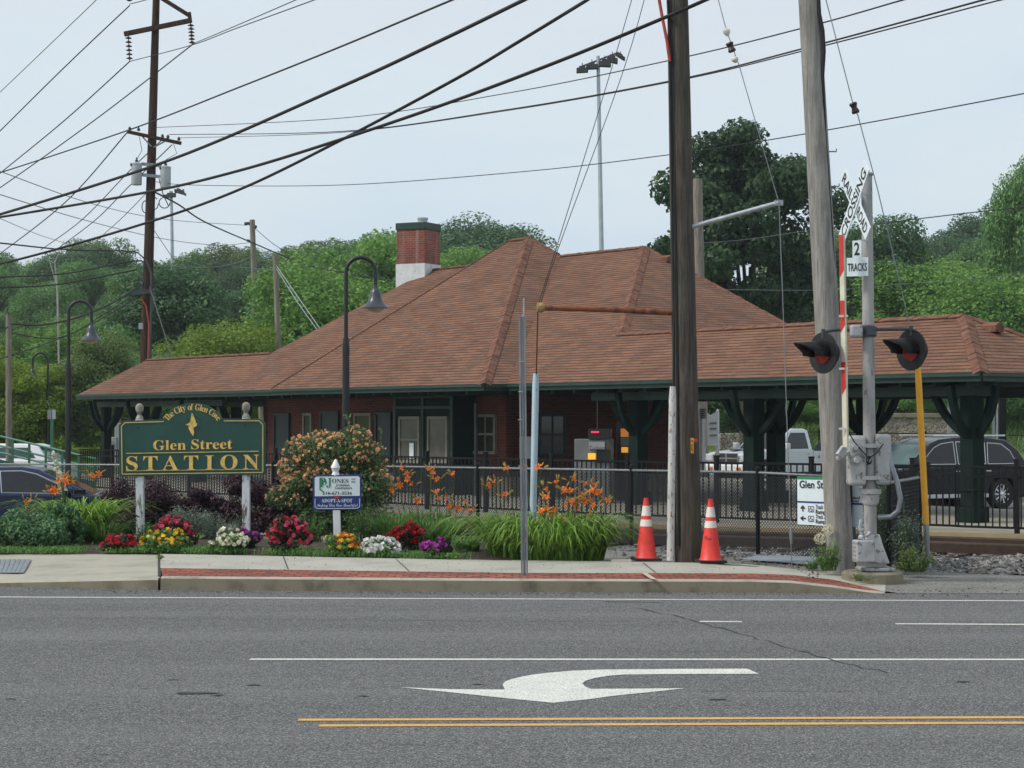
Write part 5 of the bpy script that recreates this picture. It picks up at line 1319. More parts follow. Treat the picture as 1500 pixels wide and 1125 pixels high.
wire('black cable at the far left, topmost of those ending on the tall pole shaft', [(-40, 352, 58), (0, 356, 60), (100, 366, 68), (190, 368, 74), (206, 374, 75.6), (213, 382, 75.7)], 2.2)
wire('thick black cable at the far left, second of those ending on the tall pole', [(-40, 408, 58), (0, 406, 60), (100, 400, 68), (200, 382, 75.6), (212, 392, 75.7)], 2.6)
wire('thick black cable at the far left, third of those ending on the tall pole', [(-40, 421, 58), (0, 421, 60), (90, 416, 68), (200, 395, 75.6)], 2.9)
wire('thick cable from the tall pole bracket to the short grey pole', [(12, 474, 60), (60, 476, 64), (110, 466, 68), (160, 446, 72), (207, 418, 75.6)], 2.9)
wire('thin cable below the thick one, tall pole bracket to short grey pole', [(14, 487, 60), (60, 495, 64), (95, 492, 67), (150, 466, 72), (200, 437, 75.6)], 1.8)
wire('thin cable falling left past the short grey pole', [(-40, 538, 56), (12, 522, 60), (60, 506, 64), (110, 486, 69), (160, 455, 72), (190, 436, 75.6)], 1.6)
wire('short cable at the far left edge reaching the short grey pole', [(-40, 505, 56), (0, 487, 59), (12, 478, 60)], 2.0)
wire('guy wire slanting down right from the tall pole past the thin mast', [(219, 420, 75.7), (235, 470, 73), (253, 526, 71.5)], 1.3, 'wiregrey', 'guy_wire', 4, 'guy wire')
wire('fine guy wire slanting from the tall pole above the trees', [(226, 338, 76), (245, 366, 78), (258, 385, 80)], 1.0, 'wiregrey', 'guy_wire', 4, 'guy wire')
wire('wire leaving the crossing mast to the right above the wooded hill', [(1281, 328, 60), (1300, 326, 58), (1400, 314, 52), (1500, 303, 47), (1560, 296, 44)], 1.8)
wire('faint wire crossing the big maple behind the grey pole', [(1030, 356, 62), (1100, 350, 60), (1200, 335, 58)], 1.0, 'wiregrey')
wire('faint pale wire in front of the right hillside above the canopy', [(1040, 424, 78), (1200, 425, 74), (1300, 418, 70), (1500, 402, 62), (1560, 397, 60)], .9, 'wiregrey')
# guys of the dark pole: down to the strut tip and into the blue sleeve
for (x0, x1, nm) in ((931, 787, 'left'), (949, 790.5, 'right')):
    wire('rusty guy strand over the strut tip of the dark pole, %s of the pair' % nm, [(x0, -20, 29.3), (x0 - 38, 110, 29.3), (814 + (3 if nm == 'right' else 0), 366, 29.3), (x1, 450, 29.25)], 1.3, 'wire', 'guy_wire', 4, 'guy wire')
wire('rusty guy strand from the strut tip down into the pale blue sleeve', [(788, 450, 29.25), (785.5, 548, 30.5)], 2.2, 'rust', 'guy_wire', 2, 'guy wire')
wire('thin guy strand hanging beside the dark pole into the rusty sleeve', [(988, -20, 29.1), (989, 300, 29.1), (987, 480, 29.05), (985.5, 567, 29)], 1.3, 'wire', 'guy_wire', 3, 'guy wire')
def guyins(name, label, pts, ins, D, th=1.4):
    t = thing(name, label, 'guy wire', P(*pts[-1], D))
    mb = MB(); r_ = th * .5 * D / F
    for a, c in zip(pts, pts[1:]): mb.tube([P(*a, D), P(*c, D)], r_, 6)
    mb.build('strand', M['steelgrey'], t)
    for (x0, y0, x1, y1, kind) in ins:
        a, c = P(x0, y0, D - .02), P(x1, y1, D - .02); ax = (c - a); ln = ax.length; mb = MB()
        if kind == 'b': mb.lathe([(.02, 0), (.05, .005), (.062, ln * .15), (.04, ln * .5), (.062, ln * .85), (.05, ln), (.02, ln)], a, 10, ax)
        else: mb.lathe([(.012, 0), (.055, ln * .35), (.055, ln * .6), (.015, ln)], a, 10, ax)
        mb.build('strain_insulator', M['insul'] if kind == 'b' else M['coneband'], t, smooth=True)
guyins('guy_wire', 'guy wire with three pale insulators, bent over the grey strut tip down to the ground', [(1047, -20), (1064, 44), (1084, 100), (1141, 297), (1146, 420), (1160, 832)], [(1063, 40, 1066, 53, 'c'), (1068, 62, 1073, 76, 'b'), (1075, 82, 1078, 92, 'c')], 29.0)
mb = MB(); p0, p1 = P(1158.6, 772, 28.98), P(1159.4, 797, 28.98); mb.tube([p0, p0.lerp(p1, .5), p1], [.018, .03, .018], 8); o = mb.build('guy_turnbuckle', M['steelgrey'], None, smooth=True); tag(o, 'grey steel turnbuckle at the foot of the guy wire near the plate', 'turnbuckle')
guyins('guy_wire', 'guy wire with one dark insulator running into the yellow sleeve', [(1207, -20), (1210, 0), (1249, 150), (1257, 170), (1285, 275), (1335, 486), (1345, 540)], [(1249, 150, 1254, 166, 'b')], 28.6, 1.6)

# ---------------------------------------------------------------- vehicles (x forward, y left, z up)
def wheel(t, x, y, r_, w_, spokes=10, rim='chrome'):
    sgn = 1 if y > 0 else -1
    mb = MB(); mb.lathe([(r_ * .66, -w_ / 2), (r_ * .93, -w_ / 2), (r_, -w_ * .36), (r_, w_ * .36), (r_ * .93, w_ / 2), (r_ * .66, w_ / 2), (r_ * .66, w_ * .3)], (x, y, r_), 32, (0, sgn, 0))
    ty = mb.build('wheel', M['tyre'], t, smooth=True, local=True)
    rm = MB(); o = w_ * .40
    rm.lathe([(r_ * .68, o - .06), (r_ * .68, o), (r_ * .61, o + .01), (r_ * .58, o - .05)], (x, y, r_), 32, (0, sgn, 0)); rm.lathe([(r_ * .16, o - .05), (r_ * .16, o - .005), (r_ * .1, o + .004)], (x, y, r_), 14, (0, sgn, 0))
    for k in range(spokes):
        a = 2 * math.pi * k / spokes; d = Vector((math.cos(a), 0, math.sin(a))); c = Vector((x, y + sgn * (o - .02), r_))
        rm.bar(c + d * r_ * .12, c + d * r_ * .64, .045, .025, up=(0, 1, 0))
    rm.build('rim', M[rim], ty, smooth=True, local=True)
    hb = MB(); hb.lathe([(r_ * .6, -.02), (r_ * .6, .0)], (x, y + sgn * (o - .09), r_), 20, (0, sgn, 0)); hb.build('brake_disc', M['plasticdark'], ty, local=True)
def archprof(front, rear, zb, xs, r_, top):
    """side profile of the lower body with wheel arches; top: list of (x, z) from rear to front"""
    pts = list(top); pts.append((front, zb + .12)); pts.append((front - .08, zb))
    for xw in sorted(xs, reverse=True):
        pts += [(xw + r_ * math.cos(a), r_ * .92 + r_ * math.sin(a)) if r_ * .92 + r_ * math.sin(a) > zb else (xw + r_ * math.cos(a), zb) for a in [R(0 - 18) + k * R(216) / 12 for k in range(13)]]
    pts += [(rear + .08, zb), (rear, zb + .12)]
    return pts
def car(name, label, cat, loc, rotz, W, prof, cab, paint, wheels, wr, tumble=.2, zb_=None, windows=(), glassm='carglass', spokes=10, roofm=None, rails=False, trim=True):
    t = thing(name, label, cat, loc, rotz); w2_ = W / 2
    mb = MB(); mb.prism([(x, -w2_, z) for x, z in prof], (0, W, 0)); body = mb.build('body', M[paint], t, bevel=.05, seg=3, local=True, smooth=True)
    # inner dark mass so that the arches are not see-through
    mb = MB(); xs = [p[0] for p in prof]; mb.box(((min(xs) + max(xs)) / 2, 0, .52), (max(xs) - min(xs) - .5, W - .5, .5)); mb.build('underbody', M['plasticdark'], t, local=True)
    zb2 = min(z for x, z in cab); zt2 = max(z for x, z in cab)
    hw = lambda z: lerp(w2_ - .045, w2_ - .045 - tumble, max(0, (z - zb2) / (zt2 - zb2)))
    mb = MB(); n = len(cab)
    vs = [(x, -hw(z), z) for x, z in cab] + [(x, hw(z), z) for x, z in cab]
    mb.add(vs, [tuple(range(n)), tuple(range(2 * n - 1, n - 1, -1))] + [(i, (i + 1) % n, (i + 1) % n + n, i + n) for i in range(n)])
    mb.build('cabin', M[roofm or paint], t, bevel=.045, seg=3, local=True, smooth=True)
    for pts in windows:
        for sg in (1, -1):
            ctr = sum((Vector((x, 0, z)) for x, z in pts), Vector()) / len(pts)
            g_ = MB(); g_.prism([(x, sg * (hw(z) + .004), z) for x, z in pts], (0, sg * .005, 0)); wo = g_.build('side_window', M[glassm], t, local=True)
            if trim:
                tr_ = MB()
                for (xa, za), (xb, zb3) in zip(pts, pts[1:] + pts[:1]): tr_.bar((xa, sg * (hw(za) + .008), za), (xb, sg * (hw(zb3) + .008), zb3), .014, .022)
                tr_.build('window_trim', M['chrome'], wo, local=True)
    for (i0, i1, nm) in ((None, None, None),): pass
    for wx in wheels:
        for sg in (1, -1): wheel(t, wx, sg * (w2_ - .13), wr, .24, spokes)
    def pane(nm, pa, pb, ins=.10):
        (xa, za), (xb, zb3) = pa, pb; d = Vector((xb - xa, 0, zb3 - za)); nrm = Vector((-d.z, 0, d.x)).normalized()
        if nrm.z < 0: nrm = -nrm
        pa2, pb2 = Vector((xa, 0, za)) + d * .06, Vector((xa, 0, za)) + d * .93
        q = [pa2 + Vector((0, -hw(pa2.z) + ins, 0)), pa2 + Vector((0, hw(pa2.z) - ins, 0)), pb2 + Vector((0, hw(pb2.z) - ins, 0)), pb2 + Vector((0, -hw(pb2.z) + ins, 0))]
        g_ = MB(); g_.prism([v + nrm * .004 for v in q], nrm * .006); g_.build(nm, M[glassm], t, local=True)
    def part(nm, c, size, m, rz=0, bev=.012, both=True, parent=None):
        for sg in ((1, -1) if both else (1,)):
            b_ = MB(); b_.box((c[0], c[1] * sg, c[2]), size, rz * sg); b_.build(nm, M[m], parent or t, bevel=bev, local=True)
    return t, pane, part, hw
# dark SUV under the right canopy
topS = [(-2.45, .55), (-2.50, .85), (-2.42, 1.05), (-2.30, 1.12), (.95, 1.10), (1.3, 1.09), (2.2, .99), (2.48, .86), (2.55, .62)]
prof = archprof(2.55, -2.48, .30, (-1.45, 1.58), .44, topS)
cab = [(-2.32, 1.10), (-2.10, 1.50), (-1.75, 1.76), (-1.2, 1.82), (-.2, 1.83), (.35, 1.78), (.65, 1.68), (1.42, 1.08)]
aS = math.pi + R(26)
pS = P(1398, 700, 51.0)
t, pane, part, hw = car('parked_suv', 'dark navy black suv parked beyond the picket fence under the right canopy', 'suv', (10.75, 50.6, .012), aS, 1.95, prof, cab, 'carblack', (-1.45, 1.58), .385, .22,
    windows=[[(-1.95, 1.16), (-1.80, 1.48), (-1.55, 1.66), (-1.12, 1.69), (-1.02, 1.16)], [(-.95, 1.16), (-1.03, 1.70), (-.12, 1.72), (-.08, 1.16)], [(0, 1.16), (-.04, 1.72), (.36, 1.67), (.60, 1.57), (1.12, 1.16)]], glassm='carglassdark')
for ch_ in list(t.children):
    if ch_.name.startswith('side_window.004') or ch_.name.startswith('side_window.005'): pass
glass_keep = M['carglassdark']; M['carglassdark'] = glassy('sky_tint_windshield', (.13, .19, .19), .05); pane('windshield', (1.42, 1.08), (.65, 1.68)); M['carglassdark'] = glass_keep; pane('rear_window', (-2.32, 1.10), (-2.10, 1.50))  # pale base colour imitates the sky reflected on the windshield
part('roof_rail', (-.6, .70, 1.87), (2.3, .04, .045), 'chrome'); part('mirror', (1.05, 1.08, 1.17), (.14, .22, .16), 'carblack', bev=.03); part('tail_light', (-2.44, .80, .95), (.16, .26, .15), 'taillight', bev=.02); part('headlight', (2.38, .76, .80), (.28, .34, .16), 'headlight', bev=.03)
part('door_handle', (.0, .985, .98), (.2, .03, .03), 'chrome'); part('door_handle', (-1.0, .985, .98), (.2, .03, .03), 'chrome'); part('grille', (2.54, 0, .68), (.04, .9, .34), 'plasticdark', both=False); part('sill_trim', (.06, .965, .36), (2.1, .04, .10), 'chrome', bev=.01); part('bumper_trim', (-2.47, .0, .42), (.05, 1.5, .08), 'chrome', both=False)
# silver pickup
topP = [(-2.92, .62), (-2.95, 1.12), (-.75, 1.14), (-.72, 1.17), (.95, 1.17), (1.25, 1.22), (2.55, 1.10), (2.78, .98), (2.82, .62)]
prof = archprof(2.84, -2.95, .42, (-1.75, 1.85), .47, topP)
cab = [(-.72, 1.14), (-.66, 1.86), (-.45, 1.92), (.25, 1.92), (.45, 1.86), (1.20, 1.16)]
aP = math.pi + R(44)
t, pane, part, hw = car('pickup_truck', 'silver white pickup truck parked beyond the canopy posts, facing left', 'pickup truck', (9.35, 69.5, .07), aP, 2.0, prof, cab, 'carsilver', (-1.75, 1.85), .40, .2,
    windows=[[(-.50, 1.22), (-.46, 1.78), (.34, 1.78), (.92, 1.22)]], glassm='carglassdark', trim=False)
pane('windshield', (1.20, 1.16), (.45, 1.86))
mb = MB(); mb.box((-1.84, 0, 1.155), (2.05, 1.6, .02)); mb.build('bed_floor', M['plasticdark'], t, local=True)
mb = MB(); mb.tube([(-.85, .93, 1.16), (-1.15, .92, 1.48), (-1.3, .92, 1.50), (-2.85, .93, 1.47)], .035, 8); mb.tube([(-.85, -.93, 1.16), (-1.15, -.92, 1.48), (-1.3, -.92, 1.50), (-2.85, -.93, 1.47)], .035, 8); mb.prism([(-.85, .92, 1.16), (-1.15, .92, 1.47), (-1.45, .92, 1.47), (-1.15, .92, 1.16)], (0, .03, 0)); mb.prism([(-.85, -.92, 1.16), (-1.15, -.92, 1.47), (-1.45, -.92, 1.47), (-1.15, -.92, 1.16)], (0, -.03, 0)); mb.build('bed_sport_bar', M['plasticdark'], t, local=True)
mb = MB(); mb.box((2.83, 0, .92), (.06, 1.02, .40)); gr = mb.build('grille_surround', M['chrome'], t, bevel=.03, local=True)
mb = MB()
for sy in (-.25, .25):
    for sz in (.825, 1.01): mb.box((2.865, sy, sz), (.02, .42, .14))
mb.build('grille_openings', M['plasticdark'], gr, local=True)
part('headlight', (2.76, .78, .94), (.20, .40, .24), 'headlight', bev=.04); part('turn_signal', (2.66, .965, .92), (.16, .06, .18), 'amber', bev=.02); part('bumper', (2.86, 0, .58), (.16, 1.94, .26), 'carwhite', both=False, bev=.05); part('fog_lamp', (2.95, .62, .56), (.02, .2, .1), 'amber', bev=.01)
part('mirror', (.95, 1.12, 1.32), (.14, .24, .22), 'carsilver', bev=.04); part('door_handle', (-.42, .985, 1.03), (.18, .03, .05), 'plasticdark'); part('hood_scoop', (2.0, .28, 1.19), (.42, .24, .05), 'plasticdark', bev=.02); part('door_seam', (-.68, .992, .85), (.015, .02, .75), 'plasticdark', bev=0); part('fender_badge', (-1.0, .99, .93), (.16, .02, .12), 'chrome')
part('tail_light', (-2.93, .9, .95), (.08, .14, .36), 'taillight', bev=.02)
# navy sedan at left
topC = [(-2.3, .55), (-2.34, .85), (-2.25, .98), (-1.5, 1.02), (1.0, .96), (1.2, .95), (1.95, .84), (2.28, .66), (2.33, .5)]
prof = archprof(2.33, -2.34, .22, (-1.35, 1.40), .36, topC)
cab = [(-1.95, .98), (-1.15, 1.38), (-.75, 1.44), (-.05, 1.45), (.25, 1.40), (1.28, .93)]
t, pane, part, hw = car('parked_sedan', 'navy blue sedan cut by the left edge behind the garden plants', 'sedan', (-8.85, 36.3, -.02), R(7), 1.84, prof, cab, 'carblue', (-1.35, 1.40), .325, .26,
    windows=[[(-1.55, 1.02), (-1.05, 1.32), (-.55, 1.37), (-.50, 1.00)], [(-.38, .99), (-.43, 1.375), (-.05, 1.38), (.22, 1.32), (.78, 1.06), (.88, .97)]], glassm='carglassdark')
pane('windshield', (1.28, .93), (.25, 1.40), .12)
part('mirror', (.80, 1.0, 1.02), (.16, .22, .15), 'carblue', bev=.05); part('headlight', (2.16, .68, .64), (.28, .34, .14), 'headlight', bev=.03); part('door_seam', (-.44, .918, .62), (.014, .012, .66), 'plasticdark', bev=0); part('quarter_pane', (1.0, .90, 1.0), (.2, .01, .08), 'carglassdark', bev=0); part('door_handle', (-.28, .93, .84), (.18, .03, .03), 'carblue')
# white van far left behind the ramp
topV = [(-2.4, .6), (-2.42, 1.1), (1.2, 1.1), (2.1, 1.0), (2.4, .7)]
prof = archprof(2.45, -2.42, .3, (-1.5, 1.5), .40, topV)
cab = [(-2.36, 1.08), (-2.25, 1.55), (-2.0, 1.62), (1.2, 1.62), (1.5, 1.55), (1.9, 1.06)]
t, pane, part, hw = car('parked_van', 'white van mostly hidden behind the green ramp railing at left', 'van', (P(103, 650, 66).x - 2.3, 66, -.12), R(-4), 1.95, prof, cab, 'carwhite', (-1.5, 1.5), .36, .15, windows=[[(-.2, 1.16), (-.2, 1.5), (1.2, 1.5), (1.45, 1.16)]], glassm='carglass', trim=False)
pane('windshield', (1.9, 1.06), (1.5, 1.55))
# ---------------------------------------------------------------- ramp at left
t = thing('access_ramp', 'green metal access ramp with pale handrails at the far left', 'ramp', gpt(0, 58, .05))
for D, dz in ((57.0, 0), (58.6, 0)):
    mb = MB(); hr = MB(); pn = MB()
    for (x0, y0, x1, y1) in ((-30, 632, 140, 672),):
        for oy in (0, 14, 24): hr.tube([P(x0, y0 + oy, D), P(x1, y1 + oy, D)], .03, 8)
        for k in range(8):
            px = lerp(x0, x1, k / 7); py = lerp(y0, y1, k / 7); a = P(px, py, D); mb.bar(Vector((a.x, a.y, .05)), a, .06, .06, up=YA)
        a, c = P(x0, y0 + 34, D + .05), P(x1, y1 + 34, D + .05); pn.prism([a, c, Vector((c.x, c.y, .05)), Vector((a.x, a.y, .05))], (0, .04, 0))
    mb.build('posts', M['ramp_green'], t); hr.build('handrails', M['ramp_green'] if D > 58 else mat('ramp_rail_pale', (.16, .34, .26), .45, .2, .1, 4), t, smooth=True); pn.build('panels', M['ramppanel'], t)
# small back-to-back notice on a post beside the lamp
t = thing('notice_post', 'green post with two small grey notice plates between the ramp lamps', 'sign', gpt(76, 62, .1))
mb = MB(); a = P(76, 672, 62); c = P(76.5, 598, 62); mb.bar(a, c, .09, .09, up=YA); mb.build('post', M['ramp_green'], t)
for x in (72.5, 79): mb = MB(); mb.obox(P(x, 607, 61.9), (1, -.35 if x > 76 else .35, 0), (.35 if x > 76 else -.35, 1, 0), ZA, .12, .02, .30); mb.build('plate', M['cabinet'], t)
# white notice signs right of the dark pole
t = thing('notice_sign', 'white wooden notice board on two white posts beside the brown pole', 'sign', gpt(1044, 60, .1))
mb = MB(); mb.prism([P(1036, 653, 60), P(1036, 605, 60), P(1041, 608, 60), P(1052, 602, 60), P(1052, 636, 60), P(1052, 653, 60)], (0, .06, 0)); pn = mb.build('board', M['white'], t)
for x in (1051, 1031):
    mb = MB(); a, c = P(x, 690, 60.1), P(x, 603 if x > 1040 else 612, 60.1); mb.bar(a, c, .10, .10, up=YA); mb.lathe([(.03, 0), (.05, .03), (.001, .09)], c, 8); mb.build('post', M['white'], t)
mb = MB()
for (s_, y) in (('STATION', 622), ('PARKING', 632), ('PERMIT', 642)): pass
for y in (620, 628, 638): mb.bar(P(1040, y, 59.98), P(1050, y - .5, 59.98), .01, .05)
mb.build('faded_lines', M['steelgrey'], pn)
t = thing('notice_sign', 'small pale blue notice plate on a thin post, left of the white board', 'sign', gpt(1028, 57, .1))
mb = MB(); mb.bar(P(1027, 690, 57), P(1027, 600, 57), .06, .06, up=YA); mb.build('post', M['white'], t)
mb = MB(); mb.obox(P(1029.5, 606, 56.9), XA, YA, ZA, .2, .02, .30); pn = mb.build('plate', M['signwhite'], t)
mb = MB()
for y in (600, 603, 606, 609, 612): mb.bar(P(1026.5, y, 56.87), P(1032, y, 56.87), .005, .025)
mb.build('small_print', M['navy'], pn)
# stone wall on the right, cabinets and bollards
t = thing('pebble_wall', 'grey pebble faced wall with dark coping beyond the parked suv', 'wall', gpt(1340, 78, .3))
a, c = P(1284, 612, 78), P(1402, 612, 78); mb = MB(); mb.box(((a.x + c.x) / 2, 78, (a.z + .1) / 2), (c.x - a.x, .4, a.z - .1)); mb.build('face', M['stone'], t)
mb = MB(); mb.box(((a.x + c.x) / 2, 78, a.z + .09), (c.x - a.x + .1, .55, .18)); mb.build('coping', M['kerb'], t, bevel=.02)
t = thing('utility_cabinet', 'pale grey utility cabinet at the left edge of the green station sign', 'cabinet', gpt(164, 74, .3))
c = P(164.5, 656, 74); mb = MB(); mb.box((c.x, 74, c.z - .1), (.36, .3, 1.0)); mb.box((c.x + .2, 74.1, c.z + .22), (.22, .3, 1.4)); mb.build('case', M['cabinet'], t, bevel=.02)
mb = MB(); mb.box((c.x, 73.84, c.z + .1), (.16, .02, .3)); mb.build('door', M['steelgrey'], t)
t = thing('swing_frame', 'white slanting frame standing on the lawn behind the left lamp', 'frame', gpt(148, 92, 1.2))
mb = MB()
for (x0, y0, x1, y1) in ((128, 620, 158, 617), (141, 618, 143, 655), (145, 618, 147, 655), (150, 619, 158, 656), (153, 619, 161, 656)): mb.bar(P(x0, y0, 92), P(x1, y1, 92), .10, .10)
mb.build('tubes', M['coneband'], t)
t = thing('concrete_block', 'pale concrete block on the lawn left of the pickup', 'block', gpt(1060, 78, .4))
c = P(1068, 646, 78); mb = MB(); mb.box((c.x, 78, c.z - .3), (.75, .5, 1.2)); mb.build('block', M['stone'], t, bevel=.03)
t = thing('black_post', 'thick black post at the right edge behind the canopy', 'post', gpt(1468, 60, .1))
mb = MB(); a, c = P(1468, 690, 60), P(1468, 562, 60); mb.bar(a, c, .2, .2, up=YA); mb.build('shaft', M['fenceblack'], t)
t = thing('thin_post', 'thin pale post with a small box near the right edge', 'post', gpt(1462, 66, .3))
mb = MB(); mb.bar(P(1461.5, 690, 66), P(1461.5, 575, 66), .07, .07, up=YA); mb.build('shaft', M['cabinet'], t); mb = MB(); mb.box(P(1460, 593, 65.9), (.12, .1, .16)); mb.build('box', M['carwhite'], t)
t = thing('shelter', 'grey flat roofed shelter edge seen under the right canopy', 'shelter', gpt(1430, 74, .4))
mb = MB(); mb.box(P(1425, 575, 74), (2.6, 1.6, .3)); mb.build('roof', M['cabinet'], t)
for x in (1390, 1455):
    mb = MB(); a = P(x, 580, 74); mb.bar(Vector((a.x, a.y, .3)), a, .1, .1, up=YA); mb.build('post', M['cabinet'], t)
# ---------------------------------------------------------------- trees
def crown_pts(seed, rx, rz, zc, npuff, nleaf, flat=.55, elong=1.0, ragged=.25, full=False, pk=(.22, .42)):
    rg = np.random.default_rng(seed); d = sph(npuff, rg); r_ = rg.uniform(.35, .92, npuff) ** .7
    if full:
        lo = d[:, 2] < 0; d[lo, :2] /= np.maximum(.5, np.sqrt(1 - d[lo, 2:3] ** 2)); r_[lo] = np.maximum(r_[lo], .6)
    c = d * r_[:, None] * np.array([rx * .80, rx * .80 * elong, rz * .80]); c[:, 2] += zc
    if full:
        k = npuff // 3; a = rg.uniform(0, 2 * np.pi, k); q = rg.uniform(.35, .78, k); c[:k] = np.stack([np.cos(a) * q * rx, np.sin(a) * q * rx * elong, rg.uniform(.06, .36, k) * (zc + rz)], 1)
    # wider low down, domed on top
    pr = rg.uniform(*pk, npuff) * rx * (1.12 - .35 * r_)
    per = np.maximum(8, (nleaf * pr ** 2 / (pr ** 2).sum()).astype(int))
    P_, N_ = [], []
    for k in range(npuff):
        dd = sph(per[k], rg); dd[:, 2] = dd[:, 2]
        rad = pr[k] * (1 - np.abs(rg.normal(0, ragged, per[k]))).clip(.3, 1.25)
        P_.append(c[k] + dd * rad[:, None] * np.array([1, 1, .92])); N_.append(dd + np.array([0, 0, .15]))
    p = np.concatenate(P_)
    kx = rx / np.percentile(np.hypot(p[:, 0], p[:, 1] / elong), 97); kz = (zc + rz) / np.percentile(p[:, 2], 99.7)
    p = p * np.array([kx, kx, kz]); c = c * np.array([kx, kx, kz]); pr = pr * (kx * kx * kz) ** (1 / 3)
    return p, np.concatenate(N_), c, pr
def trunk_mb(mb, H, zc, centres, r0, seed, lean=0.0, n=9):
    rr = random.Random(seed); top = Vector((lean, 0, zc))
    path = [Vector((lean * (k / 6) ** 1.5 + rr.uniform(-.03, .03) * k * .4, rr.uniform(-.03, .03) * k * .4, -.3 + (zc + .3) * k / 6)) for k in range(7)]
    mb.tube(path, [r0 * (1.25 if k == 0 else 1 - .09 * k) for k in range(7)], 10)
    for c in centres[:n]:
        c = Vector(c); s = path[rr.choice((3, 4, 5))]
        m_ = s.lerp(c, .5) + Vector((0, 0, -.08 * (c - s).length))
        mb.tube([s, m_, c, c + (c - m_) * .10], [r0 * .42, r0 * .28, r0 * .14, r0 * .03], 6)
def tree_proto(name, seed, H, rx, leafm, nleaf, leaf, npuff=46, zfrac=.58, rzf=.44, bark='bark', r0=.2, label='', group=None, cat='tree'):
    t = thing(name, label, cat, (0, 0, 0), 0, group)
    zc = H * zfrac; rz = H * rzf
    p, n, c, pr = crown_pts(seed, rx, rz, zc, npuff, nleaf, pk=(.20, .40), ragged=.30)
    quadmesh('crown', leaves(p, n, leaf, .62, RNG, .6), M[leafm], 4, t)
    mb = MB(); trunk_mb(mb, H, zc, c, r0, seed); mb.build('trunk', M[bark], t, smooth=True, local=True)
    return t
def setmat(t, leafm):
    for ch in t.children:
        if ch.name.startswith('crown'):
            ch.material_slots[0].link = 'OBJECT'; ch.material_slots[0].material = M[leafm]
protos = [tree_proto('hill_tree', 100 + k, 12, rx, 'lf_mid', 34000, .24, int(npf * 1.7), zf - .04, rzf + .05, r0=.22) for k, (rx, npf, zf, rzf) in enumerate([(4.2, 48, .56, .46), (5.0, 60, .57, .44), (3.5, 40, .56, .47), (4.6, 34, .58, .44), (3.9, 54, .55, .48)])]
used = set()
SKY = ([-150, 0, 30, 60, 100, 150, 185, 240, 320, 380, 430, 500, 560, 640, 690, 730, 790, 940, 1200, 1270, 1340, 1400, 1440, 1490, 1650], [385, 372, 378, 384, 372, 348, 370, 388, 362, 372, 362, 356, 345, 344, 330, 346, 390, 390, 335, 338, 352, 342, 322, 300, 290])
def place_tree(px, D, ytop, leafm, label, group, wscale=1.0, k=None, rr=None, base=None):
    rr = rr or random
    k = rr.randrange(5) if k is None else k
    x = P(px, 600, D).x; zb = hgt(x, D) - .3 if base is None else base
    H = P(px, ytop, D).z - zb
    s = H / 12.0
    t = protos[k]
    if k in used: t = dup(protos[k])
    used.add(k)
    t.location = (x, D, zb); t.rotation_euler = (0, 0, rr.uniform(0, 6.28)); t.scale = (s * wscale, s * wscale, s); t['label'] = label; t['category'] = 'tree'; t['group'] = group
    setmat(t, leafm); return t
rt = random.Random(21)
def zone(px): return 'left of the tall pole' if px < 215 else 'between tall pole and chimney' if px < 600 else 'behind the station roof' if px < 960 else 'right of the big maple'
def row(D, px0, px1, step, ymin, ymax, pal, gname, wsc=1.15):
    px = px0
    while px < px1:
        sk = float(np.interp(px, *SKY)); yt = max(sk + rt.uniform(-7, 12), sk + rt.uniform(ymin, ymax))
        lm = pal(px)
        nm = {'lf_mid': 'mid green', 'lf_bright': 'bright fresh green', 'lf_dark': 'dark green', 'lf_olive': 'olive green', 'lf_lime': 'yellow green'}[lm]
        place_tree(px + rt.uniform(-.25, .25) * step, D + rt.uniform(-6, 6), yt, lm, '%s tree in the %s, %s' % (nm, gname, zone(px)), '%s trees, %s, %s' % (nm, gname, zone(px)), wsc * rt.uniform(.9, 1.2), None, rt)
        px += step * rt.uniform(.8, 1.25)
def pal_back(px): return rt.choice(['lf_dark', 'lf_mid', 'lf_dark', 'lf_olive'])
def pal_mid(px):
    if 225 < px < 380: return rt.choice(['lf_dark', 'lf_dark', 'lf_mid'])
    if px > 1230: return rt.choice(['lf_mid', 'lf_bright', 'lf_mid'])
    return rt.choice(['lf_mid', 'lf_mid', 'lf_olive', 'lf_bright'])
row(245, -130, 800, 44, 4, 12, pal_back, 'far ridge row'); row(245, 1180, 1640, 44, 4, 14, pal_back, 'far ridge row')
row(215, -120, 790, 52, -9, 16, pal_back, 'hilltop row'); row(215, 1180, 1640, 62, 0, 10, pal_back, 'hilltop row')
row(175, -140, 780, 70, 18, 50, pal_mid, 'upper hillside row'); row(175, 1190, 1640, 66, 22, 60, pal_mid, 'upper hillside row')
row(142, -160, 760, 80, 55, 105, pal_mid, 'middle hillside row'); row(142, 1170, 1650, 76, 60, 110, pal_mid, 'middle hillside row')
row(118, 960, 1650, 84, 120, 190, pal_mid, 'lower hillside row', 1.3)
row(112, -180, 330, 84, 95, 150, pal_mid, 'lower hillside row', 1.25)
def special(px, D, yt, lm, label, ws, k): return place_tree(px, D, yt, lm, label, 'single trees', ws, k, rt)
def uniq(t): 
    del t['group']; return t
uniq(special(330, 92, 478, 'lf_lime', 'small bright lime tree just above the left roof ridge, right of the thin mast', 1.5, 1))
uniq(special(455, 98, 400, 'lf_bright', 'broad bright green tree left of the gooseneck lamp in front of the roof slope', 1.3, 0))
uniq(special(548, 120, 352, 'lf_bright', 'bright green tree crown directly left of the brick chimney', 1.3, 3))
uniq(special(665, 125, 375, 'lf_bright', 'light green tree crown directly right of the brick chimney', 1.0, 2))
uniq(special(712, 190, 328, 'lf_dark', 'round dark tree crown breaking the skyline left of the roof peak', 1.5, 0))
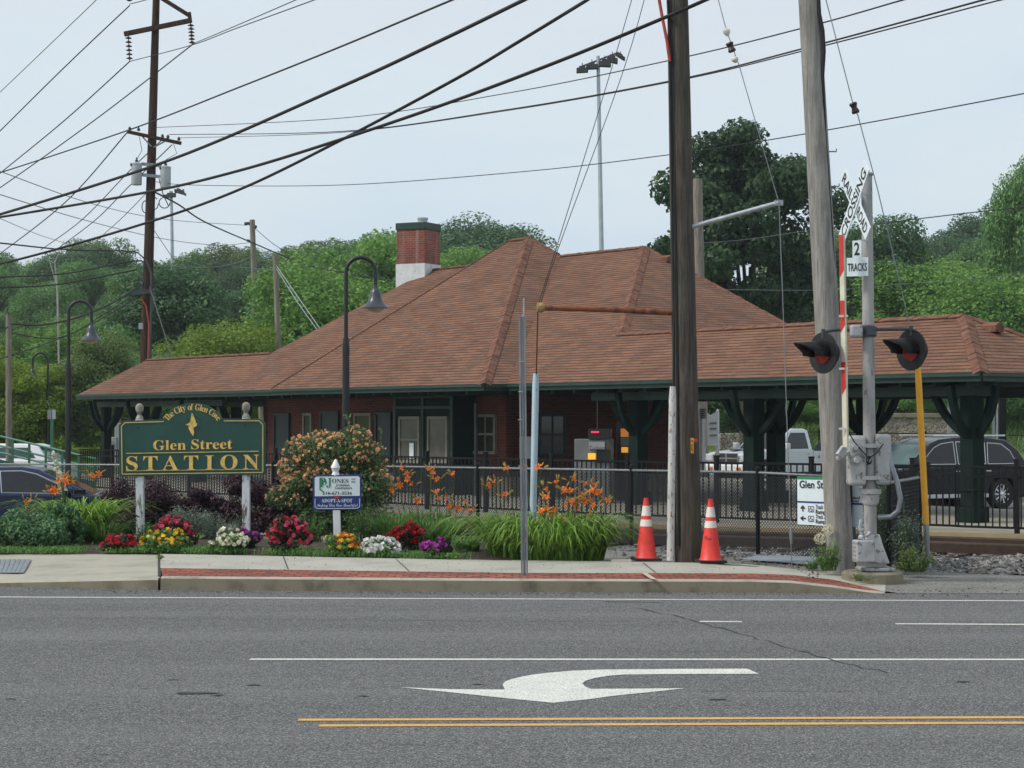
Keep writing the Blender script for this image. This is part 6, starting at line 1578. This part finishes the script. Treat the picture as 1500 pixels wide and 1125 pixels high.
uniq(special(150, 82, 500, 'lf_olive', 'olive green bushy tree between the two left lamps', 1.3, 4))
uniq(special(40, 80, 540, 'lf_lime', 'yellow green shrubby tree behind the short grey pole', 1.6, 2))
uniq(special(-15, 78, 520, 'lf_lime', 'yellow green shrubby tree cut by the left edge', 1.4, 3))
uniq(special(210, 88, 520, 'lf_mid', 'mid green bushy tree behind the left roof corner', 1.3, 1))
uniq(special(255, 110, 400, 'lf_dark', 'dark green tree behind the tall pole and thin mast', 1.4, 2))
uniq(special(1340, 118, 385, 'lf_bright', 'large bright green tree on the right hillside above the canopy', 1.5, 0))
uniq(special(1440, 112, 400, 'lf_bright', 'bright green tree above the right end of the canopy', 1.4, 1))
uniq(special(1490, 122, 256, 'lf_mid', 'tall tree with ragged top at the right edge of the skyline', .55, 4))
uniq(special(1290, 120, 332, 'lf_dark', 'dark green tree directly right of the crossing mast', 1.0, 2))
uniq(special(1180, 100, 560, 'lf_bright', 'small light green tree seen under the right canopy between the posts', 1.5, 3))
uniq(special(1320, 98, 560, 'lf_bright', 'light green bushy tree behind the pebble wall', 2.0, 2))
uniq(special(1395, 96, 555, 'lf_mid', 'mid green bushy tree right of the pebble wall', 1.8, 4))
uniq(special(1490, 96, 540, 'lf_mid', 'mid green bushy tree by the black post at the right edge', 1.8, 1))
uniq(special(1075, 92, 545, 'lf_dark', 'dark bushy tree under the canopy behind the white notice board', 1.6, 0))
uniq(special(95, 88, 575, 'lf_mid', 'low mid green bush behind the nearer left lamp', 1.9, 1))
uniq(special(135, 94, 560, 'lf_olive', 'low olive bush behind the white frame on the lawn', 1.7, 0))
uniq(special(15, 90, 560, 'lf_mid', 'low green bush behind the ramp railing at the far left', 2.0, 4))
uniq(special(185, 90, 570, 'lf_dark', 'low dark bush under the left roof corner', 1.7, 3))
# big maple
t = thing('maple_tree', 'big dark green maple towering behind the poles right of the roof', 'tree', (0, 0, 0))
HM_ = 14.6; rg = np.random.default_rng(5)
p, n, c, pr = crown_pts(77, 4.1, 6.3, 8.6, 84, 48000, ragged=.32, pk=(.14, .31))
quadmesh('crown', leaves(p, n, .24, .75, RNG, .55), M['lf_maple'], 4, t)
mb = MB(); trunk_mb(mb, HM_, 8.5, c, .34, 5, .3, 26); mb.build('trunk', M['bark'], t, smooth=True, local=True)
xm = P(1092, 400, 90).x; t.location = (xm, 90, hgt(xm, 90) - .3)
# bare birch trunks among the left trees
for (pts, lab) in (([(88, 470), (84, 420), (80, 385), (66, 380)], 'pale bare trunk with a forked top among the left hillside trees'),):
    t = thing('bare_tree', lab, 'tree', P(*pts[0], 104)); mb = MB(); q = [P(*a, 104) for a in pts]; q[0].z -= 4
    mb.tube(q, [.06, .05, .035, .015], 8); mb.tube([q[2], q[2] + Vector((.5, 0, 1.2))], [.03, .015], 6); mb.tube([q[1], q[1] + Vector((-.5, .2, 1.5))], [.05, .02], 6); mb.build('trunk', M['barkpale'], t, smooth=True)
# rough growth at the foot of the hill
def blades(n, area, h, wd, rng, droop=.5, seg=4, lean=.35, fan=False):
    """n curved blades rooted over area(n)->(n,3); returns (n*seg, 4, 3)"""
    b = area(n); az = rng.uniform(0, 2 * np.pi, n)
    if fan: az = np.arctan2(b[:, 1], b[:, 0]) + rng.normal(0, .8, n)
    H = h * rng.uniform(.35, 1.15, n); L_ = H * rng.uniform(.1, 1, n) * lean * 2
    dr = np.stack([np.cos(az), np.sin(az), np.zeros(n)], 1); sd = np.stack([-np.sin(az), np.cos(az), np.zeros(n)], 1)
    out = []
    def pt(s): 
        z = H * (s * (1 + droop) - droop * s ** 2 * 1.42); return b + dr * (L_ * s ** 1.12)[:, None] + np.stack([0 * z, 0 * z, z], 1)
    for k in range(seg):
        s0, s1 = k / seg, (k + 1) / seg
        w0, w1 = wd * (1 - s0 ** 2 * .9), wd * (1 - s1 ** 2 * .97)
        a, c = pt(s0), pt(s1)
        out.append(np.stack([a - sd * w0 / 2, a + sd * w0 / 2, c + sd * w1 / 2, c - sd * w1 / 2], 1))
    return np.stack(out, 1).reshape(-1, 4, 3)
rg = np.random.default_rng(3)
def area_strip(x0, x1, d0, d1):
    def f(n):
        x = rg.uniform(x0, x1, n); d = rg.uniform(d0, d1, n); return np.stack([x, d, [hgt(a, c) - .02 for a, c in zip(x, d)]], 1)
    return f
o = quadmesh('tall_grass', blades(9000, area_strip(10, 30, 84, 104), .9, .05, rg), M['tallgrass'], 4); tag(o, 'pale green uncut tall grass below the right hillside', 'grass', kind='stuff')
p, n = [], []
for k in range(90):
    x = rg.uniform(-32, 32); d = rg.uniform(98, 108); r_ = rg.uniform(.7, 1.6); dd = sph(130, rg); p.append(np.array([x, d, hgt(x, d) + r_ * .5]) + dd * r_); n.append(dd)
o = quadmesh('undergrowth', leaves(np.concatenate(p), np.concatenate(n), .28), M['lf_mid'], 4); tag(o, 'green undergrowth along the foot of the wooded hillside', 'undergrowth', kind='stuff')

p, n = [], []
for k in range(70):
    x = rg.uniform(-34, -15); d = rg.uniform(80, 92); r_ = rg.uniform(.5, 1.3); dd = sph(150, rg); p.append(np.array([x, d, hgt(x, d) + r_ * .5]) + dd * r_); n.append(dd)
o = quadmesh('undergrowth', leaves(np.concatenate(p), np.concatenate(n), .22), M['lf_lime'], 4); tag(o, 'yellow green scrub behind the ramp railing at the far left', 'undergrowth', kind='stuff')

# ---------------------------------------------------------------- garden
ZB = .24
def bedz(px, D): return ZB
def bush(name, label, cat, px, D, wpx, ytop, ybase, leafm, nleaf, leaf, seed, npuff=26, depth=.8, group=None, stems=True, ragged=.25, aspect=.6, zc_=.46):
    c = P(px, ybase, D); zt = P(px, ytop, D).z; s = D / F; rx = wpx * s / 2; zb = .235 if px < 700 else min(c.z, .2); H = zt - zb
    t = thing(name, label, cat, (c.x, D, zb), 0, group)
    p, n, cc, pr = crown_pts(seed, rx, H * zc_, H * (1 - zc_), npuff, nleaf, elong=depth, ragged=ragged, full=True)
    p[:, 2] = p[:, 2].clip(.03, None)
    fo = quadmesh('foliage', leaves(p, n, leaf, aspect, np.random.default_rng(seed)), M[leafm], 4, t)
    if stems:
        mb = MB()
        for q in cc[:14]: mb.tube([(q[0] * .2, q[1] * .2, 0), (q[0] * .6, q[1] * .6, q[2] * .5), tuple(q)], [.014, .010, .004], 5)
        mb.build('stems', M['bark'], t, local=True)
    return t, cc, pr, H, rx
# shrubs
t, cc, pr, H, rx = bush('rose_bush', 'large apricot rose bush between the green sign and the gooseneck lamp post', 'rose bush', 487, 35, 178, 632, 790, 'lf_rose', 34000, .055, 301, 48, zc_=.40)
rg = np.random.default_rng(9)
def bloom_mesh(seed, m, npet=12, r_=.036):
    g2 = np.random.default_rng(seed); d = sph(npet, g2); d[:, 2] = np.abs(d[:, 2]); return quadmesh('bloom', leaves(d * r_ * .45, d, r_ * 1.6, .95, g2, .3), m, 4)
BM = {}
def blooms(t, pts, m, r_, variants=3, npet=12, name='bloom', key=None):
    key = key or m; 
    if (key, r_) not in BM: BM[(key, r_)] = []
    lst = BM[(key, r_)]
    for i, q in enumerate(pts):
        if len(lst) < variants: o = bloom_mesh(len(lst) * 7 + 1, M[m], npet, r_); o.name = name; lst.append(o)
        else: o = lst[i % variants].copy(); link(o); o.name = name
        o.parent = t; o.location = q; o.rotation_euler = (random.uniform(-.5, .5), random.uniform(-.5, .5), random.uniform(0, 6.28)); s = random.uniform(.75, 1.2); o.scale = (s, s, s)
def on_surface(cc, pr, n, rng, H, front=True, zmin=.0, bias=None):
    out = []
    ctr = cc.mean(0)
    while len(out) < n:
        k = rng.integers(len(cc)); d = sph(1, rng)[0]
        if front and d[1] > .3: continue
        q = cc[k] + d * pr[k] * np.array([1, 1, .8]) * 1.02
        if q[2] < zmin * H: continue
        # keep only those near the outside as seen from the road
        if any(np.linalg.norm((q - cc[j]) / np.array([1, 1, .8])) < pr[j] * .85 for j in range(len(cc)) if j != k) and rng.random() < .8: continue
        if bias and rng.random() > bias(q): continue
        out.append(tuple(q))
    return out
blooms(t, on_surface(cc, pr, 98, rg, H, True, .42, lambda q: min(1, (q[2] / H) ** 2.2 * 1.3 * (1.25 if q[0] < -.1 else .7))), 'fl_rose', .040, 4)
p = np.array(on_surface(cc, pr, 520, rg, H, True, .3, lambda q: (q[2] / H) ** 1.3 * (1.2 if q[0] < .1 else .7))); g2 = np.random.default_rng(4)
reps = np.repeat(p, 5, 0); d = sph(len(reps), g2); o = quadmesh('small_blooms', leaves(reps + d * .020, d, .040, .9, g2), M['fl_rose'], 4, t); o['kind'] = 'stuff'
# arching shoots above the bush
for sx_, tx, ty in ((505, 508, 606), (520, 533, 628), (556, 555, 628)):
    a = P(sx_, 650, 34.9) - Vector(t.location); c = P(tx, ty, 34.8) - Vector(t.location); m_ = a.lerp(c, .55) + Vector((.05, 0, .06)); mb = MB(); mb.tube([a, m_, c], [.008, .006, .002], 5); mb.build('shoot', M['stemm'], t, local=True)
    g2 = np.random.default_rng(int(tx)); k = g2.uniform(0, 1, 34); q = np.array([[*(a.lerp(m_, 2 * s) if s < .5 else m_.lerp(c, 2 * s - 1))] for s in k]) + g2.normal(0, .022, (34, 3)); quadmesh('shoot_leaves', leaves(q, sph(34, g2), .055, .6, g2), M['lf_bed'], 4, t)
for k, (px, D, wpx, yt, yb, lab) in enumerate([(205, 35.6, 125, 702, 782, 'dark purple barberry shrub directly left of the left sign post'), (190, 34.9, 70, 735, 790, 'low dark purple barberry mound in front of the left barberry'), (295, 36, 90, 715, 780, 'dark purple barberry shrub under the middle of the green sign'), (372, 35.8, 110, 692, 785, 'dark purple barberry shrub behind the right sign post'), (420, 35.6, 60, 700, 785, 'dark purple barberry shrub between sign post and rose bush')]):
    bush('barberry_shrub', lab, 'shrub', px, D, wpx, yt, yb, 'lf_barb', 12000, .05, 330 + k, 30, .8, None, True, .42)
bush('leafy_shrub', 'low green leafy shrub at the far left of the flower bed', 'shrub', 35, 31.4, 130, 748, 812, 'lf_shrub', 13000, .055, 350, 34)
bush('leafy_shrub', 'green leafy shrub beside the sedan with pale tips, just left of the bright lily clump', 'shrub', 92, 32.0, 70, 738, 805, 'lf_shrub', 6500, .055, 351, 26)
bush('lavender_shrub', 'soft grey green shrub behind the pink flowers under the sign', 'shrub', 275, 33.0, 110, 742, 800, 'lf_grey', 4200, .035, 352, 30, ragged=.5)
def weed(name, label, cat, px, D, wpx, ytop, ybase, leafm, nst, leaf, seed, per=16):
    g2 = np.random.default_rng(seed); c = P(px, ybase, D); zb = min(c.z, .24) if px > 700 else .235; H = P(px, ytop, D).z - zb; rx = wpx * D / F / 2
    t = thing(name, label, cat, (c.x, D, zb)); mb = MB(); pts = []
    for k in range(nst):
        a, r_ = g2.uniform(0, 6.28), g2.uniform(0, 1) ** .5
        b0 = np.array([math.cos(a) * r_ * rx * .5, math.sin(a) * r_ * rx * .35, -.02]); tip = np.array([math.cos(a) * r_ * rx + g2.normal(0, rx * .2), math.sin(a) * r_ * rx * .6, H * g2.uniform(.35, 1.05) * (1.1 - .4 * r_)])
        m_ = (b0 + tip) / 2 + np.array([0, 0, H * .08]); mb.tube([tuple(b0), tuple(m_), tuple(tip)], [.005, .004, .002], 4)
        s = g2.uniform(.12, 1, per)[:, None]; pts.append(((1 - s) ** 2 * b0 + 2 * s * (1 - s) * m_ + s ** 2 * tip) + g2.normal(0, leaf * .55, (per, 3)))
    p = np.concatenate(pts); p[:, 2] = p[:, 2].clip(.01, None)
    quadmesh('foliage', leaves(p, sph(len(p), g2) + np.array([0, -.2, .6]), leaf, .45, g2), M[leafm], 4, t); mb.build('stems', M['stemm'], t, local=True); return t
weed('weed_plant', 'tall green weeds behind the crossing signal pedestal', 'weeds', 1296, 29.6, 34, 690, 815, 'lf_bed', 70, .055, 355, 26)
weed('weed_plant', 'pale grey green weeds growing through the screened fence', 'weeds', 1325, 28.3, 52, 740, 832, 'lf_grey', 90, .05, 356, 22)
weed('weed_plant', 'yellow green weeds at the foot of the yellow sleeve', 'weeds', 1340, 27.9, 56, 796, 836, 'lf_olive', 70, .045, 357, 14)
weed('weed_plant', 'green weeds with narrow leaves at the foot of the grey pole', 'weeds', 1214, 27.8, 40, 786, 834, 'lf_bed', 55, .04, 358, 14)
weed('weed_plant', 'little weed sprouting from the joint between driveway and sidewalk', 'weeds', 235, 29.2, 9, 812, 831, 'lf_bed', 14, .03, 361, 8)
weed('weed_plant', 'wispy grey green plant at the right foot of the left sign post', 'plant', 322, 33.2, 80, 742, 800, 'lf_grey', 60, .045, 353, 18)
weed('weed_plant', 'feathery green plant against the foot of the left sign post', 'plant', 217, 32.4, 48, 762, 808, 'lf_bed', 60, .04, 354, 18)
weed('weed_plant', 'leafy green stems between the rose bush and the white sign post', 'plant', 452, 32.2, 60, 745, 812, 'lf_bed', 50, .05, 359, 16)
weed('weed_plant', 'green stems filling the gap right of the white sign post', 'plant', 535, 33.4, 60, 735, 805, 'lf_bed', 60, .05, 360, 18)
for (px, py) in ((1201, 789), (1213, 776)):
    c = P(px, py, 28.0); dd = sph(420, rg); o = quadmesh('seed_head', leaves(c + dd * .055 * rg.uniform(.75, 1.05, (420, 1)) if False else np.array(c) + dd * .085 * rg.uniform(.75, 1.05, (420, 1)), dd, .022, .4, rg), M['fl_cream'], 4)
    tag(o, 'round dry seed head %s by the foot of the grey pole' % ('lower left of the two' if py > 780 else 'upper right of the two'), 'seed head')
# bedding flowers
def fD(px): return G(px, float(np.interp(px, [-160, 235, 420, 600, 750], [812.5, 811.5, 815, 819, 822])), .21).y
def flowers(label, px, D, wpx, ytop, ybase, fm, nfl, r_, seed, leafm='lf_begonia', depth=.8, zmin=.35, second=None, nleaf=1300):
    D = fD(px) + (.32 if ybase > 807 else 1.0)
    t, cc, pr, H, rx = bush('bedding_flowers', label, 'flowers', px, D, wpx, ytop, ybase, leafm, nleaf, .06, seed, 18, depth, 'bedding flowers along the front of the bed', False, .2, .75)
    g2 = np.random.default_rng(seed); pts = on_surface(cc, pr, nfl, g2, H, True, zmin, None)
    k2 = int(nfl * .4) if second else 0
    blooms(t, pts[k2:], fm, r_, 3, 9)
    if second: blooms(t, pts[:k2], second, r_, 3, 9)
    return t
flowers('low red flowers with dark leaves, left of the yellow and pink clump', 176, 31.3, 52, 781, 812, 'fl_red', 55, .040, 401)
flowers('tall pink and red flowers behind the yellow ones under the sign', 250, 32.2, 72, 757, 800, 'fl_pink', 85, .042, 402, second='fl_red')
flowers('low golden yellow flowers in front of the tall pink ones', 242, 31.2, 76, 776, 812, 'fl_yellow', 48, .036, 403, 'lf_bed', nleaf=1800)
flowers('creamy white flowers between the yellow flowers and the big pink clump', 335, 31.2, 66, 776, 814, 'fl_cream', 90, .036, 404, 'lf_bed')
flowers('purple flowers behind the creamy white clump', 358, 32.0, 56, 774, 800, 'fl_purple', 40, .036, 405, 'lf_begonia')
flowers('big rounded clump of bright pink and red flowers left of the white sign post', 424, 31.3, 66, 756, 814, 'fl_pink', 96, .044, 406, second='fl_red', zmin=.25, nleaf=2000)
flowers('yellow and orange flowers at the foot of the white sign post', 502, 31.2, 60, 782, 814, 'fl_yellow', 55, .036, 407, 'lf_bed', second='fl_orange')
flowers('low mound of pure white flowers right of the white sign post', 560, 31.2, 60, 788, 812, 'fl_white', 95, .042, 408, 'lf_bed', zmin=.2)
flowers('dark crimson flowers behind the pure white mound', 594, 31.9, 62, 766, 806, 'fl_dkred', 85, .042, 409)
flowers('violet purple flowers at the right end of the bedding row', 640, 31.1, 50, 788, 814, 'fl_purple', 48, .042, 410)
# ground cover grass along the front of the bed
def area_bed(n):
    px = rg.uniform(-60, 700, n); D = np.array([fD(a) for a in px]) + .04 + np.abs(rg.normal(0, .55, n)); q = [(P(a, 700, d).x, d + .0) for a, d in zip(px, D)]
    keep = [(x, d) for x, d in q if math.sin(x * 2.1) + math.sin(x * 5.3 + 1) + rg.normal(0, .6) > -.7]
    while len(keep) < n: keep.append(keep[int(rg.integers(len(keep)))])
    return np.array([[x + rg.normal(0, .02), d, .225] for x, d in keep])
o = quadmesh('bed_grass', blades(7000, area_bed, .12, .010, rg, .5, 3), M['blade2'], 4); tag(o, 'short grass and weeds along the front edge of the flower bed', 'grass', kind='stuff')
n = 7000; q = area_bed(n); q[:, 2] += rg.uniform(0, .07, n); o = quadmesh('ground_cover', leaves(q, sph(n, rg) * .5 + np.array([0, -.3, 1]), .04, .7, rg), M['lf_bed'], 4); tag(o, 'small leafy ground cover between the bedding flowers', 'ground cover', kind='stuff')
# tall grass tufts in the bed and lilies
def tuft(px, D, wpx, h, n, m, wd, label, name, cat, droop=.6, lean=.5, depth=.7, zb=.22, seg=6, group=None, br=.5):
    c = P(px, 700, D); t = thing(name, label, cat, (c.x, D, zb), 0, group); rx = wpx * D / F / 2
    def ar(k):
        a = rg.uniform(0, 6.28, k); r_ = np.sqrt(rg.uniform(0, 1, k)); return np.stack([np.cos(a) * r_ * rx * br, np.sin(a) * r_ * rx * br * depth, np.zeros(k)], 1)
    quadmesh('leaves', blades(n, ar, h, wd, rg, droop, seg, lean, True), M[m], 4, t, True); return t, rx
LF = []
def lily_flower():
    g_ = []; b_ = []
    for k in range(6):
        a = k * math.pi / 3; d = np.array([math.cos(a), math.sin(a), 0]); s = np.array([-math.sin(a), math.cos(a), 0]); w_ = .017 if k % 2 else .013
        pr_ = [(.004, 0, .3), (.016, .04, .6), (.040, .072, 1.25), (.072, .084, 1.0), (.092, .070, .1)]
        for (r0, z0, w0), (r1, z1, w1) in zip(pr_, pr_[1:]):
            p0, p1 = d * r0 + np.array([0, 0, z0]), d * r1 + np.array([0, 0, z1]); g_.append([p0 - s * w_ * w0, p0 + s * w_ * w0, p1 + s * w_ * w1, p1 - s * w_ * w1])
    o = quadmesh('lily_bloom', np.array(g_), M['fl_orange'], 4, None, True); return o
def lily_stems(t, spots, nbud, seed, D, scale=1.0):
    """spots: bloom positions in photo pixels"""
    g2 = random.Random(seed); base = Vector(t.location); sm = MB(); bd_ = []
    spots = list(spots) + [(x + g2.uniform(-12, 12), y + g2.uniform(-4, 16)) for x, y in spots if g2.random() < .45]
    for (px, py) in spots:
        h = P(px, py, D + g2.uniform(-.25, .25)) - base
        r0 = Vector((h.x * .62 + g2.uniform(-.05, .05), h.y * .3, 0)); m_ = r0.lerp(h, .6) + Vector((g2.uniform(-.04, .04), 0, .05))
        sm.tube([r0, m_, h], [.007, .006, .004], 5)
        if LF: o = LF[0].copy(); link(o)
        else: o = lily_flower(); LF.append(o)
        o.name = 'lily_bloom'; o.parent = t; o.location = h; o.rotation_euler = (R(g2.uniform(20, 85)), g2.uniform(-.6, .6), g2.uniform(-1.2, 1.2)); s = g2.uniform(.62, .92) * scale; o.scale = (s, s, s)
        for k in range(nbud):
            d = Vector((g2.uniform(-1, 1), g2.uniform(-.5, .5), g2.uniform(.1, 1))).normalized(); sm.tube([h + Vector((0, 0, -.06)), h + d * .07], [.004, .003], 4); bd_.append((h + d * .07, d))
    sm.build('flower_stalks', M['stemm'], t, local=True, smooth=True)
    bm_ = MB()
    for q, d in bd_: bm_.lathe([(.002, 0), (.010, .02), (.013, .05), (.008, .075), (.001, .09)], q, 6, d)
    if bd_: bm_.build('buds', M['fl_bud'], t, local=True, smooth=True)['kind'] = 'stuff'
t, _ = tuft(800, 29.7, 215, .86, 1250, 'blade', .034, 'big clump of orange daylilies with arching leaves beside the tall steel post', 'daylily_clump', 'daylilies', 1.4, .75, .5, .17, 8, br=.78)
lily_stems(t, [(745, 690), (773, 688), (791, 687), (727, 708), (741, 728), (796, 717), (799, 733), (837, 705), (866, 714), (870, 722), (861, 711), (880, 727), (835, 722), (840, 736), (845, 741), (855, 734), (833, 741), (842, 748), (872, 743), (850, 728), (795, 752), (809, 749), (816, 709), (888, 737), (712, 712)], 3, 5, 29.7, .95)
t, _ = tuft(628, 33.4, 120, .62, 700, 'blade2', .024, 'tufts of green leaves with orange daylilies between rose bush and big clump', 'daylily_clump', 'daylilies', .5, .4, .5)
lily_stems(t, [(585, 688), (596, 695), (600, 703), (584, 711), (605, 712), (633, 695), (637, 702), (666, 696), (630, 690), (642, 723), (657, 733), (684, 738), (688, 752), (670, 746), (612, 735)], 3, 6, 33.2, .9)
tuft(575, 33.0, 60, .62, 420, 'blade2', .018, 'slender green grass tuft at the right foot of the rose bush', 'grass_tuft', 'grass tuft', .5, .5)
tuft(655, 31.9, 56, .50, 420, 'blade2', .016, 'upright dark green grass tuft behind the purple flowers', 'grass_tuft', 'grass tuft', .4, .3)
tuft(684, 30.4, 44, .36, 240, 'blade2', .022, 'arching green grass tuft between the purple flowers and the big lily clump', 'grass_tuft', 'grass tuft', 1.0, .6, br=.7)
tuft(640, 32.2, 110, .55, 620, 'blade2', .020, 'wide green grass tuft behind the crimson and purple flowers', 'grass_tuft', 'grass tuft', .8, .5)
tuft(430, 32.0, 40, .45, 200, 'blade2', .018, 'thin blades beside the pink clump left of the white post', 'grass_tuft', 'grass tuft', .4, .3)
t, _ = tuft(118, 32.8, 130, .95, 600, 'blade', .034, 'bright green daylily clump with a few orange blooms in front of the sedan', 'daylily_clump', 'daylilies', 1.0, .7, .5)
lily_stems(t, [(88, 707), (98, 706), (92, 703), (103, 709), (74, 722), (36, 737), (48, 735), (132, 698), (140, 702)], 2, 7, 32.6, 1.0)
t, _ = tuft(152, 32.4, 60, .55, 300, 'blade2', .022, 'arching grass tuft with brown plumes left of the red flowers', 'grass_tuft', 'grass tuft', .8, .8)
mb = MB()
for k in range(9):
    a = rt.uniform(2.2, 3.6) if k < 5 else rt.uniform(-.5, .6); d = Vector((math.cos(a), -.2, 0)); q = [Vector((0, 0, .1)), d * .18 + ZA * .5, d * .4 + ZA * .58, d * .62 + ZA * rt.uniform(.34, .5)]
    mb.tube(q, [.004, .006, .016, .006], 6)
mb.build('plumes', mat('brown_plume', (.055, .028, .02), .9, 0, .4, 20), t, local=True)
# pale hollyhock spike
c = P(95, 760, 32.5); t = thing('hollyhock', 'tall pale yellow flower spike rising above the orange lilies by the sedan', 'flower', (c.x, 32.5, .22))
a, m_, e_ = Vector((.05, 0, 0)), P(93, 720, 32.5) - Vector(t.location), P(78, 664, 32.5) - Vector(t.location)
mb = MB(); mb.tube([a, m_, e_], [.014, .011, .003], 6); mb.build('stalk', M['stemm'], t, local=True)
pts = []
for k in range(30):
    s = k / 29; q = m_.lerp(e_, s); pts.append(q + Vector((rt.uniform(-.06, .06) * (1.15 - s), rt.uniform(-.05, .02), rt.uniform(-.02, .02))))
blooms(t, [tuple(q) for q in pts], 'fl_cream', .034, 3, 9)
g2 = np.random.default_rng(8); q = np.array([[*(a.lerp(m_, s))] for s in g2.uniform(.2, 1, 60)]) + g2.normal(0, .06, (60, 3)); quadmesh('leaves', leaves(q, sph(60, g2), .09, .6, g2), M['lf_bed'], 4, t)
weed('weed_plant', 'scrubby weeds between the cones and the steel plate', 'weeds', 1190, 28.6, 26, 812, 832, 'lf_bed', 22, .03, 362, 10)
weed('weed_plant', 'small weeds in front of the signal base', 'weeds', 1262, 26.75, 40, 838, 849, 'lf_olive', 26, .025, 363, 8)
# stones: gravel heap right of the signal
mb = MB(); rs = random.Random(9)
nx, ny = 36, 12
def heapz(u, v_): return .03 + .24 * math.sin(math.pi * min(1, max(0, v_))) * min(1, u * 4) * (.7 + .3 * math.sin(u * 9)) 
vs = []
for j in range(ny + 1):
    for i in range(nx + 1):
        u, v_ = i / nx, j / ny; x = lerp(6.0, 14, u); d = lerp(28.9, 27.0, u) + v_ * 2.2
        vs.append((x, d, heapz(u, v_) + rs.uniform(-.02, .03)))
mb.add(vs, [(j * (nx + 1) + i, j * (nx + 1) + i + 1, (j + 1) * (nx + 1) + i + 1, (j + 1) * (nx + 1) + i) for j in range(ny) for i in range(nx)])
o = mb.build('ballast_heap', M['ballast'], smooth=True); tag(o, 'low heap of dark railway ballast at the right edge by the track', 'ballast', kind='stuff')
mb = MB()
def stone(c, s):
    vs, n_ = [], 0
    d = [Vector((1, 0, 0)), Vector((-1, 0, 0)), Vector((0, 1, 0)), Vector((0, -1, 0)), Vector((0, 0, 1)), Vector((0, 0, -1))]
    k = [Vector(c) + Vector((v.x * rs.uniform(.6, 1.4), v.y * rs.uniform(.6, 1.4), v.z * rs.uniform(.4, .9) + 0)) * s + Vector((rs.uniform(-.3, .3), rs.uniform(-.3, .3), rs.uniform(-.3, .3))) * s for v in d]
    mb.add(k, [(0, 2, 4), (2, 1, 4), (1, 3, 4), (3, 0, 4), (2, 0, 5), (1, 2, 5), (3, 1, 5), (0, 3, 5)])
for k in range(2600):
    u, v_ = rs.random(), rs.random(); stone((lerp(6.0, 14, u), lerp(28.9, 27.0, u) + v_ * 2.2, heapz(u, v_) + .01), rs.uniform(.025, .06))
for k in range(900):
    px = rs.uniform(1085, 1330); y = rs.uniform(818, 845); c = G(px, y, .13 if px < 1200 else .06); stone((c.x, c.y, c.z), rs.uniform(.008, .022))
for k in range(500):
    c = G(rs.uniform(900, 1500), rs.uniform(800, 822), .10); stone((c.x, c.y, .10), rs.uniform(.02, .045))
for k in range(160):
    c = G(rs.uniform(1290, 1500), rs.uniform(845, 872), .02); stone((c.x, c.y, .015), rs.uniform(.006, .018))
for k in range(1300):
    px = rs.uniform(-60, 1300); y = float(yk(px)) + abs(rs.gauss(0, 2.2)) + .6; c = G(px, y, .004); stone((c.x, c.y, .004), rs.uniform(.004, .013))
for k in range(260):
    px = rs.uniform(-40, 1200); y = rs.uniform(868, 1110); c = G(px, y, .004); stone((c.x, c.y, .004), rs.uniform(.003, .008))
for k in range(420):
    px = rs.uniform(240, 1100); y = rs.uniform(813, 846); c = G(px, y, .2); stone((c.x, c.y, .178 + (c.y - 26.3) * .012), rs.uniform(.004, .010))
o = mb.build('loose_stones', M['ballast']); tag(o, 'loose grey stones scattered beside the track and signal base', 'stones', kind='stuff')
# ---------------------------------------------------------------- hazy summer air
hz = MB(); hz.box((0, 210, 18.9), (1010, 550, 40)); o = hz.build('haze', newmat('haze_air')[0])
m = o.data.materials[0]; nt = m.node_tree; nt.nodes.remove(nt.nodes['Principled BSDF'])
pv = nd(nt, 'ShaderNodeVolumePrincipled'); pv.inputs['Color'].default_value = (.86, .93, 1, 1); pv.inputs['Density'].default_value = .00030; pv.inputs['Anisotropy'].default_value = .3
nt.links.new(pv.outputs[0], nt.nodes['Material Output'].inputs['Volume'])
tag(o, 'thin pale summer haze over the wooded hillside', 'haze', kind='stuff')
